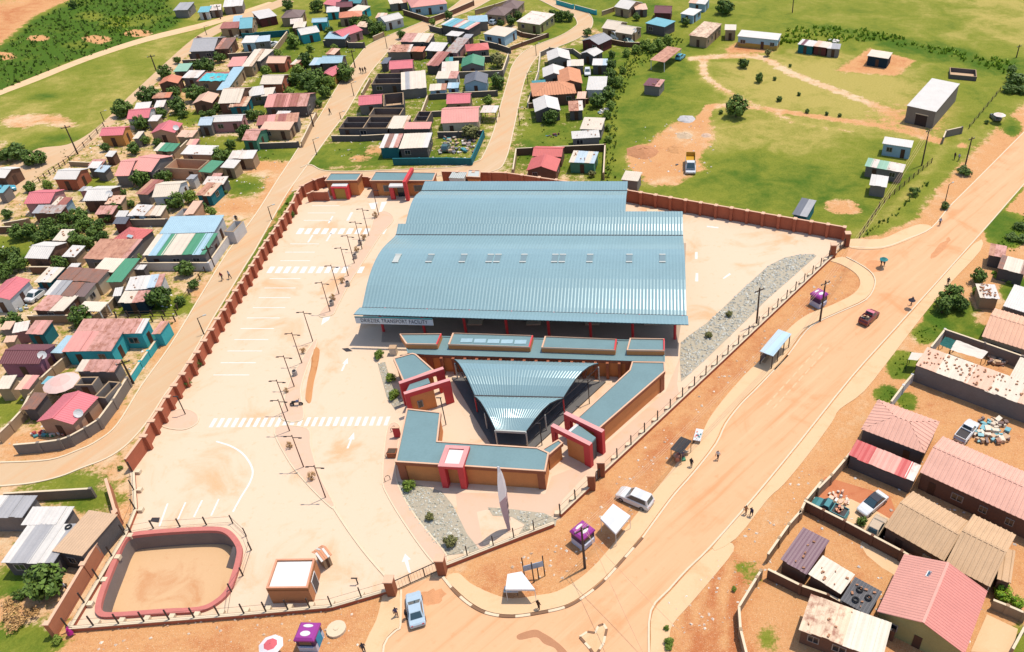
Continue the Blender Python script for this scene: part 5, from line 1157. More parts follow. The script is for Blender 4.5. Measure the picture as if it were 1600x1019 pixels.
S('c', (348, 995, 505, 1003, 512, 932), 2.4, 'flat', 'rustwhite,cream,paleblue,rustpink', 'green', 'green walled tin house with patched pale roof', junk=8, win=.8)
H('c', (845, 368, 935, 383, 1072, 305), 2.6, 'open', 'rustgrey,grey,rusty,grey', 'white', 'long open carport with rusty grey roof on white posts in the field', name='carport', cat='carport')
S('c', (803, 522, 905, 534, 932, 490), 2.4, 'flat', 'purple,maroon,rustpink', 'grey', 'lone grey shack with purple roof and teal door panel on the grass', junk=6, win=.4)
H('c', (1082, 217, 1195, 233, 1335, 158), 2.9, 'mono', 'rustcream,cream,peach', 'tan', 'tan school block wing with rusted cream roof', rise=.2, win=1)
H('c', (1302, 184, 1373, 186, 1400, 154), 2.9, 'flat', 'cream', 'tan', 'tan link of the school block next to the blue and yellow classroom', win=1)
H('c', (1380, 222, 1630, 247, 1640, 208), 2.9, 'flat', 'white', 'paleblue', 'long classroom painted pale blue above yellow with white roof', win=1, band='ochre')
# ---- tile d / h field buildings
S('d', (180, 272, 275, 287, 282, 252), 2.3, 'flat', 'white,maroon', 'teal', 'dark container hut with white roof and red trim in the field', win=1)
S('d', (277, 283, 360, 296, 380, 262), 2.3, 'flat', 'cream,peach', 'maroon', 'middle maroon container hut in the field row', win=1)
S('d', (360, 297, 440, 304, 458, 272), 2.3, 'flat', 'offwhite,grey', 'grey', 'grey green container hut beside a white water tank', win=1)
H('d', (606, 342, 738, 362, 786, 328), 2.6, 'flat', 'cream', 'navy', 'dark navy hut with cream roof on a swept dirt yard', win=.9)
H('d', (850, 648, 1030, 687, 1190, 525), 4.0, 'mono', 'offwhite', 'block', 'large block warehouse with white roof and open doorway', rise=.3, win=0, doorway=2.6, over=.12, cat='warehouse', name='warehouse')
H('d', (1115, 457, 1280, 472, 1305, 430), 1.1, 'none', 'tan', 'darkgrey', 'low roofless foundation walls behind the warehouse', name='foundation', cat='ruin')
H('d', (700, 880, 880, 907, 912, 868), 2.7, 'flat', 'white', 'paleblue', 'pale blue site cabin with white roof by the fence', win=1, name='site_cabin', cat='cabin')
S('h', (592, 37, 825, 80, 858, 42), 2.4, 'mono', 'rustwhite,palegreen,rustcream,white,peach', 'grey', 'long tin shack with patched roof of many colours in the field', win=.8)
S('h', (620, 153, 727, 168, 757, 115), 2.4, 'mono', 'white,peach,offwhite', 'grey', 'small silver walled tin shack below the long patched one', win=0)
S('h', (148, 333, 240, 352, 315, 256), 2.4, 'flat', 'rustgrey,slate,grey', 'teal', 'dark roofed teal hut leaning against the field wall', win=0)
S('g', (668, 122, 772, 132, 785, 76), 2.6, 'flat', 'cream', 'grey', 'cream topped substation hut behind the canopy corner', win=0)
# ---- tile e
H('e', (-60, 107, 30, 112, 105, 45), 2.5, 'gx', 'white', 'brown', 'brown house with white roof across the township lane')
H('e', (325, 120, 465, 120, 545, 52), 2.5, 'gx', 'offwhite', 'brick', 'brick house with off white roof near a round bush')
H('e', (145, 270, 305, 267, 387, 182), 2.5, 'gx', 'pink', 'pink', 'pink walled house with pink roof beside the lane')
S('e', (195, 328, 372, 328, 395, 287), 2.2, 'mono', 'rustgrey,offwhite,grey', 'brown', 'dirty white lean-to below the pink walled house', win=.2, junk=4)
S('e', (315, 277, 400, 282, 455, 242), 2.2, 'mono', 'rustred,rusty,cream', 'paleblue', 'rust red shack with pale blue side wall', junk=4)
H('e', (505, 252, 652, 250, 730, 160), 2.5, 'gx', 'offwhite', 'brown', 'brown house with greyish white roof among yards', dish=True)
S('e', (640, 272, 740, 270, 762, 228), 2.1, 'mono', 'peach,rustwhite', 'tan', 'peach and white lean-to by the greyish roof', junk=4)
S('e', (580, 335, 690, 332, 700, 290), 2.0, 'mono', 'rustpink,peach', 'brown', 'rust pink low shack beside dark trees')
S('e', (535, 52, 600, 52, 640, 20), 2.1, 'mono', 'rusty,white', 'grey', 'tiny rust and white shack behind the brick house')
S('e', (578, 72, 640, 78, 662, 45), 2.1, 'mono', 'white,paleblue', 'grey', 'tiny white and blue shack behind the brick house', junk=3)
H('e', (700, 100, 790, 98, 830, -10), 2.5, 'gx', 'salmon', 'grey', 'narrow salmon roofed wing beside a larger salmon roof', win=.3)
H('e', (792, 62, 925, 74, 985, -30), 2.6, 'gx', 'salmon', 'grey', 'larger salmon gabled house under dark trees', win=.3)
S('e', (828, 208, 907, 214, 978, 132), 2.3, 'mono', 'rusty,orange,rustred', 'grey', 'rust orange roofed box shack', win=0)
H('e', (930, 230, 1085, 222, 1205, 125), 2.5, 'gx', 'cream', 'white', 'cream roofed white house behind a leafy tree')
H('e', (1005, 50, 1215, 60, 1252, 0), 2.5, 'none', 'tan', 'peach', 'unfinished tan building with open roof frame beside a green hut')
H('e', (1215, 72, 1292, 80, 1337, 15), 2.4, 'mono', 'green', 'tan', 'green roofed tan hut', win=.6)
H('e', (1348, 47, 1432, 52, 1465, 10), 2.4, 'mono', 'offwhite', 'tan', 'small off white hut beside the green roofed hut', win=.6)
S('e', (1198, 217, 1292, 222, 1347, 152), 2.2, 'mono', 'rusty,rustcream,peach', 'teal', 'rusted peach shack with dark teal wall', junk=7)
S('e', (1240, 152, 1370, 152, 1397, 112), 2.2, 'mono', 'rustwhite,rustcream,rusty', 'darkgrey', 'white and rust roofed shack behind the rusted peach one', junk=6)
S('e', (780, 342, 882, 346, 930, 287), 2.1, 'mono', 'rustwhite,cream,white', 'paleblue', 'cream shack cluttered with junk next to a pale blue wall', junk=7)
S('e', (885, 345, 985, 342, 1022, 290), 2.0, 'mono', 'cream,rustcream', 'tan', 'cream sheet roof beside the cluttered shack')
S('e', (705, 352, 770, 352, 778, 322), 2.0, 'mono', 'offwhite,cream', 'grey', 'small white hut behind a dark red shack')
S('e', (690, 392, 770, 392, 800, 360), 2.1, 'mono', 'slate,grey', 'maroon', 'dark red shack with grey roof')
H('e', (690, 488, 842, 506, 912, 425), 2.5, 'hip', 'redpink', 'grey', 'coral hip roofed house with blue roof window', win=.5)
H('e', (975, 454, 1312, 444, 1362, 350), 2.9, 'mono', 'blue', 'white', 'long pale blue roofed double house facing the side street', rise=.4)
H('e', (872, 587, 1255, 580, 1325, 462), 2.8, 'mono', 'cream,green,green,palegreen,blue,blue', 'grey', 'long house roofed half in green and half in pale blue sheets', rise=.4, win=1)
H('e', (505, 608, 772, 610, 832, 495), 2.7, 'mono', 'rustwhite,white,rustpink,rusty', 'grey', 'white roof with rust pink bands left of the green and blue roof', rise=.3, win=.3)
H('e', (150, 602, 292, 607, 390, 505), 2.5, 'gx', 'offwhite', 'brown', 'brown house with off white gable roof by the green lawn')
S('e', (320, 497, 402, 497, 445, 437), 2.1, 'mono', 'cream,rustcream', 'tan', 'small cream roofed hut behind dense trees', junk=5)
S('e', (380, 592, 460, 597, 505, 537), 2.2, 'mono', 'cream,offwhite', 'tan', 'cream roofed lean-to beside a brown gabled house', junk=6)
H('e', (565, 684, 692, 690, 760, 615), 2.6, 'mono', 'cream', 'tan', 'plain cream roofed room behind the green striped roof', win=.2)
H('e', (650, 750, 745, 750, 838, 615), 2.5, 'mono', 'green,turq,white', 'tan', 'narrow roof of green and turquoise sheets', win=.4)
H('e', (350, 732, 600, 752, 667, 685), 2.6, 'mono', 'rustbrown,brown,rustbrown', 'cream', 'brown corrugated roof house with cream end wall', win=.5)
S('e', (270, 830, 370, 832, 440, 750), 2.3, 'mono', 'turq,offwhite,grey', 'grey', 'white and turquoise sheet roof beside brown corrugated roofs')
H('e', (372, 834, 520, 840, 585, 765), 2.5, 'mono', 'rustbrown,rustbrown,brown', 'cream', 'brown rusted lower roof with open carport', win=.3)
H('e', (200, 922, 392, 927, 465, 835), 2.4, 'flat', 'rustred,cream,rustred,rustpink', 'brown', 'flat roof of red rusted stripes inside a cream parapet', win=.1)
S('e', (210, 748, 312, 753, 375, 670), 2.2, 'mono', 'cream,offwhite', 'teal', 'cream roofed shack with dark teal base', junk=4)
H('e', (-90, 858, 60, 858, 180, 735), 2.6, 'gy', 'pink', 'white', 'pink gabled white house by the clothes strewn yard')
H('e', (765, 802, 985, 780, 1050, 705), 2.4, 'mono', 'paleblue,white,rustblue,blue,rustpink', 'white', 'patchwork roof of pale blue and pink sheets beside a tree', win=.3, junk=5)
S('e', (722, 877, 885, 872, 890, 812), 2.3, 'mono', 'rustpink,cream,rusty,cream', 'navy', 'rust and cream shack with dark blue wall under a tree', junk=3)
S('e', (690, 838, 742, 832, 757, 790), 2.1, 'mono', 'offwhite,grey', 'grey', 'small pale lean-to at the patchwork roof')
S('e', (798, 672, 880, 672, 893, 645), 2.2, 'flat', 'grey,offwhite', 'darkgrey', 'little grey outhouse below the green and blue roof', win=0)
# ---- tile i
H('i', (380, 194, 682, 192, 742, 85), 2.7, 'mono', 'rustpink,salmon,salmon,rustpink', 'turq', 'turquoise house with faded pink striped front roof', rise=.5, win=1)
H('i', (455, 88, 868, 85, 940, 8), 2.9, 'mono', 'rustwhite,rustpink,rustred,white,rustpink', 'turq', 'turquoise house with long rust and white rear roof', rise=.5, win=1)
H('i', (308, 203, 380, 205, 430, 98), 2.4, 'flat', 'blue', 'tan', 'pale blue flat carport roof left of the turquoise house', win=0)
S('i', (155, 88, 265, 88, 322, 15), 2.4, 'mono', 'salmon,rustpink', 'teal', 'salmon roofed shack with teal wall above the maroon house')
S('i', (75, 80, 170, 65, 215, 12), 2.3, 'mono', 'offwhite,rustwhite', 'pink', 'pale grey roofed shack above the maroon house')
H('i', (-10, 270, 240, 270, 335, 150), 2.7, 'gx', 'maroon', 'purple', 'mauve walled house with dark maroon roof and two windows', dish=True)
S('i', (-30, 428, 60, 422, 112, 350), 2.3, 'mono', 'cream,rustcream', 'tan', 'cream rusted roof on a tan outbuilding by the left wall', win=.8)
S('i', (92, 423, 178, 427, 205, 350), 2.3, 'mono', 'salmon,peach', 'tan', 'salmon roofed tan outbuilding by the left wall', win=.8)
S('i', (130, 547, 217, 552, 277, 460), 2.2, 'mono', 'rustbrown,white,rustbrown', 'darkgrey', 'brown and white striped shack beside the pink gable house', win=0)
H('i', (460, 317, 702, 317, 745, 255), 2.4, 'mono', 'rustwhite,rustpink,white,cream', 'grey', 'grey row with rust white roof and pale blue end wall', win=.2)
H('i', (225, 624, 447, 642, 568, 470), 2.6, 'gy', 'pink', 'peach', 'big pink gabled house inside the curved grey yard wall', dish=True, win=1)
H('i', (455, 402, 565, 400, 612, 348), 2.3, 'none', 'tan', 'grey', 'small roofless room behind the pink parasol')
H('i', (572, 474, 645, 480, 702, 378), 2.3, 'none', 'tan', 'grey', 'small roofless room inside the curved yard wall')
S('i', (255, 392, 315, 395, 332, 350), 2.1, 'flat', 'turq,blue', 'grey', 'tiny turquoise topped hut by the pink parasol', win=0)
# ---- tile m
H('m', (-140, 193, 140, 196, 290, 70), 2.8, 'mono', 'offwhite,grey,white', 'grey', 'pale tin roof nearest the street in the tin roofed yard', rise=.2, win=.2)
H('m', (130, 242, 390, 240, 462, 135), 2.7, 'mono', 'white,offwhite', 'grey', 'bright white tin roof in the middle of the tin roofed yard', rise=.2, win=.2)
H('m', (5, 474, 330, 477, 392, 242), 2.5, 'mono', 'offwhite,white,grey', 'darkgrey', 'broad pale tin roof beside the big leafy tree', rise=.2, win=.4, tyres=1)
H('m', (318, 402, 502, 432, 672, 172), 2.8, 'flat', 'tan', 'darkgrey', 'tan flat roofed block with raised edge beside the brick wall', win=.2, over=.1)
# ---- right side
H('', (1534, 526, 1650, 562, 1568, 486), 2.8, 'gx', 'tile', 'tan', 'peach tiled house behind the long flat roofed row', win=.8)
H('l', (905, 278, 1640, 548, 985, 172), 3.0, 'flat', 'rustcream,cream,peach,cream', 'grey', 'long grey row with flat cream roof held down by bricks', junk=90, win=0, over=.08)
H('l', (1478, 352, 1640, 412, 1560, 235), 2.8, 'flat', 'cream', 'brown', 'cream flat roof closing the walled courtyard', win=.2)
H('l', (570, 670, 960, 818, 712, 502), 2.8, 'hip', 'pinktile', 'darkgrey', 'pink tiled hip roofed house at the roadside', win=.6)
S('l', (492, 828, 890, 994, 560, 752), 2.4, 'mono', 'rose,red,rosewhite,red,rose'.replace('rosewhite', 'rustwhite'), 'darkgrey', 'red striped tin carport wall in front of the pink tiled house', win=0, cat='carport', name='carport')
H('', (1437, 738, 1650, 836, 1468, 680), 3.0, 'gx', 'pinktile', 'brown', 'very long pink tiled roof running off beside the tan tiled one', win=1)
H('p', (712, 252, 1080, 464, 860, 22), 2.9, 'gx', 'tantile', 'brown', 'tan ribbed roof of the house beside the parked sedan', win=1)
H('p', (1085, 480, 1360, 622, 1205, 152), 3.1, 'gx', 'tantile', 'brown', 'higher tan ribbed roof section above the maroon roof', win=.5)
H('p', (1402, 572, 1488, 600, 1548, 425), 2.6, 'mono', 'tantile', 'brown', 'small ribbed tan porch roof next to a green bush', win=0)
H('p', (668, 772, 1205, 1032, 860, 430), 3.0, 'gy', 'rose', 'olive', 'big maroon pink gabled house with rooftop solar panel', win=.7, rise=1.7, roof2='rosered')
H('p', (75, 455, 240, 545, 200, 250), 2.4, 'flat', 'purple,cream,purple,cream', 'brown', 'purple and cream striped shack roof in the walled yard', win=.2, junk=6)
H('p', (245, 545, 445, 668, 300, 410), 2.4, 'flat', 'cream,cream,purple,cream', 'brown', 'cream roof with one purple sheet joined to the striped shack', win=.2, junk=8)
H('p', (442, 700, 612, 796, 530, 560), 2.3, 'flat', 'asphalt', 'darkgrey', 'black flat roof with old tyres lying on it', win=0, tyres=3, junk=9)
H('p', (190, 877, 700, 1070, 290, 686), 2.7, 'mono', 'cream,rustcream,cream', 'brown', 'long cream sheet roof with brown door below the black roof', win=1, junk=5)
H('h', (1350, 582, 1452, 602, 1482, 545), 2.4, 'mono', 'rustpink,rusty', 'darkgrey', 'rust pink carport roof by the roadside trees', win=0)
H('h', (1405, 662, 1575, 705, 1450, 598), 2.4, 'mono', 'rustwhite,cream,rustbrown', 'darkgrey', 'large rust and cream sheet carport beside a vegetable bed', win=0)
S('h', (1298, 845, 1420, 852, 1432, 770), 2.3, 'flat', 'white,cream', 'tan', 'tan hut whose roof is heaped with white rubble', junk=40, win=0)
H('h', (1440, 895, 1600, 945, 1500, 762), 2.7, 'flat', 'white', 'grey', 'white flat roofed house beside the rubble topped hut', win=.2)

# smaller sheds and lean-tos filling the yards
S('e', (1060, 350, 1120, 352, 1128, 295), 2.2, 'none', 'tan', 'white', 'small white roofless shed frame above the street yard')
S('e', (1125, 335, 1185, 335, 1195, 262), 2.2, 'mono', 'peach,rustpink', 'peach', 'narrow peach shed beside the white shed frame', win=0)
S('e', (480, 190, 538, 192, 545, 165), 2.1, 'flat', 'grey,offwhite', 'pink', 'tiny grey topped hut beside the brick house garden', win=0)
S('e', (1372, 440, 1430, 442, 1440, 372), 2.4, 'none', 'tan', 'white', 'open porch walls at the street end of the blue double house')
H('e', (462, 925, 610, 930, 640, 872), 2.3, 'open', 'cream', 'white', 'cream carport slab beside the red striped flat roof', name='carport', cat='carport')
S('e', (410, 668, 470, 668, 478, 636), 2.1, 'flat', 'offwhite,cream', 'grey', 'small pale hut behind the brown corrugated roof', win=0)
S('e', (1285, 118, 1340, 120, 1350, 92), 2.1, 'mono', 'rustpink,offwhite', 'brown', 'little rust pink hut above the white and rust shack', win=0)
S('e', (1140, 118, 1185, 120, 1190, 92), 2.1, 'flat', 'offwhite,grey', 'white', 'little white hut on the garden side of the green roofed hut', win=0)
S('e', (-20, 205, 20, 205, 35, 165), 2.2, 'mono', 'turq,blue', 'grey', 'turquoise sheet lean-to beside the parked aqua car', win=0)
S('a', (812, 850, 850, 850, 862, 815), 2.1, 'mono', 'rustwhite,cream', 'grey', 'small rust white lean-to beside the ochre cottage', win=0)
S('a', (1080, 840, 1180, 842, 1215, 808), 2.1, 'mono', 'peach,rustcream', 'tan', 'peach lean-to behind the pink roofed peach cottage', win=.3)
S('a', (1140, 890, 1200, 890, 1215, 862), 2.1, 'mono', 'salmon,peach', 'tan', 'little salmon lean-to above the off white row house', win=0)
S('a', (640, 960, 690, 962, 700, 935), 2.0, 'mono', 'offwhite,rustgrey', 'brown', 'low grey shed in the yard of the ochre cottage', win=0)
S('a', (905, 745, 965, 745, 975, 715), 2.1, 'mono', 'offwhite,white', 'tan', 'pale lean-to joined to the pink roofed white cottage', win=0)
S('a', (540, 1015, 625, 1015, 640, 985), 2.1, 'mono', 'rustpink,white', 'grey', 'pink and white shed between the brick house and salmon roofs', win=0)
S('b', (762, 392, 805, 392, 812, 355), 2.1, 'flat', 'slate,grey', 'darkgrey', 'dark hut at the street edge above the pink gabled cottage', win=0)
S('b', (610, 165, 680, 168, 690, 142), 2.1, 'mono', 'rustcream,white', 'grey', 'cream lean-to behind the pink arched gable', win=0)
S('b', (730, 112, 790, 112, 800, 88), 2.1, 'mono', 'peach,cream', 'tan', 'peach annexe of the white walled cottage', win=0)
S('b', (210, 395, 250, 398, 258, 365), 2.0, 'mono', 'cream,peach', 'brick', 'small cream porch at the face brick cottage', win=0)
S('b', (100, 735, 180, 735, 195, 690), 2.1, 'mono', 'offwhite,rustwhite', 'grey', 'white verandah roof under the long rust red house', win=0)
S('i', (0, 62, 62, 62, 78, 20), 2.1, 'mono', 'rustwhite,peach', 'grey', 'pale rusted shed above the maroon house corner', win=0)
S('i', (20, 140, 90, 138, 100, 108), 2.1, 'mono', 'peach,rusty', 'tan', 'peach shed squeezed behind the maroon roof', win=0)
S('i', (930, 85, 985, 85, 1000, 10), 2.4, 'flat', 'rustpink,rusty', 'turq', 'turquoise gatehouse shed at the end of the rear roof', win=0)
# ================================================================ YARD WALLS
def yard_wall(t, pts, h, wm, label, th=.2, name='yard_wall', cop=True, piers=False):
    W = [GT(t, u, v, h).to_2d() for u, v in pts]; o_ = W[0].copy(); r = thing(name, (o_.x, o_.y, 0), 0, label, 'wall')
    for a, b in zip(W, W[1:]):
        a, b = a - o_, b - o_; mb = MB(); mb.obox(a, b, th, -.1, h); s = mb.build('panel', wallmat(wm), r)
        if cop: mb = MB(); mb.obox(a, b, th + .07, h, h + .06); mb.build('coping', M_kerb if wm != 'teal' else wallmat('teal'), s)
        d = (b - a).normalized(); mb = MB(); mb.obox(b - d * .18, b + d * .18, .36, -.1, h + .12); mb.build('pier', wallmat(wm), r)
    return r
Wl = yard_wall
Wl('i', [(80, 765), (230, 752), (360, 735), (420, 715), (520, 660), (600, 610), (690, 490), (775, 355)], 1.7, 'block', 'grey block yard wall curving round the pink gabled house')
Wl('i', [(-20, 705), (60, 630), (130, 555), (180, 460), (245, 360), (320, 290), (395, 225)], 1.6, 'tan', 'tan yard wall climbing between the pink gable and mauve house')
for k, (a, b) in enumerate((((795, 345), (855, 255)), ((862, 250), (905, 190)), ((912, 185), (955, 122)), ((962, 118), (1005, 50)))): Wl('i', [a, b], 1.2, 'turq', ['turquoise garden wall panel beside the grey row', 'turquoise garden wall panel in front of the striped roof', 'turquoise garden wall panel by the concrete yard', 'turquoise garden wall panel at the uphill corner'][k])
Wl('e', [(845, 630), (1275, 630), (1400, 455), (1435, 375)], 1.6, 'white', 'white plastered wall round the green and blue roofed house')
Wl('e', [(800, 365), (1020, 362)], 1.5, 'grey', 'grey wall above the coral hip roof')
Wl('e', [(165, 955), (590, 950), (650, 890), (760, 770)], 1.5, 'tan', 'tan wall below the red striped flat roof')
Wl('e', [(-30, 410), (80, 408)], 1.4, 'brown', 'brown wall beside dense garden trees')
Wl('e', [(20, 385), (170, 360)], 1.3, 'tan', 'tan wall below the pink walled house')
Wl('e', [(180, 655), (320, 655)], 1.4, 'brown', 'brown wall below the brown gabled house')
Wl('b', [(410, 250), (560, 252), (562, 262), (660, 262)], 1.5, 'darkgrey', 'dark stepped wall in front of the pink gable')
Wl('b', [(715, 225), (778, 198)], 1.3, 'tan', 'short tan wall at the street bend')
Wl('b', [(-90, 205), (-30, 208), (0, 200), (195, 186)], 1.7, 'teal', 'long turquoise wall behind the carport house')
Wl('b', [(195, 186), (105, 300)], 1.5, 'tan', 'tan side wall of the carport yard')
Wl('b', [(900, 60), (1060, 110), (1180, 70), (1330, 5)], 1.5, 'brown', 'brown wall below the pink hip roofed villa')
Wl('b', [(1340, 62), (1460, 28), (1560, -5)], 1.5, 'tan', 'tan wall beside the brown tiled house')
Wl('b', [(1060, 155), (1135, 175)], 1.6, 'darkgrey', 'dark wall at the corner of the big patchwork roof')
Wl('b', [(1370, 245), (1480, 270), (1555, 295)], 1.5, 'darkgrey', 'dark wall below the pale blue block house')
Wl('b', [(1150, 352), (1290, 350), (1440, 345)], 1.6, 'darkgrey', 'dark wall above the green gabled cottage')
Wl('b', [(1235, 442), (1510, 432), (1545, 330)], 1.6, 'grey', 'grey wall round the green gabled cottage')
Wl('b', [(1060, 578), (1270, 566), (1475, 556)], 1.4, 'darkgrey', 'dark wall below the slate gable')
Wl('b', [(1010, 690), (1050, 585)], 1.2, 'tan', 'low tan wall along a dirt path')
Wl('b', [(1050, 685), (1145, 680)], 1.3, 'grey', 'short grey wall left of the large salmon roof')
Wl('b', [(460, 832), (640, 832), (820, 822)], 1.3, 'darkgrey', 'dark wall below the large ruin')
Wl('b', [(1110, 810), (1240, 808), (1390, 800)], 1.4, 'darkgrey', 'dark wall above the scrap yard')
Wl('b', [(835, 972), (1000, 970), (1165, 968), (1315, 972)], 1.5, 'teal', 'dark teal sheet fence below the scrap yard', name='sheet_fence')
Wl('b', [(1318, 970), (1392, 805)], 1.5, 'teal', 'teal sheet fence along the curving street', name='sheet_fence')
Wl('b', [(275, 870), (365, 690)], 1.3, 'tan', 'tan wall between long rust roof and street')
Wl('b', [(-20, 880), (255, 870)], 1.3, 'darkgrey', 'dark wall below the peach flat roof')
Wl('b', [(645, 570), (695, 480)], 1.2, 'tan', 'low tan wall along the street by the roofless house')
Wl('c', [(270, 0), (375, 30)], 1.3, 'turq', 'turquoise fence wall left of the gap', name='garden_wall'); Wl('c', [(385, 30), (515, 65)], 1.3, 'turq', 'turquoise fence wall right of the gap', name='garden_wall')
Wl('c', [(550, 70), (625, 45)], 1.3, 'tan', 'tan wall joining the turquoise fence to the off white gable')
Wl('c', [(0, 170), (60, 200), (150, 215), (220, 205)], 1.2, 'brown', 'low brown wall below the olive walled house')
Wl('c', [(-10, 285), (60, 260), (220, 205)], 1.1, 'brown', 'low brown wall along the curving street')
Wl('c', [(600, 240), (690, 258), (800, 262)], 1.3, 'brown', 'brown wall in front of the parked minibus')
Wl('c', [(172, 320), (230, 292), (375, 300), (425, 335)], 1.3, 'grey', 'curved grey wall round the white gabled cottage')
Wl('c', [(95, 630), (160, 440), (172, 320)], 1.2, 'white', 'white wall between the cottages and the curving street')
Wl('c', [(100, 635), (300, 610), (465, 605)], 1.2, 'brown', 'brown wall below the large terracotta house')
Wl('c', [(25, 910), (130, 905), (570, 885)], 1.6, 'brown', 'brown wall above the red pink gabled house'); Wl('c', [(570, 885), (560, 1060)], 1.5, 'tan', 'tan wall along the field edge'); Wl('c', [(25, 910), (5, 1040)], 1.5, 'tan', 'tan wall by the curving street end')
Wl('a', [(1115, 368), (1300, 362)], 1.6, 'darkgrey', 'dark wall below the large grey roof'); Wl('a', [(1395, 330), (1540, 320)], 1.6, 'darkgrey', 'dark wall below the white carport house'); Wl('a', [(1155, 330), (1310, 325), (1400, 318)], 1.5, 'darkgrey', 'dark yard wall at the large grey house')
Wl('a', [(1000, 1000), (1220, 790)], 1.5, 'tan', 'long tan wall running uphill beside the off white row')
Wl('a', [(420, 990), (640, 1000)], 1.0, 'tan', 'low tan wall at the foot of the ochre cottage yard')
Wl('d', [(1075, 842), (1092, 800), (1190, 778)], 1.6, 'block', 'free standing block wall at the field entrance')
Wl('m', [(20, 48), (550, 18)], 1.6, 'block', 'grey wall between street verge and tin roofed yard')
Wl('l', [(1000, 165), (1085, 58)], 2.0, 'white', 'white end wall of the walled courtyard'); Wl('l', [(1085, 58), (1330, 142), (1560, 222)], 2.2, 'block', 'grey courtyard wall facing the peach tiled house')
Wl('l', [(755, 500), (830, 400), (885, 335)], 1.6, 'white', 'pale wall between roadside lawns'); Wl('l', [(310, 1030), (390, 950), (475, 850), (555, 750)], 1.7, 'tan', 'tan yard wall along the footway by the red carport')
Wl('p', [(222, 90), (340, 150), (470, 215), (640, 305), (820, 400), (870, 430)], 1.7, 'brown', 'brown wall between the car yard and the sandy yard')
Wl('p', [(195, 170), (232, 88), (330, -30)], 1.6, 'tan', 'tan wall closing the car yard at the footway'); Wl('p', [(0, 420), (70, 320), (130, 235), (205, 150)], 1.6, 'tan', 'tan wall closing the sandy yard at the footway')
Wl('p', [(0, 512), (200, 610), (370, 668), (560, 770), (770, 890)], 1.6, 'brown', 'brown wall below the striped shack')
Wl('o', [(1390, 740), (1500, 560), (1525, 520)], 1.5, 'tan', 'tan wall beside the eroded red bank'); Wl('o', [(1390, 740), (1400, 880), (1440, 1040)], 1.5, 'tan', 'pale wall at the edge of the lower yard')
Wl('p', [(1380, 700), (1470, 735), (1575, 780)], 1.5, 'tan', 'tan wall behind the bright bush'); Wl('p', [(1500, 1000), (1575, 860)], 1.4, 'tan', 'tan wall at the corner of the concrete floor')
mb = MB(); mb.prism([p.to_2d() for p in (GT('p', 1240, 1019), GT('p', 1340, 790), GT('p', 1530, 880), GT('p', 1490, 1030))], -.02, .08)
tag(mb.build('concrete_floor', M_pave), kind='structure')
for px in ([(1344, 850), (1400, 812), (1470, 848), (1440, 890), (1400, 900)], [(1290, 800), (1330, 780), (1470, 860), (1460, 880), (1400, 870)]):
    sheet('sandy_yard', catmull(gp(px), 3, True), .008, M_pave)
sheet('car_yard', gp([(1256, 780), (1290, 745), (1390, 775), (1400, 800), (1380, 850)]), .006, dusty('red_earth', col(222, 140, 96), col(206, 120, 80), col(240, 190, 150), .3))
# tarpaulin, net and canvas
def cloth(t, pts, z, m, label, name='tarpaulin', sag=.15, n=8, post=True):
    P = [GT(t, u, v, z) for u, v in pts]; o_ = P[0].copy(); r = thing(name, (o_.x, o_.y, 0), 0, label, 'cloth'); mb = MB(); rr = random.Random(int(o_.x * 10))
    for i in range(n + 1):
        for j in range(n + 1):
            a, b = i / n, j / n; q = P[0].lerp(P[1], a).lerp(P[3].lerp(P[2], a), b) - o_; q.z = z + rr.uniform(-sag, sag) * .5 - sag * math.sin(math.pi * a) * math.sin(math.pi * b); mb.v.append(tuple(q))
    for i in range(n):
        for j in range(n): k = i * (n + 1) + j; mb.f.append((k, k + n + 1, k + n + 2, k + 1)); mb.m.append(0)
    smooth_ = mb.build('cloth_sheet', m, r)
    if post:
        for p in P: m2 = MB(); q = p - o_; m2.tube([(q.x, q.y, -.05), (q.x, q.y, z - .02)], .05, 5); m2.build('pole', M_steel, r)
cloth('l', [(1050, 150), (1120, 180), (1150, 125), (1085, 102)], 2.3, mat('green_net', (40, 104, 96), .9, .15), 'dark green shade net in the walled courtyard')
cloth('l', [(1115, 182), (1310, 240), (1350, 195), (1155, 122)], 2.3, mat('canvas', (246, 232, 214), .8, .05), 'long cream canvas awning in the walled courtyard', 'canvas_awning')
cloth('a', [(1212, 498), (1375, 495), (1400, 450), (1265, 448)], 3.0, mat('turq_tarp', (96, 204, 208), .4, .2, 2.5), 'crumpled turquoise tarpaulin on the red roof of a tan house', 'tarpaulin', .25, 12, False)
cloth('l', [(858, 242), (915, 248), (955, 205), (880, 198)], 2.2, mat('canvas', (0, 0, 0)), 'small cream lean-to roof on posts by the roadside lawn', 'lean_to', .05, 2)

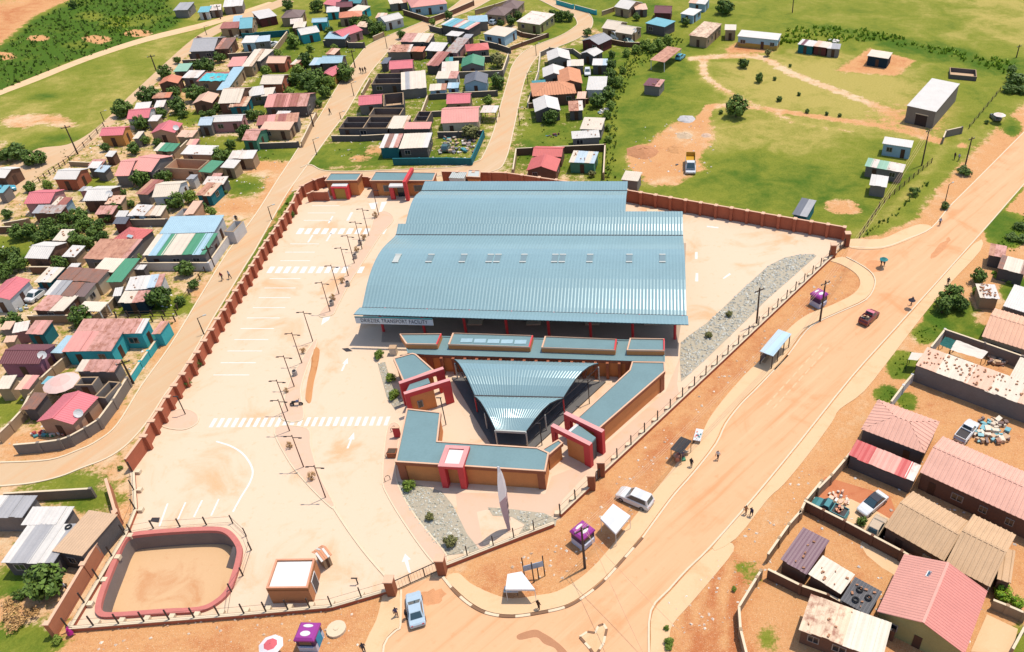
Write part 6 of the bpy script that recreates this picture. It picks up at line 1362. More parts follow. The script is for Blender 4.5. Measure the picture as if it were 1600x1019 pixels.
# ================================================================ VEGETATION
def leafmat(name, c1, c2):
    m = bpy.data.materials.new(name); m.use_nodes = True; n = m.node_tree; N = n.nodes; Lk = n.links.new; N.clear()
    out = N.new('ShaderNodeOutputMaterial'); b = N.new('ShaderNodeBsdfPrincipled'); Lk(b.outputs[0], out.inputs[0]); b.inputs['Roughness'].default_value = .6; b.inputs['Specular IOR Level'].default_value = .2
    g = N.new('ShaderNodeNewGeometry'); oi = N.new('ShaderNodeObjectInfo'); a = N.new('ShaderNodeMath'); a.operation = 'MULTIPLY_ADD'; Lk(oi.outputs['Random'], a.inputs[0]); a.inputs[1].default_value = .5
    Lk(g.outputs['Random Per Island'], a.inputs[2]); s = N.new('ShaderNodeMath'); s.operation = 'MULTIPLY'; Lk(a.outputs[0], s.inputs[0]); s.inputs[1].default_value = .7
    x = N.new('ShaderNodeMix'); x.data_type = 'RGBA'; Lk(s.outputs[0], x.inputs[0]); x.inputs[6].default_value = col(*c1, 1.5); x.inputs[7].default_value = col(*c2, 1.5); Lk(x.outputs[2], b.inputs['Base Color']); return m
M_leaf = leafmat('leaf_dark', (58, 84, 34), (116, 140, 56)); M_leaf2 = leafmat('leaf_mid', (88, 118, 40), (150, 168, 66)); M_leafb = leafmat('leaf_bright', (90, 140, 30), (168, 190, 50)); M_dry = leafmat('leaf_dry', (168, 124, 74), (222, 176, 112)); M_leafo = leafmat('leaf_olive', (104, 106, 58), (150, 146, 86)); M_leafr = leafmat('leaf_red', (110, 60, 60), (150, 90, 84))
M_bark = mat('bark', (104, 82, 66), .9, .2, 3)
def crown_mesh(name, m, seed, n=1100, leaf=.13, clumps=26, flat=.8, hollow=.55):
    r = random.Random(seed); mb = MB(); C = []
    for i in range(clumps):
        while True:
            v = Vector((r.uniform(-1, 1), r.uniform(-1, 1), r.uniform(-.75, 1)))
            if hollow < v.length < .95: break
        C.append((v * .8, r.uniform(.2, .4)))
    C += [(Vector((r.uniform(-.3, .3), r.uniform(-.3, .3), r.uniform(-.3, .4))), .5) for _ in range(4)]
    for i in range(n):
        c, s = r.choice(C); v = Vector((r.gauss(0, 1), r.gauss(0, 1), r.gauss(0, 1))).normalized() * s * r.uniform(.55, 1.05); p = c + v; p.z *= flat
        nn = (v.normalized() + Vector((r.uniform(-.6, .6), r.uniform(-.6, .6), r.uniform(-.2, .9)))).normalized(); a = nn.orthogonal().normalized(); a = Matrix.Rotation(r.uniform(0, 6.3), 3, nn) @ a; b = nn.cross(a); l = leaf * r.uniform(.6, 1.3)
        mb.quad(p - a * l, p + b * l * .55, p + a * l, p - b * l * .55)
    me = bpy.data.meshes.new(name); me.from_pydata(mb.v, [], mb.f); me.materials.append(m); return me
def trunk_mesh(seed):
    r = random.Random(seed); mb = MB(); mb.tube([(0, 0, -.05), (r.uniform(-.05, .05), 0, .4), (r.uniform(-.1, .1), r.uniform(-.1, .1), .8)], [.09, .07, .05], 6)
    for i in range(5):
        a = r.uniform(0, 6.3); mb.tube([(0, 0, .45 + .06 * i), (.3 * math.cos(a), .3 * math.sin(a), .9), (.5 * math.cos(a), .5 * math.sin(a), 1.25)], [.045, .03, .015], 5)
    return mb.mesh('trunk', M_bark)
CR = {'d': [crown_mesh('crown', M_leaf, s) for s in (1, 2, 3)], 'm': [crown_mesh('crown', M_leaf2, s, clumps=22) for s in (4, 5)], 'b': [crown_mesh('crown', M_leafb, s, clumps=18) for s in (6,)], 'o': [crown_mesh('crown', M_leafo, 9, 800, clumps=20)], 'y': [crown_mesh('crown', M_dry, 10, 260, .12, 12)], 'r': [crown_mesh('crown', M_leafr, 11, 700)]}
TRK = [trunk_mesh(s) for s in (1, 2, 3)]
def tree(t, u, v, rpx, kind='d', label=None, group=None, name='tree', cat='tree', tall=1.0, wide=1.0):
    x, y = T(t, u, v); rp = rpx / (3.92 if t else 1.0); rm_ = max(.35, rp / pxm(y)); zc = rm_ * (.85 * tall) + (.2 if name == 'tree' else .0)
    p = G(x, y, zc); k = int(abs(p.x * 7 + p.y * 3)); rm_ *= 1.06
    r = thing(name, (p.x, p.y, 0), (k % 63) / 10, label, cat, group)
    o = link('crown', CR[kind][k % len(CR[kind])], r, (0, 0, zc)); o.scale = (rm_ * wide, rm_, rm_ * tall * 1.1)
    o = link('trunk', TRK[k % 3], r, (0, 0, 0)); o.scale = (rm_, rm_, zc * .95)
    return r
SHARE = []
def trees(t, L_, kind, label, group, name='tree', cat='tree', **k):
    for q in L_: SHARE.append((tree(t, *q[:3], q[3] if len(q) > 3 else kind, label, group, name, cat, **k), q[2]))
g1 = 'trees in the township yards'
trees('a', [(1000, 435, 48), (900, 580, 62), (1055, 560, 48), (1085, 640, 55), (1180, 570, 58), (1230, 560, 40), (750, 660, 58), (715, 680, 40), (1345, 345, 36), (1265, 400, 50), (1200, 400, 40), (985, 690, 36), (940, 570, 40), (1365, 945, 58)], 'd', 'dark leafy tree standing among the houses beside the township lane', 'trees along the lane houses')
trees('a', [(860, 750, 52), (880, 850, 38), (815, 905, 42), (1330, 655, 30), (1490, 800, 48), (1540, 700, 42)], 'd', 'dark tree beside a pink roofed cottage', 'trees by pink cottages')
trees('a', [(90, 930, 58), (180, 965, 52), (235, 965, 45), (20, 940, 52)], 'd', 'bushy tree on the dirt verge where the lane widens', 'trees on the lane verge', wide=1.3)
tree('a', 445, 25, 27, 'd', 'square dark tree alone at the edge of the bare field'); tree('a', 1220, 240, 22, 'r', 'small dark red bush beside the lane', name='bush', cat='bush'); tree('a', 1085, 365, 24, 'd', 'small tree on the lane opposite the meadow'); tree('a', 1170, 40, 26, 'd', 'dark tree beside the grey tin shack beyond the track')
tree('b', 225, 245, 48, 'm', 'round lone tree on the lawn below the turquoise cottage')
trees('b', [(190, 25, 36), (370, 30, 42), (445, 185, 30), (520, 50, 22), (600, 125, 34), (660, 120, 34), (735, 160, 55), (890, 210, 30), (1180, 90, 30), (1560, 125, 34), (1500, 140, 26)], 'd', 'dark leafy tree among the hilltop houses', 'hilltop trees')
trees('b', [(295, 360, 50), (300, 480, 55), (370, 475, 62), (330, 530, 45), (545, 440, 60), (510, 460, 40), (420, 560, 42), (230, 480, 40), (150, 535, 26), (385, 630, 26)], 'd', 'leafy garden tree between the side street and the brick cottages', 'garden trees above the street', )
tree('b', 1475, 365, 52, 'o', 'olive green tree beside the green gabled cottage'); tree('b', 1480, 495, 50, 'd', 'dark tree right of the slate gable'); tree('b', 1420, 610, 34, 'm', 'small green tree beside the pink roofed tan cottage'); tree('b', 790, 670, 24, 'm', 'sapling growing inside the roofless rooms'); tree('b', 1310, 805, 50, 'o', 'spreading olive tree over the scrap yard wall', wide=1.3)
tree('b', 30, 700, 28, 'd', 'dark shrub at the end of the long rust roof', name='bush', cat='bush')
trees('c', [(255, 85, 34), (300, 92, 38), (350, 97, 34)], 'd', 'clipped dark hedge tree on the inside of the street bend', 'hedge at the bend')
trees('c', [(460, 195, 28), (765, 100, 25), (1065, 130, 30), (40, 90, 28), (800, 45, 24)], 'd', 'dark shrub tree by the houses near the street bend', 'shrubs near the bend')
trees('c', [(600, 390, 42), (605, 450, 42), (612, 330, 26), (590, 570, 45), (520, 612, 50), (645, 500, 36, 'm'), (600, 500, 36)], 'd', 'tree in the overgrown hedge between houses and field', 'overgrown field hedge')
trees('c', [(900, 270, 44), (820, 270, 40), (950, 240, 36), (860, 290, 36), (700, 320, 30), (760, 300, 32), (600, 640, 36), (580, 700, 32), (590, 780, 26), (590, 850, 26), (680, 430, 26), (660, 480, 28)], 'm', 'bright shrub in the green belt beside the field', 'green belt shrubs', name='bush', cat='bush')
tree('c', 235, 708, 50, 'd', 'dark tree in front of the lowest white gabled cottage'); tree('c', 1310, 40, 52, 'd', 'big dark shrub at the top corner of the field', name='bush', cat='bush', wide=1.3)
tree('c', 1375, 650, 74, 'd', 'large lone tree in the middle of the field'); tree('c', 1280, 685, 16, 'd', 'tiny shrub beside the large lone tree', name='bush', cat='bush'); tree('c', 1420, 385, 36, 'd', 'dark thorn bush inside the field track loop', name='bush', cat='bush'); tree('c', 1515, 475, 28, 'd', 'pointed shrub beside the field track', name='bush', cat='bush', tall=1.3)
tree('', 1200, 82, 6, 'o', 'young tree in front of the yellow and blue classroom'); tree('g', 490, 85, 26, 'o', 'grey green shrub beside the green walled tin house', name='bush', cat='bush')
trees('d', [(440, 705, 14), (70, 605, 20), (190, 575, 14), (240, 680, 16), (360, 695, 14), (135, 400, 12), (40, 480, 14), (1340, 745, 16)], 'd', 'small low weed bush in the field', 'weeds in the field', name='bush', cat='bush')
trees('d', [(1530, 480, 60), (1480, 540, 44), (1560, 550, 40), (1500, 420, 30)], 'd', 'dense dark bush at the field corner by the main road', 'bushes at the field corner', name='bush', cat='bush', tall=.7, wide=1.3)
tree('e', 180, 165, 38, 'd', 'round dark bush on the lane below the brick house', name='bush', cat='bush'); tree('e', 285, 150, 34, 'm', 'lighter round bush beside the brick house', name='bush', cat='bush')
trees('e', [(860, 110, 58), (940, 40, 50), (1000, 100, 50), (1075, 245, 58), (1165, 220, 44, 'm'), (1290, 312, 34, 'm'), (800, 265, 26)], 'd', 'dark tree around the salmon and cream roofed houses', 'trees round the salmon roofs')
trees('e', [(100, 440, 55), (180, 430, 55), (290, 400, 60), (340, 440, 58), (480, 340, 58), (400, 350, 44), (470, 480, 55), (530, 500, 50), (590, 400, 48), (660, 340, 42), (700, 300, 42), (560, 450, 40)], 'd', 'tree in the dense garden thicket behind the off white gables', 'garden thicket')
trees('e', [(10, 570, 50), (110, 620, 58), (40, 650, 60), (90, 560, 40)], 'd', 'tree clump left of the brown gabled house', 'left edge trees')
tree('e', 370, 625, 55, 'd', 'round tree in front of the brown gabled house'); tree('e', 825, 580, 42, 'm', 'bright round tree between the rust pink and green roofs'); tree('e', 1125, 665, 54, 'd', 'leafy tree below the white plastered wall'); tree('e', 965, 830, 80, 'd', 'large tree shading the patchwork roof'); tree('e', 485, 950, 75, 'd', 'large tree below the red striped flat roof'); tree('e', 60, 990, 60, 'd', 'dark tree on the grass by the pink gabled white house', wide=1.3); tree('e', 1380, 195, 18, 'd', 'little bush beside white rust shacks', name='bush', cat='bush')
trees('a', [(1290, 690, 34), (640, 900, 28), (960, 870, 30), (1410, 880, 34), (1240, 700, 26), (1120, 690, 30), (1010, 640, 34)], 'd', 'leafy tree growing between houses by the township lane', 'trees along the lane houses')
trees('b', [(60, 430, 34), (130, 330, 34), (200, 560, 36), (60, 250, 28), (330, 290, 26), (480, 290, 24), (640, 150, 30), (260, 430, 44), (450, 500, 40), (1080, 130, 22), (1350, 330, 24)], 'm', 'lighter leafy tree growing between houses above the street', 'garden trees above the street')
trees('e', [(600, 190, 34), (740, 200, 36), (440, 420, 50), (240, 470, 46), (620, 470, 44), (40, 330, 34), (560, 270, 30), (1000, 300, 34), (1230, 290, 36), (880, 640, 24), (1180, 760, 34), (1100, 860, 36), (640, 600, 30), (20, 700, 40), (520, 380, 50)], 'd', 'dark leafy tree growing between the crowded left yards', 'garden thicket')
tree('h', 900, 185, 36, 'd', 'small umbrella shaped tree by the wire fence', tall=.8); tree('h', 1085, 280, 28, 'd', 'green bush round a lamp post on the dirt verge', name='bush', cat='bush'); tree('h', 1210, 65, 46, 'd', 'green bush round a utility pole on the dirt verge', name='bush', cat='bush', tall=.7)
tree('h', 1300, 710, 56, 'd', 'tree beside the rust and cream carport'); trees('h', [(1130, 830, 85), (1075, 890, 58), (1190, 880, 55)], 'd', 'tree of the leafy roadside clump by the rubble topped hut', 'roadside tree clump'); tree('h', 1280, 800, 34, 'm', 'small bright tree beside the rubble topped hut')
trees('h', [(1550, 400, 45), (1500, 470, 40), (1568, 480, 45)], 'd', 'bush on the grassy bank above the carports', 'bank bushes', name='bush', cat='bush', tall=.6)
trees('h', [(1400, 715, 22), (1440, 728, 22), (1480, 740, 22), (1385, 690, 18)], 'b', 'leafy vegetable row beside the carport', 'vegetable bed', name='bush', cat='vegetable', tall=.5)
tree('p', 575, 215, 36, 'd', 'small tree between the parked cars and the wall'); tree('p', 1440, 660, 62, 'b', 'bright green bush beside the tan porch roof', name='bush', cat='bush'); tree('p', 1525, 715, 45, 'b', 'second bright green bush against the tan wall', name='bush', cat='bush')
tree('m', 160, 400, 52, 'o', 'thin grey green tree over the broad tin roof'); tree('m', 260, 590, 118, 'd', 'big leafy tree in the tin roofed yard', wide=1.2); tree('m', 345, 940, 34, 'm', 'small green bush at the end of the brick wall', name='bush', cat='bush'); tree('m', 110, 670, 40, 'd', 'dark shrub beside the big yard tree', name='bush', cat='bush')
trees('m', [(60, 780, 60), (150, 800, 60), (90, 850, 55), (200, 760, 40), (40, 720, 40)], 'y', 'heap of dry cut branches in the lower left yard', 'dry branches', name='dry_brush', cat='dry brush', tall=.6, wide=1.4)
trees('o', [(945, 870, 20), (960, 955, 34), (962, 985, 26), (1360, 630, 14)], 'm', 'small green weed clump on the eroded verge', 'verge weeds', name='bush', cat='bush')
for q in (('j', 750, 210, 34, 'green shrub at the top of the white stone bed'), ('j', 825, 350, 34, 'green shrub in the middle of the white stone bed'), ('j', 842, 455, 38, 'green shrub at the foot of the white stone bed'), ('j', 935, 1010, 44, 'spiky shrub in the stone bed by the office block corner'), ('n', 1065, 188, 32, 'spiky shrub in the middle of the entrance stone bed'), ('n', 1190, 338, 46, 'spiky shrub near the fence in the entrance stone bed'), ('k', 1205, 92, 26, 'small shrub on the long stone bed near the canopy'), ('g', 1330, 942, 24, 'small shrub on the long stone bed near the tall pole')): tree(q[0], q[1], q[2], q[3], 'o' if q[0] != 'j' else 'm', q[4], None, 'shrub', 'shrub')
trees('i', [(1300, 108, 22), (1205, 258, 34), (1125, 380, 38)], 'd', 'creeper shrub growing against the brick boundary wall', 'wall shrubs', name='shrub', cat='shrub'); tree('i', 735, 905, 18, 'm', 'weed at the foot of the brick wall end', name='shrub', cat='shrub'); tree('f', 210, 330, 26, 'd', 'shrub against the upper brick boundary wall', name='shrub', cat='shrub')
trees('f', [(730, 335, 20), (658, 470, 20), (615, 545, 20), (525, 735, 20), (470, 840, 22)], 'y', 'dry brown sapling planted in the parking island', 'dry saplings', name='sapling', cat='sapling', tall=1.4)
trees('j', [(205, 765, 24), (335, 955, 30), (285, 185, 20), (185, 430, 18)], 'y', 'dry sapling planted along the lower parking island', 'dry lower saplings', name='sapling', cat='sapling', tall=1.4)
# shared labels: say which house each tree stands by
HOMES = [(o.matrix_basis.translation.copy(), o['label']) for o in COL.objects if o.parent is None and o.get('category') in ('house', 'shack', 'carport', 'canopy')]
for o, rp in SHARE:
    if o['category'] not in ('tree', 'bush') or o['group'] in ('weeds in the field', 'verge weeds', 'bank bushes', 'hedge at the bend'): continue
    d, lb = min(((h - o.location).length, l) for h, l in HOMES)
    w = lb.split()
    if d < 13 and len(w) <= 12: o['label'] = ('large ' if rp >= 50 else 'small ' if rp < 32 else '') + 'leafy ' + o['category'] + ' by the ' + lb if len(w) <= 11 else 'leafy ' + o['category'] + ' by the ' + lb
    if 'by the' in o['label']: o['group'] = 'trees and bushes in the township yards'
# masses nobody could count: crops, weeds and hedges
def scatter(name, polys, dens, m, hmin, hmax, label, kinds='tuft', seed=1, cat='plants'):
    r = random.Random(seed); mb = MB()
    for P in polys:
        W = [tuple(p) for p in P]; xs = [p[0] for p in W]; ys = [p[1] for p in W]; area = (max(xs) - min(xs)) * (max(ys) - min(ys)); n = int(area * dens)
        X = np.array([r.uniform(min(xs), max(xs)) for _ in range(n)]); Y = np.array([r.uniform(min(ys), max(ys)) for _ in range(n)])
        ok = polysd(X, Y, W) > 0
        for x, y in zip(X[ok], Y[ok]):
            h = r.uniform(hmin, hmax); a = r.uniform(0, 6.3); w = h * r.uniform(.35, .7)
            for q in range(3):
                b = a + q * 2.1; c, s = math.cos(b), math.sin(b); d, e = r.uniform(-.4, .4) * h, r.uniform(-.4, .4) * h
                mb.quad((x - c * w, y - s * w, 0.), (x + d, y + e, h * .6), (x + c * w + d, y + s * w + e, h), (x + c * w * .6, y + s * w * .6, 0.))
    me = bpy.data.meshes.new(name); me.from_pydata(mb.v, [], mb.f); me.materials.append(m); return tag(link(name, me), label, cat, None, 'stuff')
scatter('crop_field', [gp([(-40, 120), (0, 78), (60, 30), (112, 2), (200, -8), (262, -5), (283, 36), (240, 52), (160, 80), (60, 118), (0, 142)])],   .45, M_leaf2, .25, .9, 'dense green crops and weeds beyond the dirt track')
scatter('maize_patch', [gp([(1215, 70), (1230, 45), (1300, 40), (1400, 55), (1420, 62), (1290, 66)]), gp([(1380, 60), (1470, 75), (1590, 100), (1590, 122), (1480, 88), (1400, 72)]), gp([(160, 45), (175, 25), (205, 30), (200, 55)])], .55, M_leafb, .4, 1.1, 'tall maize and weeds behind the field huts', seed=2)
scatter('hedge_weeds', [gp([(405, 388), (412, 378), (458, 300), (466, 292), (468, 300), (440, 345), (412, 392)]), gp([(945, 285), (945, 180), (955, 120), (985, 85), (1050, 55), (1075, 62), (1000, 105), (965, 160), (962, 285)]), gp([(1340, 370), (1400, 330), (1450, 280), (1456, 285), (1400, 340), (1350, 372)])], 1.2, M_leaf2, .25, .7, 'weeds along walls and the field hedge line', seed=3)
scatter('yard_weeds', [gp([(200, 170), (330, 75), (470, 45), (585, 55), (490, 180), (435, 262), (250, 300), (0, 400), (0, 300)]), gp([(512, 250), (582, 130), (645, 75), (770, 80), (790, 120), (750, 250)]), gp([(800, 250), (830, 110), (930, 70), (945, 280)]), gp([(0, 420), (200, 330), (380, 330), (250, 540), (0, 620)])], .14, M_leaf2, .12, .4, 'weeds in the township yards', seed=5)
scatter('verge_weeds', [gp([(1430, 560), (1400, 590), (1390, 570), (1430, 545)]), gp([(1365, 625), (1405, 600), (1420, 640), (1390, 630)]), gp([(1425, 520), (1470, 505), (1475, 530), (1440, 535)]), gp([(1545, 395), (1600, 330), (1600, 390), (1560, 400)])], 3.0, M_leafb, .1, .3, 'green lawn and weeds on the roadside plots', seed=6)

# ================================================================ STONE BEDS AND LITTER
def rocks(name, polys, dens, smin, smax, m, label, seed=1, z=.03):
    r = random.Random(seed); mb = MB()
    for W in polys:
        W = [tuple(p) for p in W]; xs = [p[0] for p in W]; ys = [p[1] for p in W]; n = int((max(xs) - min(xs)) * (max(ys) - min(ys)) * dens)
        X = np.array([r.uniform(min(xs), max(xs)) for _ in range(n)]); Y = np.array([r.uniform(min(ys), max(ys)) for _ in range(n)]); ok = polysd(X, Y, W) > .1
        for x, y in zip(X[ok], Y[ok]):
            s = r.uniform(smin, smax); i = len(mb.v); a = r.uniform(0, 6.3)
            for q in range(4): t = a + q * 1.57 + r.uniform(-.3, .3); mb.v.append((x + s * r.uniform(.7, 1.2) * math.cos(t), y + s * r.uniform(.6, 1.1) * math.sin(t), z + s * r.uniform(-.1, .25)))
            mb.v.append((x + r.uniform(-.3, .3) * s, y + r.uniform(-.3, .3) * s, z + s * r.uniform(.5, .9)))
            for q in range(4): mb.f.append((i + q, i + (q + 1) % 4, i + 4))
    me = bpy.data.meshes.new(name); me.from_pydata(mb.v, [], mb.f); me.materials.append(m); return tag(link(name, me), label, 'stones' if 'stone' in name else 'litter', None, 'stuff')
def islandmat(name, c1, c2, k=KEXP):
    m = leafmat(name, c1, c2); return m
beds = [[(1064, 597), (1062, 560), (1064, 535), (1083, 520), (1103, 506), (1121, 490), (1160, 452), (1200, 416), (1225, 403), (1250, 398), (1271, 397), (1276, 400), (1200, 467), (1167, 500), (1106, 559)]]
beds2 = [[(618, 752), (655, 758), (690, 768), (708, 790), (730, 835), (752, 862), (700, 868), (672, 845), (640, 800)], [(762, 793), (800, 796), (850, 802), (870, 812), (868, 822), (806, 842), (820, 820), (800, 808), (770, 806)], [(590, 568), (602, 566), (612, 600), (632, 630), (618, 642), (604, 620)]]
M_bed = mat('bed_ground', (196, 184, 160), .95, .2, 3)
for P in beds + beds2: sheet('stone_bed', gp(P), .05, M_bed, parent=court)
rocks('stone_scatter', [gp(P) for P in beds], 7, .1, .3, islandmat('stone_grey', (170, 168, 156), (244, 240, 224)), 'pale grey boulders filling the long bed beside the canopy', 1, .06)
rocks('stone_scatter', [gp(P) for P in beds2], 9, .08, .22, islandmat('stone_white', (176, 172, 150), (246, 242, 228)), 'white stones filling the beds round the entrance', 2, .06)
rocks('stone_rubble', [gp([(112, 984), (380, 962), (520, 950), (600, 928), (598, 934), (520, 957), (380, 969), (114, 992)])], 4, .06, .2, islandmat('rubble', (190, 140, 110), (244, 216, 186)), 'broken rubble along the low fence wall', 3)
rocks('litter_scraps', [gp([(760, 900), (880, 830), (960, 745), (1300, 410), (1330, 450), (1120, 620), (930, 890), (800, 935)]), gp([(120, 1000), (580, 950), (560, 1010), (120, 1018)]), gp([(1040, 930), (1150, 850), (1240, 740), (1290, 700), (1170, 990), (1040, 1010)])], .5, .06, .26, islandmat('litter', (214, 176, 140), (255, 244, 226)), 'scattered litter and stones on the bare verges', 4, .0)
rocks('litter_scraps', [gp([(0, 330), (215, 165), (320, 85), (560, 75), (430, 270), (250, 550), (170, 660), (0, 700)]), gp([(512, 250), (582, 130), (645, 75), (780, 90), (750, 250)]), gp([(960, 290), (1000, 200), (1110, 180), (1120, 270)]), gp([(1200, 900), (1300, 760), (1590, 640), (1590, 1010), (1250, 1010)])], .16, .08, .3, islandmat('litter2', (150, 120, 100), (255, 248, 238)), 'scraps and rubble lying in the yards', 5, .0)
# junk heaps
def junk(t, u, v, wu, wv, n, label, colors, seed=1, smax=.9):
    r = random.Random(seed); p0 = GT(t, u, v); root = thing('junk_heap', p0, 0, label, 'junk')
    for i in range(n):
        q = GT(t, u + r.uniform(-wu, wu), v + r.uniform(-wv, wv)) - p0; s = [r.uniform(.2, smax), r.uniform(.2, smax), r.uniform(.08, .5)]; mb = MB(); mb.box(-s[0] / 2, s[0] / 2, -s[1] / 2, s[1] / 2, 0, s[2])
        o = mb.build('scrap_piece', mat('scrap_' + '_'.join(map(str, r.choice(colors))), r.choice(colors), .6, .2) if False else roofmat(r.choice(colors)), root, (q.x, q.y, r.uniform(0, .25)), r.uniform(0, 3))
        o.rotation_euler = (r.uniform(-.25, .25), r.uniform(-.25, .25), r.uniform(0, 3))
junk('b', 1230, 895, 110, 50, 60, 'scrap and sacks heaped in the yard behind the teal fence', ['white', 'cream', 'brown', 'slate', 'teal', 'tan', 'rustgrey'], 1)
junk('l', 1370, 680, 110, 75, 70, 'heap of planks and boxes beside the white pickup', ['tan', 'cream', 'tan', 'cream', 'rustcream', 'brown', 'turq'], 2)
junk('l', 1400, 250, 50, 30, 25, 'clutter of boards inside the walled courtyard', ['tan', 'cream', 'rustbrown', 'brown'], 3)
junk('p', 430, 80, 60, 40, 16, 'rubble beside the wrecked teal pickup', ['white', 'cream', 'peach'], 4, .6)
junk('i', 300, 705, 110, 10, 22, 'bright washing laid out inside the curved yard wall', ['red', 'teal', 'white', 'purple', 'green', 'rose'], 5, .7)
junk('e', 220, 830, 35, 30, 14, 'pale junk and cloth by the cream roofed shack', ['white', 'teal', 'slate', 'green'], 6)
junk('e', 130, 920, 40, 30, 10, 'blue crates lying on the grass by the pink gabled white house', ['slate', 'teal', 'white', 'blue'], 7, .6)
junk('c', 560, 690, 30, 12, 12, 'pale scrap sheets at the field hedge', ['white', 'cream', 'blue', 'slate'], 8)
junk('c', 230, 840, 70, 20, 6, 'doors and boards lying on the lawn above the red pink roofs', ['maroon', 'teal', 'slate'], 9)
junk('a', 1450, 215, 30, 20, 14, 'white clutter beside the rust pink annexe', ['white', 'blue', 'offwhite'], 10)
junk('d', 410, 260, 30, 10, 5, 'white tank and barrels behind the container huts', ['white', 'offwhite'], 11, 1.4)
junk('g', 1010, 30, 6, 4, 1, 'upturned blue tub on the dirt heap', ['slate'], 12)
for (t, u, v, s, c, lb) in (('c', 1070, 730, 2.2, (214, 208, 204), 'pale grey heap of building sand on the field'), ('c', 1060, 830, 2.0, (226, 196, 160), 'tan heap of sand below the grey heap'), ('c', 800, 930, 3.6, (214, 150, 104), 'wide orange heap of soil by the field wall'), ('c', 1010, 915, 2.2, (232, 170, 112), 'small bright orange heap of soil'), ('c', 1190, 830, 1.2, (236, 200, 170), 'little pale heap of stones beside the field track'), ('e', 0, 0, .1, (0, 0, 0), None)):
    if lb is None: continue
    p = GT(t, u, v); rr = random.Random(u); mb = MB(); K = 14
    for i in range(K):
        a = i * math.tau / K
        for j, (f1, zz) in enumerate(((1, -.05), (.72, .22), (.4, .42), (.12, .5))): rad = s * f1 * rr.uniform(.85, 1.15); mb.v.append((rad * math.cos(a), rad * math.sin(a), zz * s * .45 * rr.uniform(.8, 1.2)))
    for i in range(K):
        for j in range(3): a, b = i * 4 + j, ((i + 1) % K) * 4 + j; mb.f.append((a, b, b + 1, a + 1)); mb.m.append(0)
    mb.f.append(tuple(i * 4 + 3 for i in range(K))); mb.m.append(0)
    tag(mb.build('soil_heap', mat('soil_%d_%d' % (c[0], c[2]), c, .95, .2, 2, 8, .5), None, p), lb, 'heap')

def rail_fence(t, a, b, label, n=7):
    A, B = GT(t, *a), GT(t, *b); d = B - A; r = thing('rail_fence', A, math.atan2(d.y, d.x), label, 'fence'); Ln = d.length
    for i in range(n): mb = MB(); x = Ln * i / (n - 1); mb.box(x - .07, x + .07, -.07, .07, -.05, 1.2); mb.build('post', M_wood, r)
    for z in (.5, 1.0): mb = MB(); mb.box(0, Ln, -.02, .02, z, z + .06); mb.build('rail', M_wood, r)
rail_fence('e', (640, 965), (1085, 955), 'thin rail fence along the lower edge of the grassy strip'); rail_fence('e', (655, 995), (1075, 990), 'second thin rail fence below the grassy strip'); rail_fence('e', (1090, 920), (1260, 690), 'thin rail fence climbing beside the side street', 6)
rail_fence('h', (680, 290), (1000, 20), 'leaning post fence along the field edge near the tin shacks', 12); rail_fence('h', (560, 480), (680, 300), 'leaning post fence from the brick corner to the field', 6); rail_fence('e', (215, 160), (430, 10), 'row of fence posts beside the left lane', 8)
rail_fence('d', (1230, 790), (1420, 560), 'post fence beside the large warehouse', 8); rail_fence('a', (640, 780), (430, 990), 'post fence of the ochre cottage yard', 6)
# ================================================================ POLES, LAMPS, WIRES
def hgt(b, tp): return HC * (1 - ((tp - YH) * (YN - b)) / ((b - YH) * (YN - tp)))
def pole(x, y, ytop, kind, label, group=None, rz=.6):
    p = G(x, y); h = hgt(y, ytop); nm = {'u': 'utility_pole', 's': 'street_lamp'}[kind]; r = thing(nm, p, rz, label, 'pole' if kind == 'u' else 'lamp', group)
    mb = MB(); m_ = M_wood if kind == 'u' else M_steel
    mb.tube([(0, 0, -.1), (0, 0, h)], [.17, .11] if kind == 'u' else [.1, .06], 7); mb.build('shaft', m_, r)
    if kind == 'u':
        mb = MB(); mb.box(-.9, .9, -.06, .06, h - .55, h - .4); ca = mb.build('crossarm', m_, r)
        for dx in (-.8, 0, .8): mb = MB(); mb.tube([(dx, 0, h - .4), (dx, 0, h - .2)], .06, 5); mb.build('insulator', M_skyl, ca)
    else:
        mb = MB(); mb.tube([(0, 0, h - .1), (.9, 0, h + .1)], .04, 5); mb.build('arm', m_, r); mb = MB(); mb.box(.8, 1.3, -.1, .1, h + .04, h + .15); mb.build('lamp_head', M_skyl, r)
    return p, h, rz
ul = {}
for k, (x, y, yt, lb) in enumerate(((1281, 502.5, 439, 'tall utility pole beside the kiosk near the pink pickup'), (1182, 507.6, 450, 'tall utility pole on the fence line by the long stone bed'), (914, 888, 824, 'leaning utility pole beside the footway kiosk'), (1440, 259, 201, 'dark utility pole by the pale blue site cabin'), (1508, 259, 214, 'utility pole rising from a bush on the dirt verge'), (208.7, 599.5, 563, 'utility pole beside the turquoise garden wall'), (121.7, 241, 196, 'utility pole where the lane widens'), (244, 110, 85.5, 'utility pole at the meadow edge of the lane'), (334.7, 417, 385, 'utility pole by the white plastered wall'), (555, 106, 78, 'utility pole beside three walkers on the street'), (345, 30, 8, 'utility pole by the dirt track shacks'), (1238, 20, -12, 'utility pole in the far maize'), (490, 198, 175, 'short utility pole beside the long rust roof'), (1588, 90, 70, 'utility pole at the far corner of the field'))): ul[k] = pole(x, y, yt, 'u', lb)
for x, y, yt in ((553, 150, 130), (605, 76, 57), (533, 187, 176), (495, 242, 218), (425, 344, 323), (838, 87, 69), (812, 196, 170), (319, 523, 497), (323, 55, 41), (825, 132, 114), (775, 140, 116)): pole(x, y, yt, 's', 'slim grey street lamp standing along the township streets', 'township street lamps')
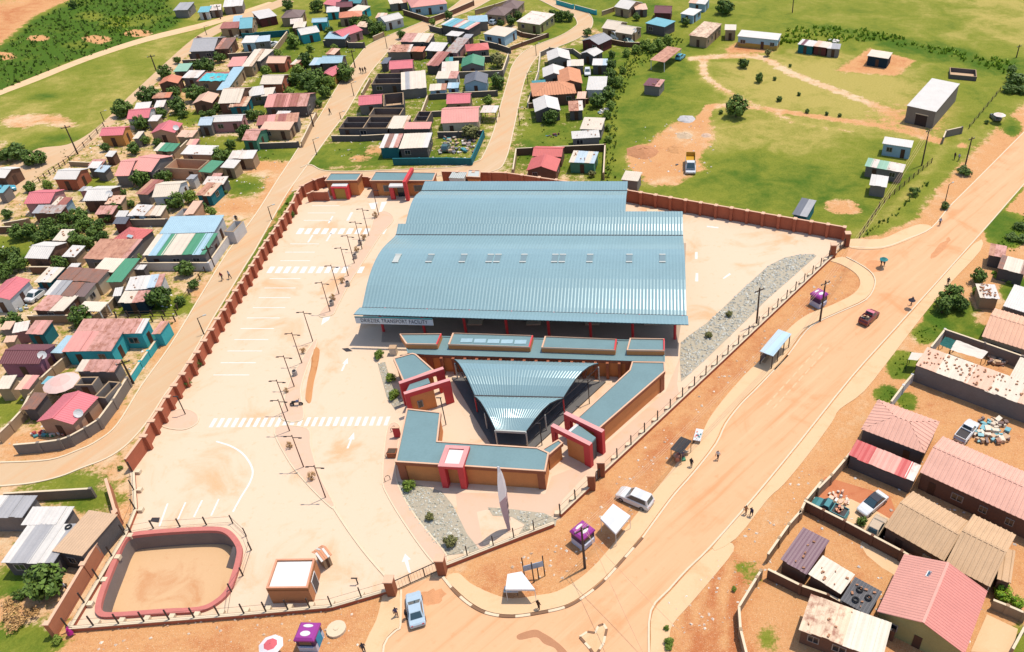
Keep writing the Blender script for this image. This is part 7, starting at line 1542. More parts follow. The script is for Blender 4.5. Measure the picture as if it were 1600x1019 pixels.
pole(1477, 314, 288, 's', 'thin lamp post in the bush by the main road'); pole(163, 190, 175, 's', 'thin lamp post by the ochre cottage'); pole(68, 320, 305, 's', 'thin lamp post on the left lane')
def wire(a, b, label, off=0.):
    (p, h, r1), (q, g, r2) = a, b; A = Vector((p.x + off * math.cos(r1), p.y + off * math.sin(r1), h - .2)); B = Vector((q.x + off * math.cos(r2), q.y + off * math.sin(r2), g - .2)); pts = []
    for i in range(13): t = i / 12; v = A.lerp(B, t); v.z -= 4 * t * (1 - t) * (A - B).length * .02; pts.append(v - A)
    mb = MB(); mb.tube(pts, .022, 4); tag(mb.build('power_line', mat('wire', (236, 190, 150), .6), None, A), label, 'wire', 'overhead power lines')
for off in (-.8, 0, .8):
    wire(ul[0], ul[2], 'thin overhead wire strung above the footway by the kiosks', off); wire(ul[0], ul[3], 'thin overhead wire from the kiosk pole to the site cabin pole', off)
wire(ul[2], (G(1060, 1040), 6.5, .6), 'thin overhead wire crossing the main road to the corner'); wire(ul[2], (G(1000, 1080), 6.5, .6), 'thin overhead wire dropping over the traffic island', .5)
# parking lamps with two arms
ORD = 'first second third fourth fifth sixth seventh eighth ninth tenth eleventh twelfth thirteenth fourteenth'.split()
for o in [o for o in COL.objects if o.get('group') == 'township street lamps']:
    d, lb = min(((h - o.location).length, l) for h, l in HOMES if len(l.split()) <= 10); o['label'] = 'slim grey street lamp near the ' + lb
for i, (x, y) in enumerate(lamp_px):
    p = G(x, y); r = thing('parking_lamp', p, 0, ORD[i] + ' slim twin armed parking lamp counting from the control office along the court', 'lamp', 'parking lamps in the court'); mb = MB(); mb.tube([(0, 0, 0), (0, 0, 5.7)], [.075, .05], 6); mb.build('shaft', mat('brown_steel', (104, 62, 54), .5), r)
    mb = MB(); mb.box(-.05, .05, -.05, .05, 5.7, 5.8); mb.build('cap', M_steel, r)
    for s in (-1, 1): mb = MB(); mb.box(min(0, s * .95), max(0, s * .95), -.035, .035, 5.45 + s * -.12, 5.52 + s * -.12); a_ = mb.build('arm', M_steel, r); mb = MB(); mb.box(min(s * .7, s * 1.1), max(s * .7, s * 1.1), -.08, .08, 5.38 + s * -.12, 5.45 + s * -.12); mb.build('lamp_head', M_steel, a_)
for x, y, yt, lb in ((668.5, 553, 530, 'slim lamp post at the left end of the hall roof'), (760, 558, 532, 'slim lamp post in front of the long roof box'), (863, 561, 534, 'slim lamp post before the third roof box'), (965, 564, 536, 'slim lamp post between the right roof boxes'), (697, 664, 622, 'slim lamp post beside the ticket wing frame'), (921, 631, 594, 'slim lamp post in the yard by the diagonal wing'), (847, 696, 662, 'slim lamp post at the foot of the yard canopy'), (290, 648, 620, 'slim lamp post on the round island by the brick wall'), (559.5, 913, 904, 'short thin post on the court near the gate')):
    hh = hgt(y, yt); p = G(x, y); r = thing('lamp_post', p, 0, lb, 'lamp'); mb = MB(); mb.tube([(0, 0, 0), (0, 0, hh)], .07, 6); mb.build('shaft', M_steel, r); mb = MB(); mb.box(-.55, .15, -.07, .07, hh, hh + .08); mb.build('lamp_head', M_steel, r)

# ================================================================ VEHICLES
def carmat(name, rgb): return mat('paint_' + name, rgb, .25, .04, .5, 3, 0, 0, .6)
def wheel_mesh():
    mb = MB(); n = 14
    mb.tube([(0, -.1, 0), (0, .1, 0)], .32, n); t = mb.mesh('tyre', M_tyre); mb = MB(); mb.tube([(0, -.115, 0), (0, .115, 0)], .19, 10); return t, mb.mesh('rim', M_rim)
TY, RI = wheel_mesh()
def section(mb, stations):
    """stations: (x, half width low, half width belt, z low, z belt, half width top, z top) rings of 8"""
    rings = []
    for x, wl, wb, zl, zb, wt, zt in stations:
        i = len(mb.v); mb.v += [(x, -wl, zl), (x, -wb, (zl + zb) * .5), (x, -wb * .98, zb), (x, -wt, zt), (x, wt, zt), (x, wb * .98, zb), (x, wb, (zl + zb) * .5), (x, wl, zl)]; rings.append(i)
    for a, b in zip(rings, rings[1:]):
        for k in range(8): k2 = (k + 1) % 8; mb.f.append((a + k, a + k2, b + k2, b + k)); mb.m.append(0)
    mb.f.append(tuple(rings[0] + k for k in reversed(range(8)))); mb.m.append(0); mb.f.append(tuple(rings[-1] + k for k in range(8))); mb.m.append(0)
def car(pos, rz, kind, paint, label, roofpaint=None, L=None, wheels=True, name='car', cat='car', cargo=None):
    r = thing(name, (pos.x, pos.y, 0), rz, label, cat); P = carmat(*paint); RP = carmat(*roofpaint) if roofpaint else P
    L_, W, Hb, Ht = dict(sedan=(4.4, .86, .88, 1.42), suv=(4.7, .92, 1.0, 1.75), hatch=(3.9, .82, .9, 1.45), pickup=(4.9, .87, .95, 1.6), van=(4.8, .88, 1.1, 2.05), truck=(6.4, 1.1, 1.15, 2.4))[kind]
    if L: L_ = L
    h = L_ / 2; mb = MB(); zl = .28
    if kind == 'van': st = [(-h, W * .8, W * .9, .4, 1.0, W * .8, 1.05), (-h + .1, W, W, zl, Hb, W * .94, Hb + .05), (h - .9, W, W, zl, Hb, W * .94, Hb + .05), (h - .35, W, W * .98, zl, Hb * .9, W * .88, Hb * .98), (h, W * .8, W * .88, .35, .62, W * .75, .72)]
    else: st = [(-h, W * .82, W * .9, .4, .7, W * .8, .76), (-h + .15, W * .95, W * .98, zl, Hb - .06, W * .86, Hb + .0), (-h * .5, W, W, zl, Hb, W * .9, Hb + .04), (h * .25, W, W, zl, Hb, W * .9, Hb + .03), (h * .72, W, W * .98, zl, Hb - .1, W * .84, Hb - .03), (h - .12, W * .93, W * .93, zl, .66, W * .78, .72), (h, W * .8, W * .82, .38, .55, W * .7, .6)]
    section(mb, st); mb.build('body', P, r)
    cb = dict(sedan=(-h * .72, -h * .42, h * .02, h * .42), suv=(-h * .95, -h * .86, h * .1, h * .42), hatch=(-h * .95, -h * .7, h * .05, h * .45), pickup=(-h * .12, -h * .02, h * .25, h * .5), van=(-h * .97, -h * .93, h * .35, h * .72), truck=(h * .38, h * .42, h * .72, h * .86))[kind]
    z0 = Hb + .0; wt = W * .74 if kind != 'van' else W * .86; wb = W * .9; x0, x1, x2, x3 = cb
    V_ = [(x0, -wb, z0), (x3, -wb, z0), (x3, wb, z0), (x0, wb, z0), (x1, -wt, Ht), (x2, -wt, Ht), (x2, wt, Ht), (x1, wt, Ht)]
    mb = MB(); mb.v = list(V_); mb.f = [(4, 5, 6, 7), (0, 1, 5, 4), (1, 2, 6, 5), (2, 3, 7, 6), (3, 0, 4, 7)]; mb.m = [0] * 5; cabin = mb.build('cabin', RP, r)
    def pane(nm, ids, inset=.1, out=.012):
        q = [Vector(V_[i]) for i in ids]; c = sum(q, Vector()) / 4; nn = (q[1] - q[0]).cross(q[3] - q[0]).normalized()
        if nn.dot(c - Vector(((x0 + x3) / 2, 0, (z0 + Ht) / 2))) < 0: nn = -nn
        m2 = MB(); m2.quad(*[p + (c - p) * inset * 1.4 + nn * out for p in q]); m2.build(nm, mat('car_glass', (60, 84, 92), .08, .05, 1, 3, 0, 0, .8), cabin)
    pane('windscreen', (1, 2, 6, 5)); pane('rear_window', (3, 0, 4, 7), .14)
    for ids in ((0, 1, 5, 4), (2, 3, 7, 6)): pane('side_window', ids, .12)
    if kind in ('pickup', 'truck'):
        bx = (-h + .12, cb[0] - .08); bm2 = P if kind == 'pickup' else carmat('yellow', (232, 178, 60)); zt = Hb + (.28 if kind == 'pickup' else 1.0); zb = Hb + .05
        for q in ((bx[0], bx[1], -W * .92, -W * .92 + .08), (bx[0], bx[1], W * .92 - .08, W * .92), (bx[0], bx[0] + .08, -W * .84, W * .84), (bx[1] - .08, bx[1], -W * .84, W * .84)): mb = MB(); mb.box(*q, zb, zt); mb.build('load_bed_side', bm2, r)
        mb = MB(); mb.box(bx[0] + .08, bx[1] - .08, -W * .84, W * .84, zb, zb + .03); mb.build('load_bed_floor', M_steel if kind == 'pickup' else bm2, r)
        if cargo:
            for i in range(7): mb = MB(); mb.box(-.2, .2, -.15, .15, 0, .3); mb.build('cargo_piece', roofmat(cargo[i % len(cargo)]), r, (R.uniform(bx[0] + .4, bx[1] - .4), R.uniform(-.5, .5), zb + .03), R.uniform(0, 3))
    if wheels:
        for sx in (-.62, .62):
            for sy in (-1, 1): w = link('wheel', TY, r, (h * sx, sy * (W - .08), .32)); link('rim', RI, w)
    for sy in (-1, 1):
        mb = MB(); mb.box(h - .1, h - .005, sy * W * .6 - .16, sy * W * .6 + .16, .52, .66); mb.build('headlight', M_skyl, r); mb = MB(); mb.box(-h - .0, -h + .1, sy * W * .66 - .1, sy * W * .66 + .1, .62, .8); mb.build('tail_light', M_redpaint, r)
    return r
def carpx(a, b, *k, **kw):
    """rear point a and front point b in the photo"""
    A, B = G(*a, .7), G(*b, .7); d = B - A; return car((A + B) / 2, math.atan2(d.y, d.x), *k, **kw)
carpx((652.5, 976), (645, 926), 'sedan', ('paleblue', (196, 216, 228)), 'pale blue sedan parked by the entrance gate')
carpx((1013, 786), (971, 768), 'suv', ('silver', (250, 248, 244)), 'silver estate car parked by the white gazebo')
carpx((1347, 505), (1369, 484), 'pickup', ('darkred', (140, 50, 46)), 'dark red pickup with pink roof driving on the main road', roofpaint=('pinkroof', (240, 140, 150)), L=4.3, cargo=['ochre' if False else 'tan', 'terracotta', 'dark'])
carpx((1079, 244), (1079, 272), 'truck', ('truckwhite', (240, 240, 240)), 'white tipper truck with yellow bin on the field', name='tipper_truck', cat='truck')
carpx((1497, 690), (1524, 656), 'pickup', ('white', (246, 246, 244)), 'white pickup standing beside the junk heap')
carpx((1381, 771), (1346, 800), 'sedan', ('white', (246, 246, 244)), 'white sedan with black roof and boot in the red earth yard', roofpaint=('black', (58, 56, 60)))
carpx((1319, 805), (1274, 784), 'pickup', ('oldteal', (84, 150, 150)), 'wrecked teal pickup with yellow load in the car yard', cargo=['orange', 'terracotta', 'tan'], L=4.6)
carpx((1362, 834), (1378, 808), 'hatch', ('cream', (222, 196, 164)), 'stripped cream car shell beside the wall', wheels=False, L=3.4)
carpx((953, 52), (970, 61), 'van', ('white', (246, 246, 244)), 'white minibus parked behind the brown wall', name='minibus', cat='minibus')
carpx((977, 61), (988, 67), 'sedan', ('tealcar', (112, 158, 152)), 'teal sedan parked beside the minibus')
carpx((918, 108), (918, 116), 'hatch', ('white', (246, 246, 244)), 'white van nose parked between flat roofs'); carpx((418, 71), (432, 66), 'sedan', ('white', (246, 246, 244)), 'white car parked inside the turquoise wall'); carpx((766, 37), (778, 30), 'hatch', ('bluewhite', (200, 220, 236)), 'pale car parked beside the pale blue block house')
carpx((1058, 92), (1068, 84), 'hatch', ('aqua', (96, 190, 214)), 'aqua car parked under the long carport'); carpx((-4, 298), (12, 294), 'sedan', ('aqua', (96, 190, 214)), 'aqua car parked beside the left lane'); carpx((50, 464), (66, 452), 'sedan', ('white', (246, 246, 244)), 'white car beside the pink gabled white house')
carpx((694, 236), (698, 224), 'hatch', ('oldgreen', (80, 110, 100)), 'old green car among the scrap behind the teal fence', L=3.3); carpx((440, 175), (452, 172), 'sedan', ('black', (58, 56, 60)), 'black car parked under the long rust roof eaves')
carpx((1560, 186), (1552, 178), 'hatch', ('greycar', (120, 120, 124)), 'grey car parked on the grass near the parasol', L=3.4)
# motorbike on the island
p = G(464, 634); r = thing('motorbike', p, .1, 'small motorbike parked on the paving by the zebra crossing', 'motorbike')
for x in (-.6, .6): w = link('wheel', TY, r, (x, 0, .3)); w.scale = (.95, .6, .95); link('rim', RI, w)
mb = MB(); mb.tube([(-.6, 0, .3), (-.2, 0, .65), (.35, 0, .75), (.6, 0, .3)], .07, 6); mb.build('frame', M_steel, r); mb = MB(); mb.box(-.55, .05, -.14, .14, .68, .82); mb.build('saddle', M_tyre, r); mb = MB(); mb.box(.05, .42, -.15, .15, .7, .95); mb.build('tank', carmat('slateblue', (86, 96, 130)), r); mb = MB(); mb.tube([(.45, -.32, 1.05), (.45, .32, 1.05)], .03, 5); mb.build('handlebar', M_steel, r)

# ================================================================ PEOPLE
def body_mesh(pose):
    s = pose; V_, E_, Rr = [], [], []
    def v(p, r, link_=None):
        V_.append(p); Rr.append(r); i = len(V_) - 1
        if link_ is not None: E_.append((link_, i))
        return i
    pel = v((0, 0, .95), .15); ab = v((.0, 0, 1.12), .14, pel); ch = v((.01, 0, 1.32), .16, ab); nk = v((.02, 0, 1.47), .06, ch); hd = v((.04, 0, 1.56), .085, nk); tp = v((.03, 0, 1.68), .08, hd)
    for sy in (-1, 1):
        st = s['leg'] * sy; hip = v((0, sy * .1, .88), .1, pel); kn = v((st * .5 + .03, sy * .1, .5), .07, hip); an = v((st, sy * .1, .1), .045, kn); v((st + .16, sy * .11, .04), .04, an)
        sw = -st * .8; sh = v((0, sy * .19, 1.4), .07, ch); el = v((sw * .4 + s['arm'] * .1, sy * .24, 1.14), .05, sh); wr = v((sw + .06 + s['arm'] * .3, sy * .24, .92 + s['arm'] * .35), .035, el); pm_ = v((sw + .1 + s['arm'] * .34, sy * .24, .85 + s['arm'] * .37), .035, wr)
        for k in range(4): f1 = v((sw + .1 + .012 * k + s['arm'] * .38, sy * .24 + (k - 1.5) * .022, .77 + s['arm'] * .4), .011, pm_)
        v((sw + .16 + s['arm'] * .36, sy * .21, .82 + s['arm'] * .38), .012, pm_)
    me = bpy.data.meshes.new('person_base'); me.from_pydata(V_, E_, []); o = bpy.data.objects.new('person_base', me); COL.objects.link(o); md = o.modifiers.new('skin', 'SKIN'); md.use_smooth_shade = True
    for i, q in enumerate(me.skin_vertices[0].data): q.radius = (Rr[i], Rr[i]); q.use_root = (i == 0)
    o.modifiers.new('sub', 'SUBSURF').levels = 1; dg = bpy.context.evaluated_depsgraph_get(); out = bpy.data.meshes.new_from_object(o.evaluated_get(dg)); bpy.data.objects.remove(o); return out
POSES = [body_mesh(dict(leg=.24, arm=0)), body_mesh(dict(leg=-.2, arm=.15)), body_mesh(dict(leg=.05, arm=.0)), body_mesh(dict(leg=.1, arm=1.0))]
M_skin = mat('skin', (112, 76, 58), .6, .05); M_hair = mat('hair', (34, 30, 30), .8)
def person(t, u, v, rz, pose, top, bottom, label, skirt=False, z=0.0):
    p = GT(t, u, v, z); me = POSES[pose].copy(); me.materials.clear(); mats_ = [mat('cloth_%d_%d_%d' % bottom, bottom, .85, .1), mat('cloth_%d_%d_%d' % top, top, .85, .1), M_skin, M_hair]
    for m_ in mats_: me.materials.append(m_)
    for f_ in me.polygons:
        c = f_.center; i = 0 if c.z < 1.0 else 1
        if c.z < .1: i = 3
        if abs(c.y) > .19 and c.z < 1.12: i = 2
        if c.z > 1.46: i = 3 if (c.z > 1.63 or c.x < .0) else 2
        f_.material_index = i
    o = link('person', me, None, p, rz); tag(o, label, 'person')
    if skirt:
        mb = MB(); mb.tube([(0, 0, 1.05), (0, 0, .7), (0, 0, .35)], [.17, .25, .3], 10); mb.build('skirt', mats_[0], o)
    return o
DK = (52, 48, 58); WH = (230, 226, 220)
for a in (('b', 643, 450, 1.2, 0, DK, DK, 'person in black walking up the street leftmost in a trio of three'), ('b', 658, 452, 1.2, 1, (70, 60, 60), DK, 'person in dark grey between two others on the street'), ('b', 673, 447, 1.2, 0, (80, 40, 40), DK, 'person in maroon top walking beside two others on the street'), ('b', 456, 703, 1.2, 1, (60, 56, 70), DK, 'person in dark clothes walking alone on the side street'), ('e', 1365, 738, -2, 0, (150, 50, 60), DK, 'person in red top walking along the brick wall street'), ('e', 1412, 728, -2, 1, WH, (70, 70, 80), 'person in white top walking along the brick wall street'), ('e', 1455, 385, 2, 2, DK, DK, 'person in black beside the white plastered wall'),
          ('h', 690, 652, .5, 0, DK, (60, 52, 46), 'person in dark clothes walking beside an umbrella'), ('h', 710, 650, .5, 3, WH, (60, 60, 90), 'person in white top holding a green umbrella'), ('h', 878, 888, 2, 1, DK, DK, 'person in black crossing the main road'), ('h', 1050, 402, 1, 0, (196, 206, 226), DK, 'person in pale blue shirt walking on the main road'), ('h', 1098, 770, 1, 2, (70, 66, 76), DK, 'person sitting out by the roadside tree clump'), ('d', 1140, 978, .4, 2, (90, 60, 60), DK, 'person in brown beside the dirt verge pole'), ('d', 1166, 986, .4, 0, (200, 190, 210), (60, 60, 110), 'person in pale top beside the dirt verge pole'),
          ('k', 1260, 855, -2, 0, WH, DK, 'person in white cap top walking past the stall'), ('k', 1098, 902, 1, 2, (60, 56, 60), DK, 'person in dark clothes standing by the shaded stall'), ('o', 1430, 178, 1, 0, (200, 140, 90), (200, 150, 110), 'person in tan clothes walking on the footway'), ('o', 1464, 190, 1, 1, (60, 60, 90), DK, 'person in dark blue walking on the footway'), ('n', 865, 803, 2, 0, (90, 80, 110), (170, 120, 100), 'person in violet top near the pale blue sedan'), ('n', 925, 815, 0, 2, (40, 40, 46), DK, 'person in black standing at the sedan door'), ('m', 440, 918, .6, 1, (200, 40, 140), (200, 40, 140), 'person in magenta dress at the corner of the fence'), ('m', 415, 645, 1, 2, (220, 220, 226), DK, 'person in white top behind the brick wall'), ('o', 165, 757, 1, 2, (90, 60, 40), (70, 50, 40), 'person in brown beside the kerb near the gazebo'), ('n', 665, 1020, 2, 2, (60, 60, 70), DK, 'person in dark clothes at the bottom of the footway')):
    person(*a, skirt='magenta' in a[7])
def brolly(p, rad, h, c1, c2, label, name='parasol', ribs=8, drop=.35, cat='parasol'):
    r = thing(name, (p.x, p.y, 0), 0, label, cat); mb = MB(); mb.tube([(0, 0, 0 if name == 'parasol' else .9), (0, 0, h + .05)], .03, 5); mb.build('pole', M_steel, r)
    ma, mc2 = mat('cloth_%d_%d_%d' % c1, c1, .8, .06), mat('cloth_%d_%d_%d' % c2, c2, .8, .06)
    for i in range(ribs):
        a, b = i * math.tau / ribs, (i + 1) * math.tau / ribs; mb = MB(); q = [(0, 0, h)] + []
        for f1, f2, z1, z2 in ((0, .55, h, h - drop * .4), (.55, 1, h - drop * .4, h - drop)):
            mb.quad((f1 * rad * math.cos(a), f1 * rad * math.sin(a), z1), (f2 * rad * math.cos(a), f2 * rad * math.sin(a), z2), (f2 * rad * math.cos(b), f2 * rad * math.sin(b), z2), (f1 * rad * math.cos(b), f1 * rad * math.sin(b), z1), mi=0 if f1 == 0 else 1)
        mb.build('canopy_panel', [ma, mc2], r)
    return r
brolly(GT('h', 712, 600, 2.0) * 1.0, .75, 2.05, (40, 120, 116), (60, 150, 150), 'green umbrella held over a walker on the main road', 'umbrella', cat='umbrella')
brolly(GT('h', 884, 850, 1.9), .6, 1.95, (46, 42, 50), (60, 56, 66), 'black umbrella held over a walker crossing the main road', 'umbrella', cat='umbrella'); brolly(GT('d', 1420, 700, 2.1), 1.4, 2.3, (246, 222, 204), (250, 236, 224), 'pale parasol over a roadside seller at the field corner')
brolly(GT('n', 90, 975, 2.0), 1.25, 2.25, (232, 110, 116), (250, 240, 240), 'red and white parasol at the lower verge'); brolly(GT('i', 375, 382, 2.3), 2.3, 2.9, (246, 200, 186), (250, 214, 200), 'large pale pink parasol beside the roofless rooms', ribs=14, drop=.7)

# ================================================================ KIOSKS, TENTS, STALLS, SIGNS
M_purple = mat('kiosk_purple', (176, 66, 160), .5, .05); M_purpledark = mat('kiosk_dark', (72, 40, 92), .5); M_kwhite = mat('kiosk_white', (226, 226, 240), .5); M_cyan = mat('kiosk_cyan', (40, 160, 200), .5)
def kiosk(p, rz, label, s=2.1):
    r = thing('kiosk', p, rz, label, 'kiosk'); h = s / 2; mb = MB(); mb.box(-h * .92, h * .92, -h * .92, h * .92, 0, .95); mb.build('base', M_kwhite, r); mb = MB(); mb.box(-h * .9, h * .9, -h * .9, h * .9, .95, 1.9); mb.build('body', M_purpledark, r)
    mb = MB(); mb.box(-h * .7, h * .7, -h * 1.1, -h * .92, .85, .98); mb.build('counter', M_kwhite, r); mb = MB(); mb.box(-h * .6, h * .6, -h * .93, -h * .89, 1.05, 1.75); mb.build('hatch', M_glass, r); mb = MB(); mb.box(h * .89, h * .94, -h * .5, h * .5, .1, 1.8); mb.build('side_panel', M_cyan, r)
    mb = MB(); mb.v = [(-h, -h, 1.9), (h, -h, 1.9), (h, h, 1.9), (-h, h, 1.9), (-h, -h, 2.15), (h, -h, 2.15), (h, h, 2.15), (-h, h, 2.15), (-h * .8, -h * .8, 2.38), (h * .8, -h * .8, 2.38), (h * .8, h * .8, 2.38), (-h * .8, h * .8, 2.38)]
    mb.f = [(0, 3, 2, 1)] + [(a + k, a + (k + 1) % 4, a + 4 + (k + 1) % 4, a + 4 + k) for a in (0, 4) for k in range(4)] + [(8, 9, 10, 11)]; mb.m = [0] * len(mb.f); rf_ = mb.build('roof', M_purple, r)
    for cy2, rx, ry in ((-h * .35, h * .5, h * .3), (h * .5, h * .5, h * .18)): mb = MB(); mb.prism([(rx * math.cos(a), cy2 + ry * math.sin(a)) for a in [i * math.tau / 14 for i in range(14)]], 2.38, 2.40); mb.build('roof_emblem', M_white, rf_)
kiosk(GT('n', 345, 965), -.03, 'purple topped container kiosk on the red verge near the guard house'); kiosk(GT('o', 437, 345), .85, 'purple topped kiosk behind the utility pole on the footway'); kiosk(GT('h', 305, 885), .75, 'purple topped kiosk on the grassy bulge near the pink pickup')
mb = MB(); p = GT('n', 495, 885); mb.tube([(0, 0, 0), (0, 0, .35)], 1.0, 18); r = thing('tank_lid', p, 0, 'round cream tank lid on the red verge beside the kiosk', 'lid'); mb.build('lid_slab', M_kerb, r); mb = MB(); mb.tube([(0, 0, .35), (0, 0, .42)], .25, 10); mb.build('handle_plug', M_kerb, r)
def gazebo(pts, h, label, peak=.12):
    P = [G(x, y, h) for x, y in pts]; c = sum(P, Vector()) / 4; o_ = Vector((c.x, c.y, 0)); r = thing('gazebo', o_, 0, label, 'gazebo'); mt = mat('tent_white', (255, 252, 248), .8, .03)
    for i in range(4):
        a, b = P[i] - o_, P[(i + 1) % 4] - o_; mb = MB(); mb.quad(a, b, (0, 0, h + peak)); mb.build('roof_panel', mt, r); mb = MB(); mb.quad(a, b, b + Vector((0, 0, -.3)), a + Vector((0, 0, -.3))); mb.build('valance', mt, r); mb = MB(); mb.tube([(a.x * .97, a.y * .97, 0), (a.x * .97, a.y * .97, h)], .035, 5); mb.build('leg', M_white, r)
    return r, o_
gazebo([(938, 810), (962, 834), (985, 806), (958, 787)], 2.4, 'white square gazebo beside the silver estate car'); gz, go_ = gazebo([(789.5, 921), (836, 921), (815, 893), (793, 897)], 2.2, 'white gazebo with a table by the corner signboard')
p = GT('n', 1560, 655); r = thing('market_table', G(800, 927), 0, 'small table with teal and white goods under the corner gazebo', 'table')
mb = MB(); mb.box(-.8, .8, -.4, .4, .68, .75); mb.build('table_top', M_white, r)
for sx in (-.7, .7):
    for sy in (-.32, .32): mb = MB(); mb.tube([(sx, sy, 0), (sx, sy, .68)], .03, 4); mb.build('leg', M_steel, r)
for i in range(5): mb = MB(); mb.box(-.1, .1, -.1, .1, .75, .95); mb.build('goods', roofmat(['teal', 'white', 'turq', 'rose', 'purple'][i]), r, (-.6 + .3 * i, R.uniform(-.2, .2), 0))
# bus shelter
A_, rz, Ln, D = rect3((1187, 549), (1208, 557), (1228, 519), 2.6)
bs = thing('bus_shelter', A_, rz, 'pale blue roofed bus shelter beside the main road', 'shelter'); mb = MB(); mb.box(0, Ln, 0, D, 2.55, 2.65); mb.build('roof', mat('shelter_roof', (206, 232, 242), .4, .04), bs)
for x in (.15, Ln - .15):
    for i in range(4): mb = MB(); y = .2 + (D - .4) * i / 3; mb.box(x - .06, x + .06, y - .06, y + .06, -.05, 2.55); mb.build('post', M_steel, bs)
mb = MB(); mb.box(.3, .8, .5, D - .5, .4, .48); mb.build('bench', M_timber, bs); mb = MB(); mb.box(.1, .16, .3, D - .3, .4, 1.9); mb.build('back_panel', mat('shelter_panel', (120, 110, 110), .6), bs)
# shaded market stall and goods table
A_, rz, Ln, D = rect3((1047, 702), (1065, 710), (1082, 690), 2.1)
ms = thing('market_stall', A_, rz, 'market stall of poles under a black shade sheet on the verge', 'stall')
for k in range(3): mb = MB(); mb.box(Ln * k / 3 + .02, Ln * (k + 1) / 3 - .02, 0, D, 2.1 + .03 * k, 2.14 + .03 * k); mb.build('shade_sheet', mat('shade_black', (62, 58, 58), .7, .15), ms)
for x in (.1, Ln - .1):
    for y in (.1, D - .1): mb = MB(); mb.tube([(x, y, 0), (x, y, 2.1)], .05, 5); mb.build('pole', M_timber, ms)
for i in range(10): mb = MB(); mb.box(-.3, .3, -.25, .25, 0, .35 + .2 * (i % 3)); mb.build('produce_crate', roofmat(['rose', 'green', 'orange', 'purple', 'tan'][i % 5]), ms, (Ln * (.15 + .7 * R.random()), D * (.15 + .7 * R.random()), 0), R.uniform(0, 3))
A, B = GT('k', 1130, 760), GT('k', 1150, 690); d = B - A; tb = thing('goods_table', A, math.atan2(d.y, d.x), 'low table covered with bright packets beside the black shaded stall', 'table'); Ln = d.length
mb = MB(); mb.box(0, Ln, -.5, .5, .6, .68); mb.build('table_top', M_white, tb)
for x in (.1, Ln - .1):
    for y in (-.4, .4): mb = MB(); mb.box(x - .04, x + .04, y - .04, y + .04, 0, .6); mb.build('leg', M_steel, tb)
for i in range(8): mb = MB(); mb.box(-.12, .12, -.1, .1, .68, .76); mb.build('packet', roofmat(['rose', 'teal', 'white', 'purple', 'turq', 'red'][i % 6]), tb, (R.uniform(.3, Ln - .3), R.uniform(-.35, .35), 0))
# signboard frame by the corner gazebo
P = [G(x, y) for x, y in ((820, 903), (834.6, 910), (842, 905), (851.6, 900))]; o_ = P[0].copy(); sb = thing('signboard_frame', o_, 0, 'bent grey signboard strip on thin dark posts beside the corner gazebo', 'signboard')
for i, p in enumerate(P): mb = MB(); q = p - o_; mb.tube([(q.x, q.y, 0), (q.x, q.y, 3.6 if i != 2 else 2.0)], .07, 6); mb.build('post', M_steel, sb)
a, b = P[0] - o_, P[3] - o_; mb = MB(); mb.v = [(a.x, a.y - .1, 1.3), (b.x, b.y - .1, 1.9), (b.x, b.y - .1, 2.8), (a.x, a.y - .1, 2.2), (a.x, a.y - .04, 1.3), (b.x, b.y - .04, 1.9), (b.x, b.y - .04, 2.8), (a.x, a.y - .04, 2.2)]
mb.f = [(0, 1, 2, 3), (4, 7, 6, 5), (0, 4, 5, 1), (1, 5, 6, 2), (2, 6, 7, 3), (3, 7, 4, 0)]; mb.m = [0] * 6; mb.build('sign_panel', mat('sign_grey', (190, 206, 222), .5), sb)
# pylon sign: tall tapering blade
p = G(795, 828); py = thing('pylon_sign', p, math.radians(74), 'tall white blade shaped pylon sign in the entrance stone bed', 'sign')
zs = [0, 1.5, 3, 4.5, 6, 7.5, 9, 10.2, 10.9]; wa = [.25, .45, .7, .9, 1.0, .95, .7, .34, .04]; mb = MB()
for z, w in zip(zs, wa): mb.v += [(-w, 0, z), (0, -.22 - .1 * w, z), (w, 0, z), (0, .16, z)]
for i in range(len(zs) - 1):
    for k in range(4): a, b = i * 4 + k, i * 4 + (k + 1) % 4; mb.f.append((a, b, b + 4, a + 4)); mb.m.append(0)
mb.f += [(3, 2, 1, 0), (32, 33, 34, 35)]; mb.m += [0, 0]; mb.m[:] = [1 if i < 16 else 0 for i in range(len(mb.m))]; mb.build('blade', [mat('pylon_white', (255, 253, 254), .35, .02), mat('pylon_mauve', (196, 168, 176), .4, .05)], py)
for z0, z1, x0, x1 in ((1.6, 2.4, .08, .3), (2.7, 3.4, .1, .45), (3.7, 4.6, .12, .6), (4.9, 5.3, .12, .5)):
    mb = MB(); f_ = lambda x, z: (x, -.34 - .0 + x * .30, z); mb.quad(f_(x0, z0), f_(x1, z0), f_(x1, z1), f_(x0, z1)); mb.build('print_mark', mat('pylon_print', (92, 62, 84), .5), py)
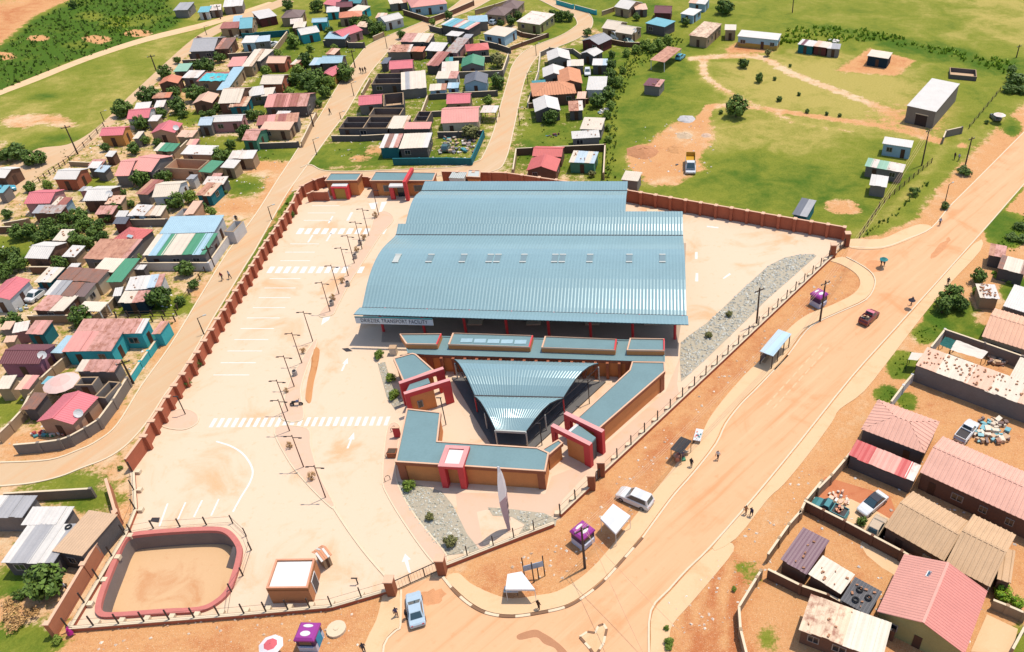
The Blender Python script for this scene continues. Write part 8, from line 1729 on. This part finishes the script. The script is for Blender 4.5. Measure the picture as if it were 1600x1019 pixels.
# little tiled kiosk behind the guard house
A_, rz, Ln, D = rect3((502, 878), (519, 866), (510, 846), 1.9)
tk = thing('timber_kiosk', A_, rz, 'tiny kiosk with orange and white tiled roof behind the guard house', 'kiosk'); mb = MB(); mb.box(.25, Ln - .25, .25, D - .25, 0, 1.9); mb.build('wall', wallmat('tan'), tk)
for s in (0, 1):
    for i in range(5):
        y0, y1 = (0, D / 2) if s == 0 else (D, D / 2); x0, x1 = Ln * i / 5, Ln * (i + 1) / 5 - .03; mb = MB(); mb.quad((x0, y0, 1.85), (x1, y0, 1.85), (x1, y1, 2.5), (x0, y1, 2.5)); mb.quad((x0, y0, 1.8), (x1, y0, 1.8), (x1, y1, 2.45), (x0, y1, 2.45)); mb.build('roof_tile', roofmat('terracotta' if (i + s) % 3 else 'white'), tk)
mb = MB(); mb.box(Ln * .4, Ln * .6, .2, .26, .1, 1.7); mb.build('door', M_door, tk)
# bins, hoops and small court furniture
for t, u, v, lb in (('j', 242, 340, 'concrete litter bin beside the curved sand drift'), ('f', 468, 892, 'concrete litter bin at the tip of the parking island'), ('f', 610, 605, 'concrete litter bin by a dry sapling'), ('f', 640, 520, 'concrete litter bin between two parking lamps'), ('f', 565, 772, 'concrete litter bin near the canopy edge')):
    p = GT(t, u, v); r = thing('litter_bin', p, 0, lb, 'bin'); mb = MB(); mb.prism([(.35 * math.cos(a), .35 * math.sin(a)) for a in [i * math.tau / 8 for i in range(8)]], 0, .85); mb.build('drum', mat('bin_concrete', (196, 186, 176), .9), r); mb = MB(); mb.tube([(0, 0, .85), (0, 0, .98)], .24, 10); mb.build('lid', M_steel, r)
for t, u, v in (('j', 830, 690), ('j', 797, 850), ('j', 792, 995)):
    p = GT(t, u, v); mb = MB(); mb.tube([(0, 0, -.05), (0, 0, .7), (.2, .15, .95), (.4, .3, .95), (.55, .4, .7), (.55, .4, -.05)], .04, 6); tag(mb.build('bike_hoop', M_steel, None, p), 'bent steel bicycle hoop beside the office block', 'hoop', 'bicycle hoops')
p = GT('j', 840, 832); r = thing('planter_box', p, 0, 'brown planter box against the office block wall', 'planter'); mb = MB(); mb.box(-.6, .6, -.5, .5, 0, .9); mb.build('tub', M_brickdark, r); mb = MB(); mb.box(-.5, .5, -.4, .4, .9, .94); mb.build('soil', M_bark, r)
p = GT('j', 870, 720); r = thing('signal_board', p, 0, 'red signal panel at the corner of the office block', 'panel'); mb = MB(); mb.box(-.45, .45, -.1, .1, .0, 1.8); mb.build('panel_face', M_redpaint, r); mb = MB(); mb.box(-.5, .5, -.15, .15, 1.8, 1.9); mb.build('panel_cap', M_coping, r)
p = G(616, 553); r = thing('cable_box', p, 0, 'cream electrical cabinet beside the ticket wing', 'cabinet'); mb = MB(); mb.box(-.5, .5, -.4, .4, 0, 1.3); mb.build('body', roofmat('cream'), r); mb = MB(); mb.box(-.55, .55, -.45, .45, 1.3, 1.38); mb.build('lid', roofmat('tan'), r)
# solar panel and roof windows laid on roofs
def on_roof(name, t, pts, z, dz, m, label, cat):
    P = [GT(t, u, v, z + d) for (u, v), d in zip(pts, dz)]; o_ = P[0].copy(); r = thing(name, o_, 0, label, cat); q = [p - o_ for p in P]; nn = (q[1] - q[0]).cross(q[3] - q[0]).normalized()
    if nn.z < 0: nn = -nn
    mb = MB(); mb.quad(*[v + nn * .1 for v in q]); mb.quad(*[v for v in q])
    for i in range(4): mb.quad(q[i], q[(i + 1) % 4], q[(i + 1) % 4] + nn * .1, q[i] + nn * .1)
    mb.build('frame', M_white, r); c = sum(q, Vector()) / 4; mb = MB(); mb.quad(*[v + (c - v) * .14 + nn * .115 for v in q]); mb.build('panel', m, r)
on_roof('solar_panel', 'p', [(962, 555), (1062, 590), (1075, 555), (980, 522)], 4.0, (.12, .32, .36, .16), mat('solar_blue', (60, 104, 124), .15, .05), 'blue solar panel on the maroon pink gabled roof', 'solar panel')
on_roof('roof_window', 'e', [(775, 472), (805, 480), (818, 465), (788, 458)], 3.05, (0, 0, .1, .1), mat('pane_blue', (0, 0, 0)), 'blue roof window on the coral hip roof', 'roof window')
# doorway of the big warehouse
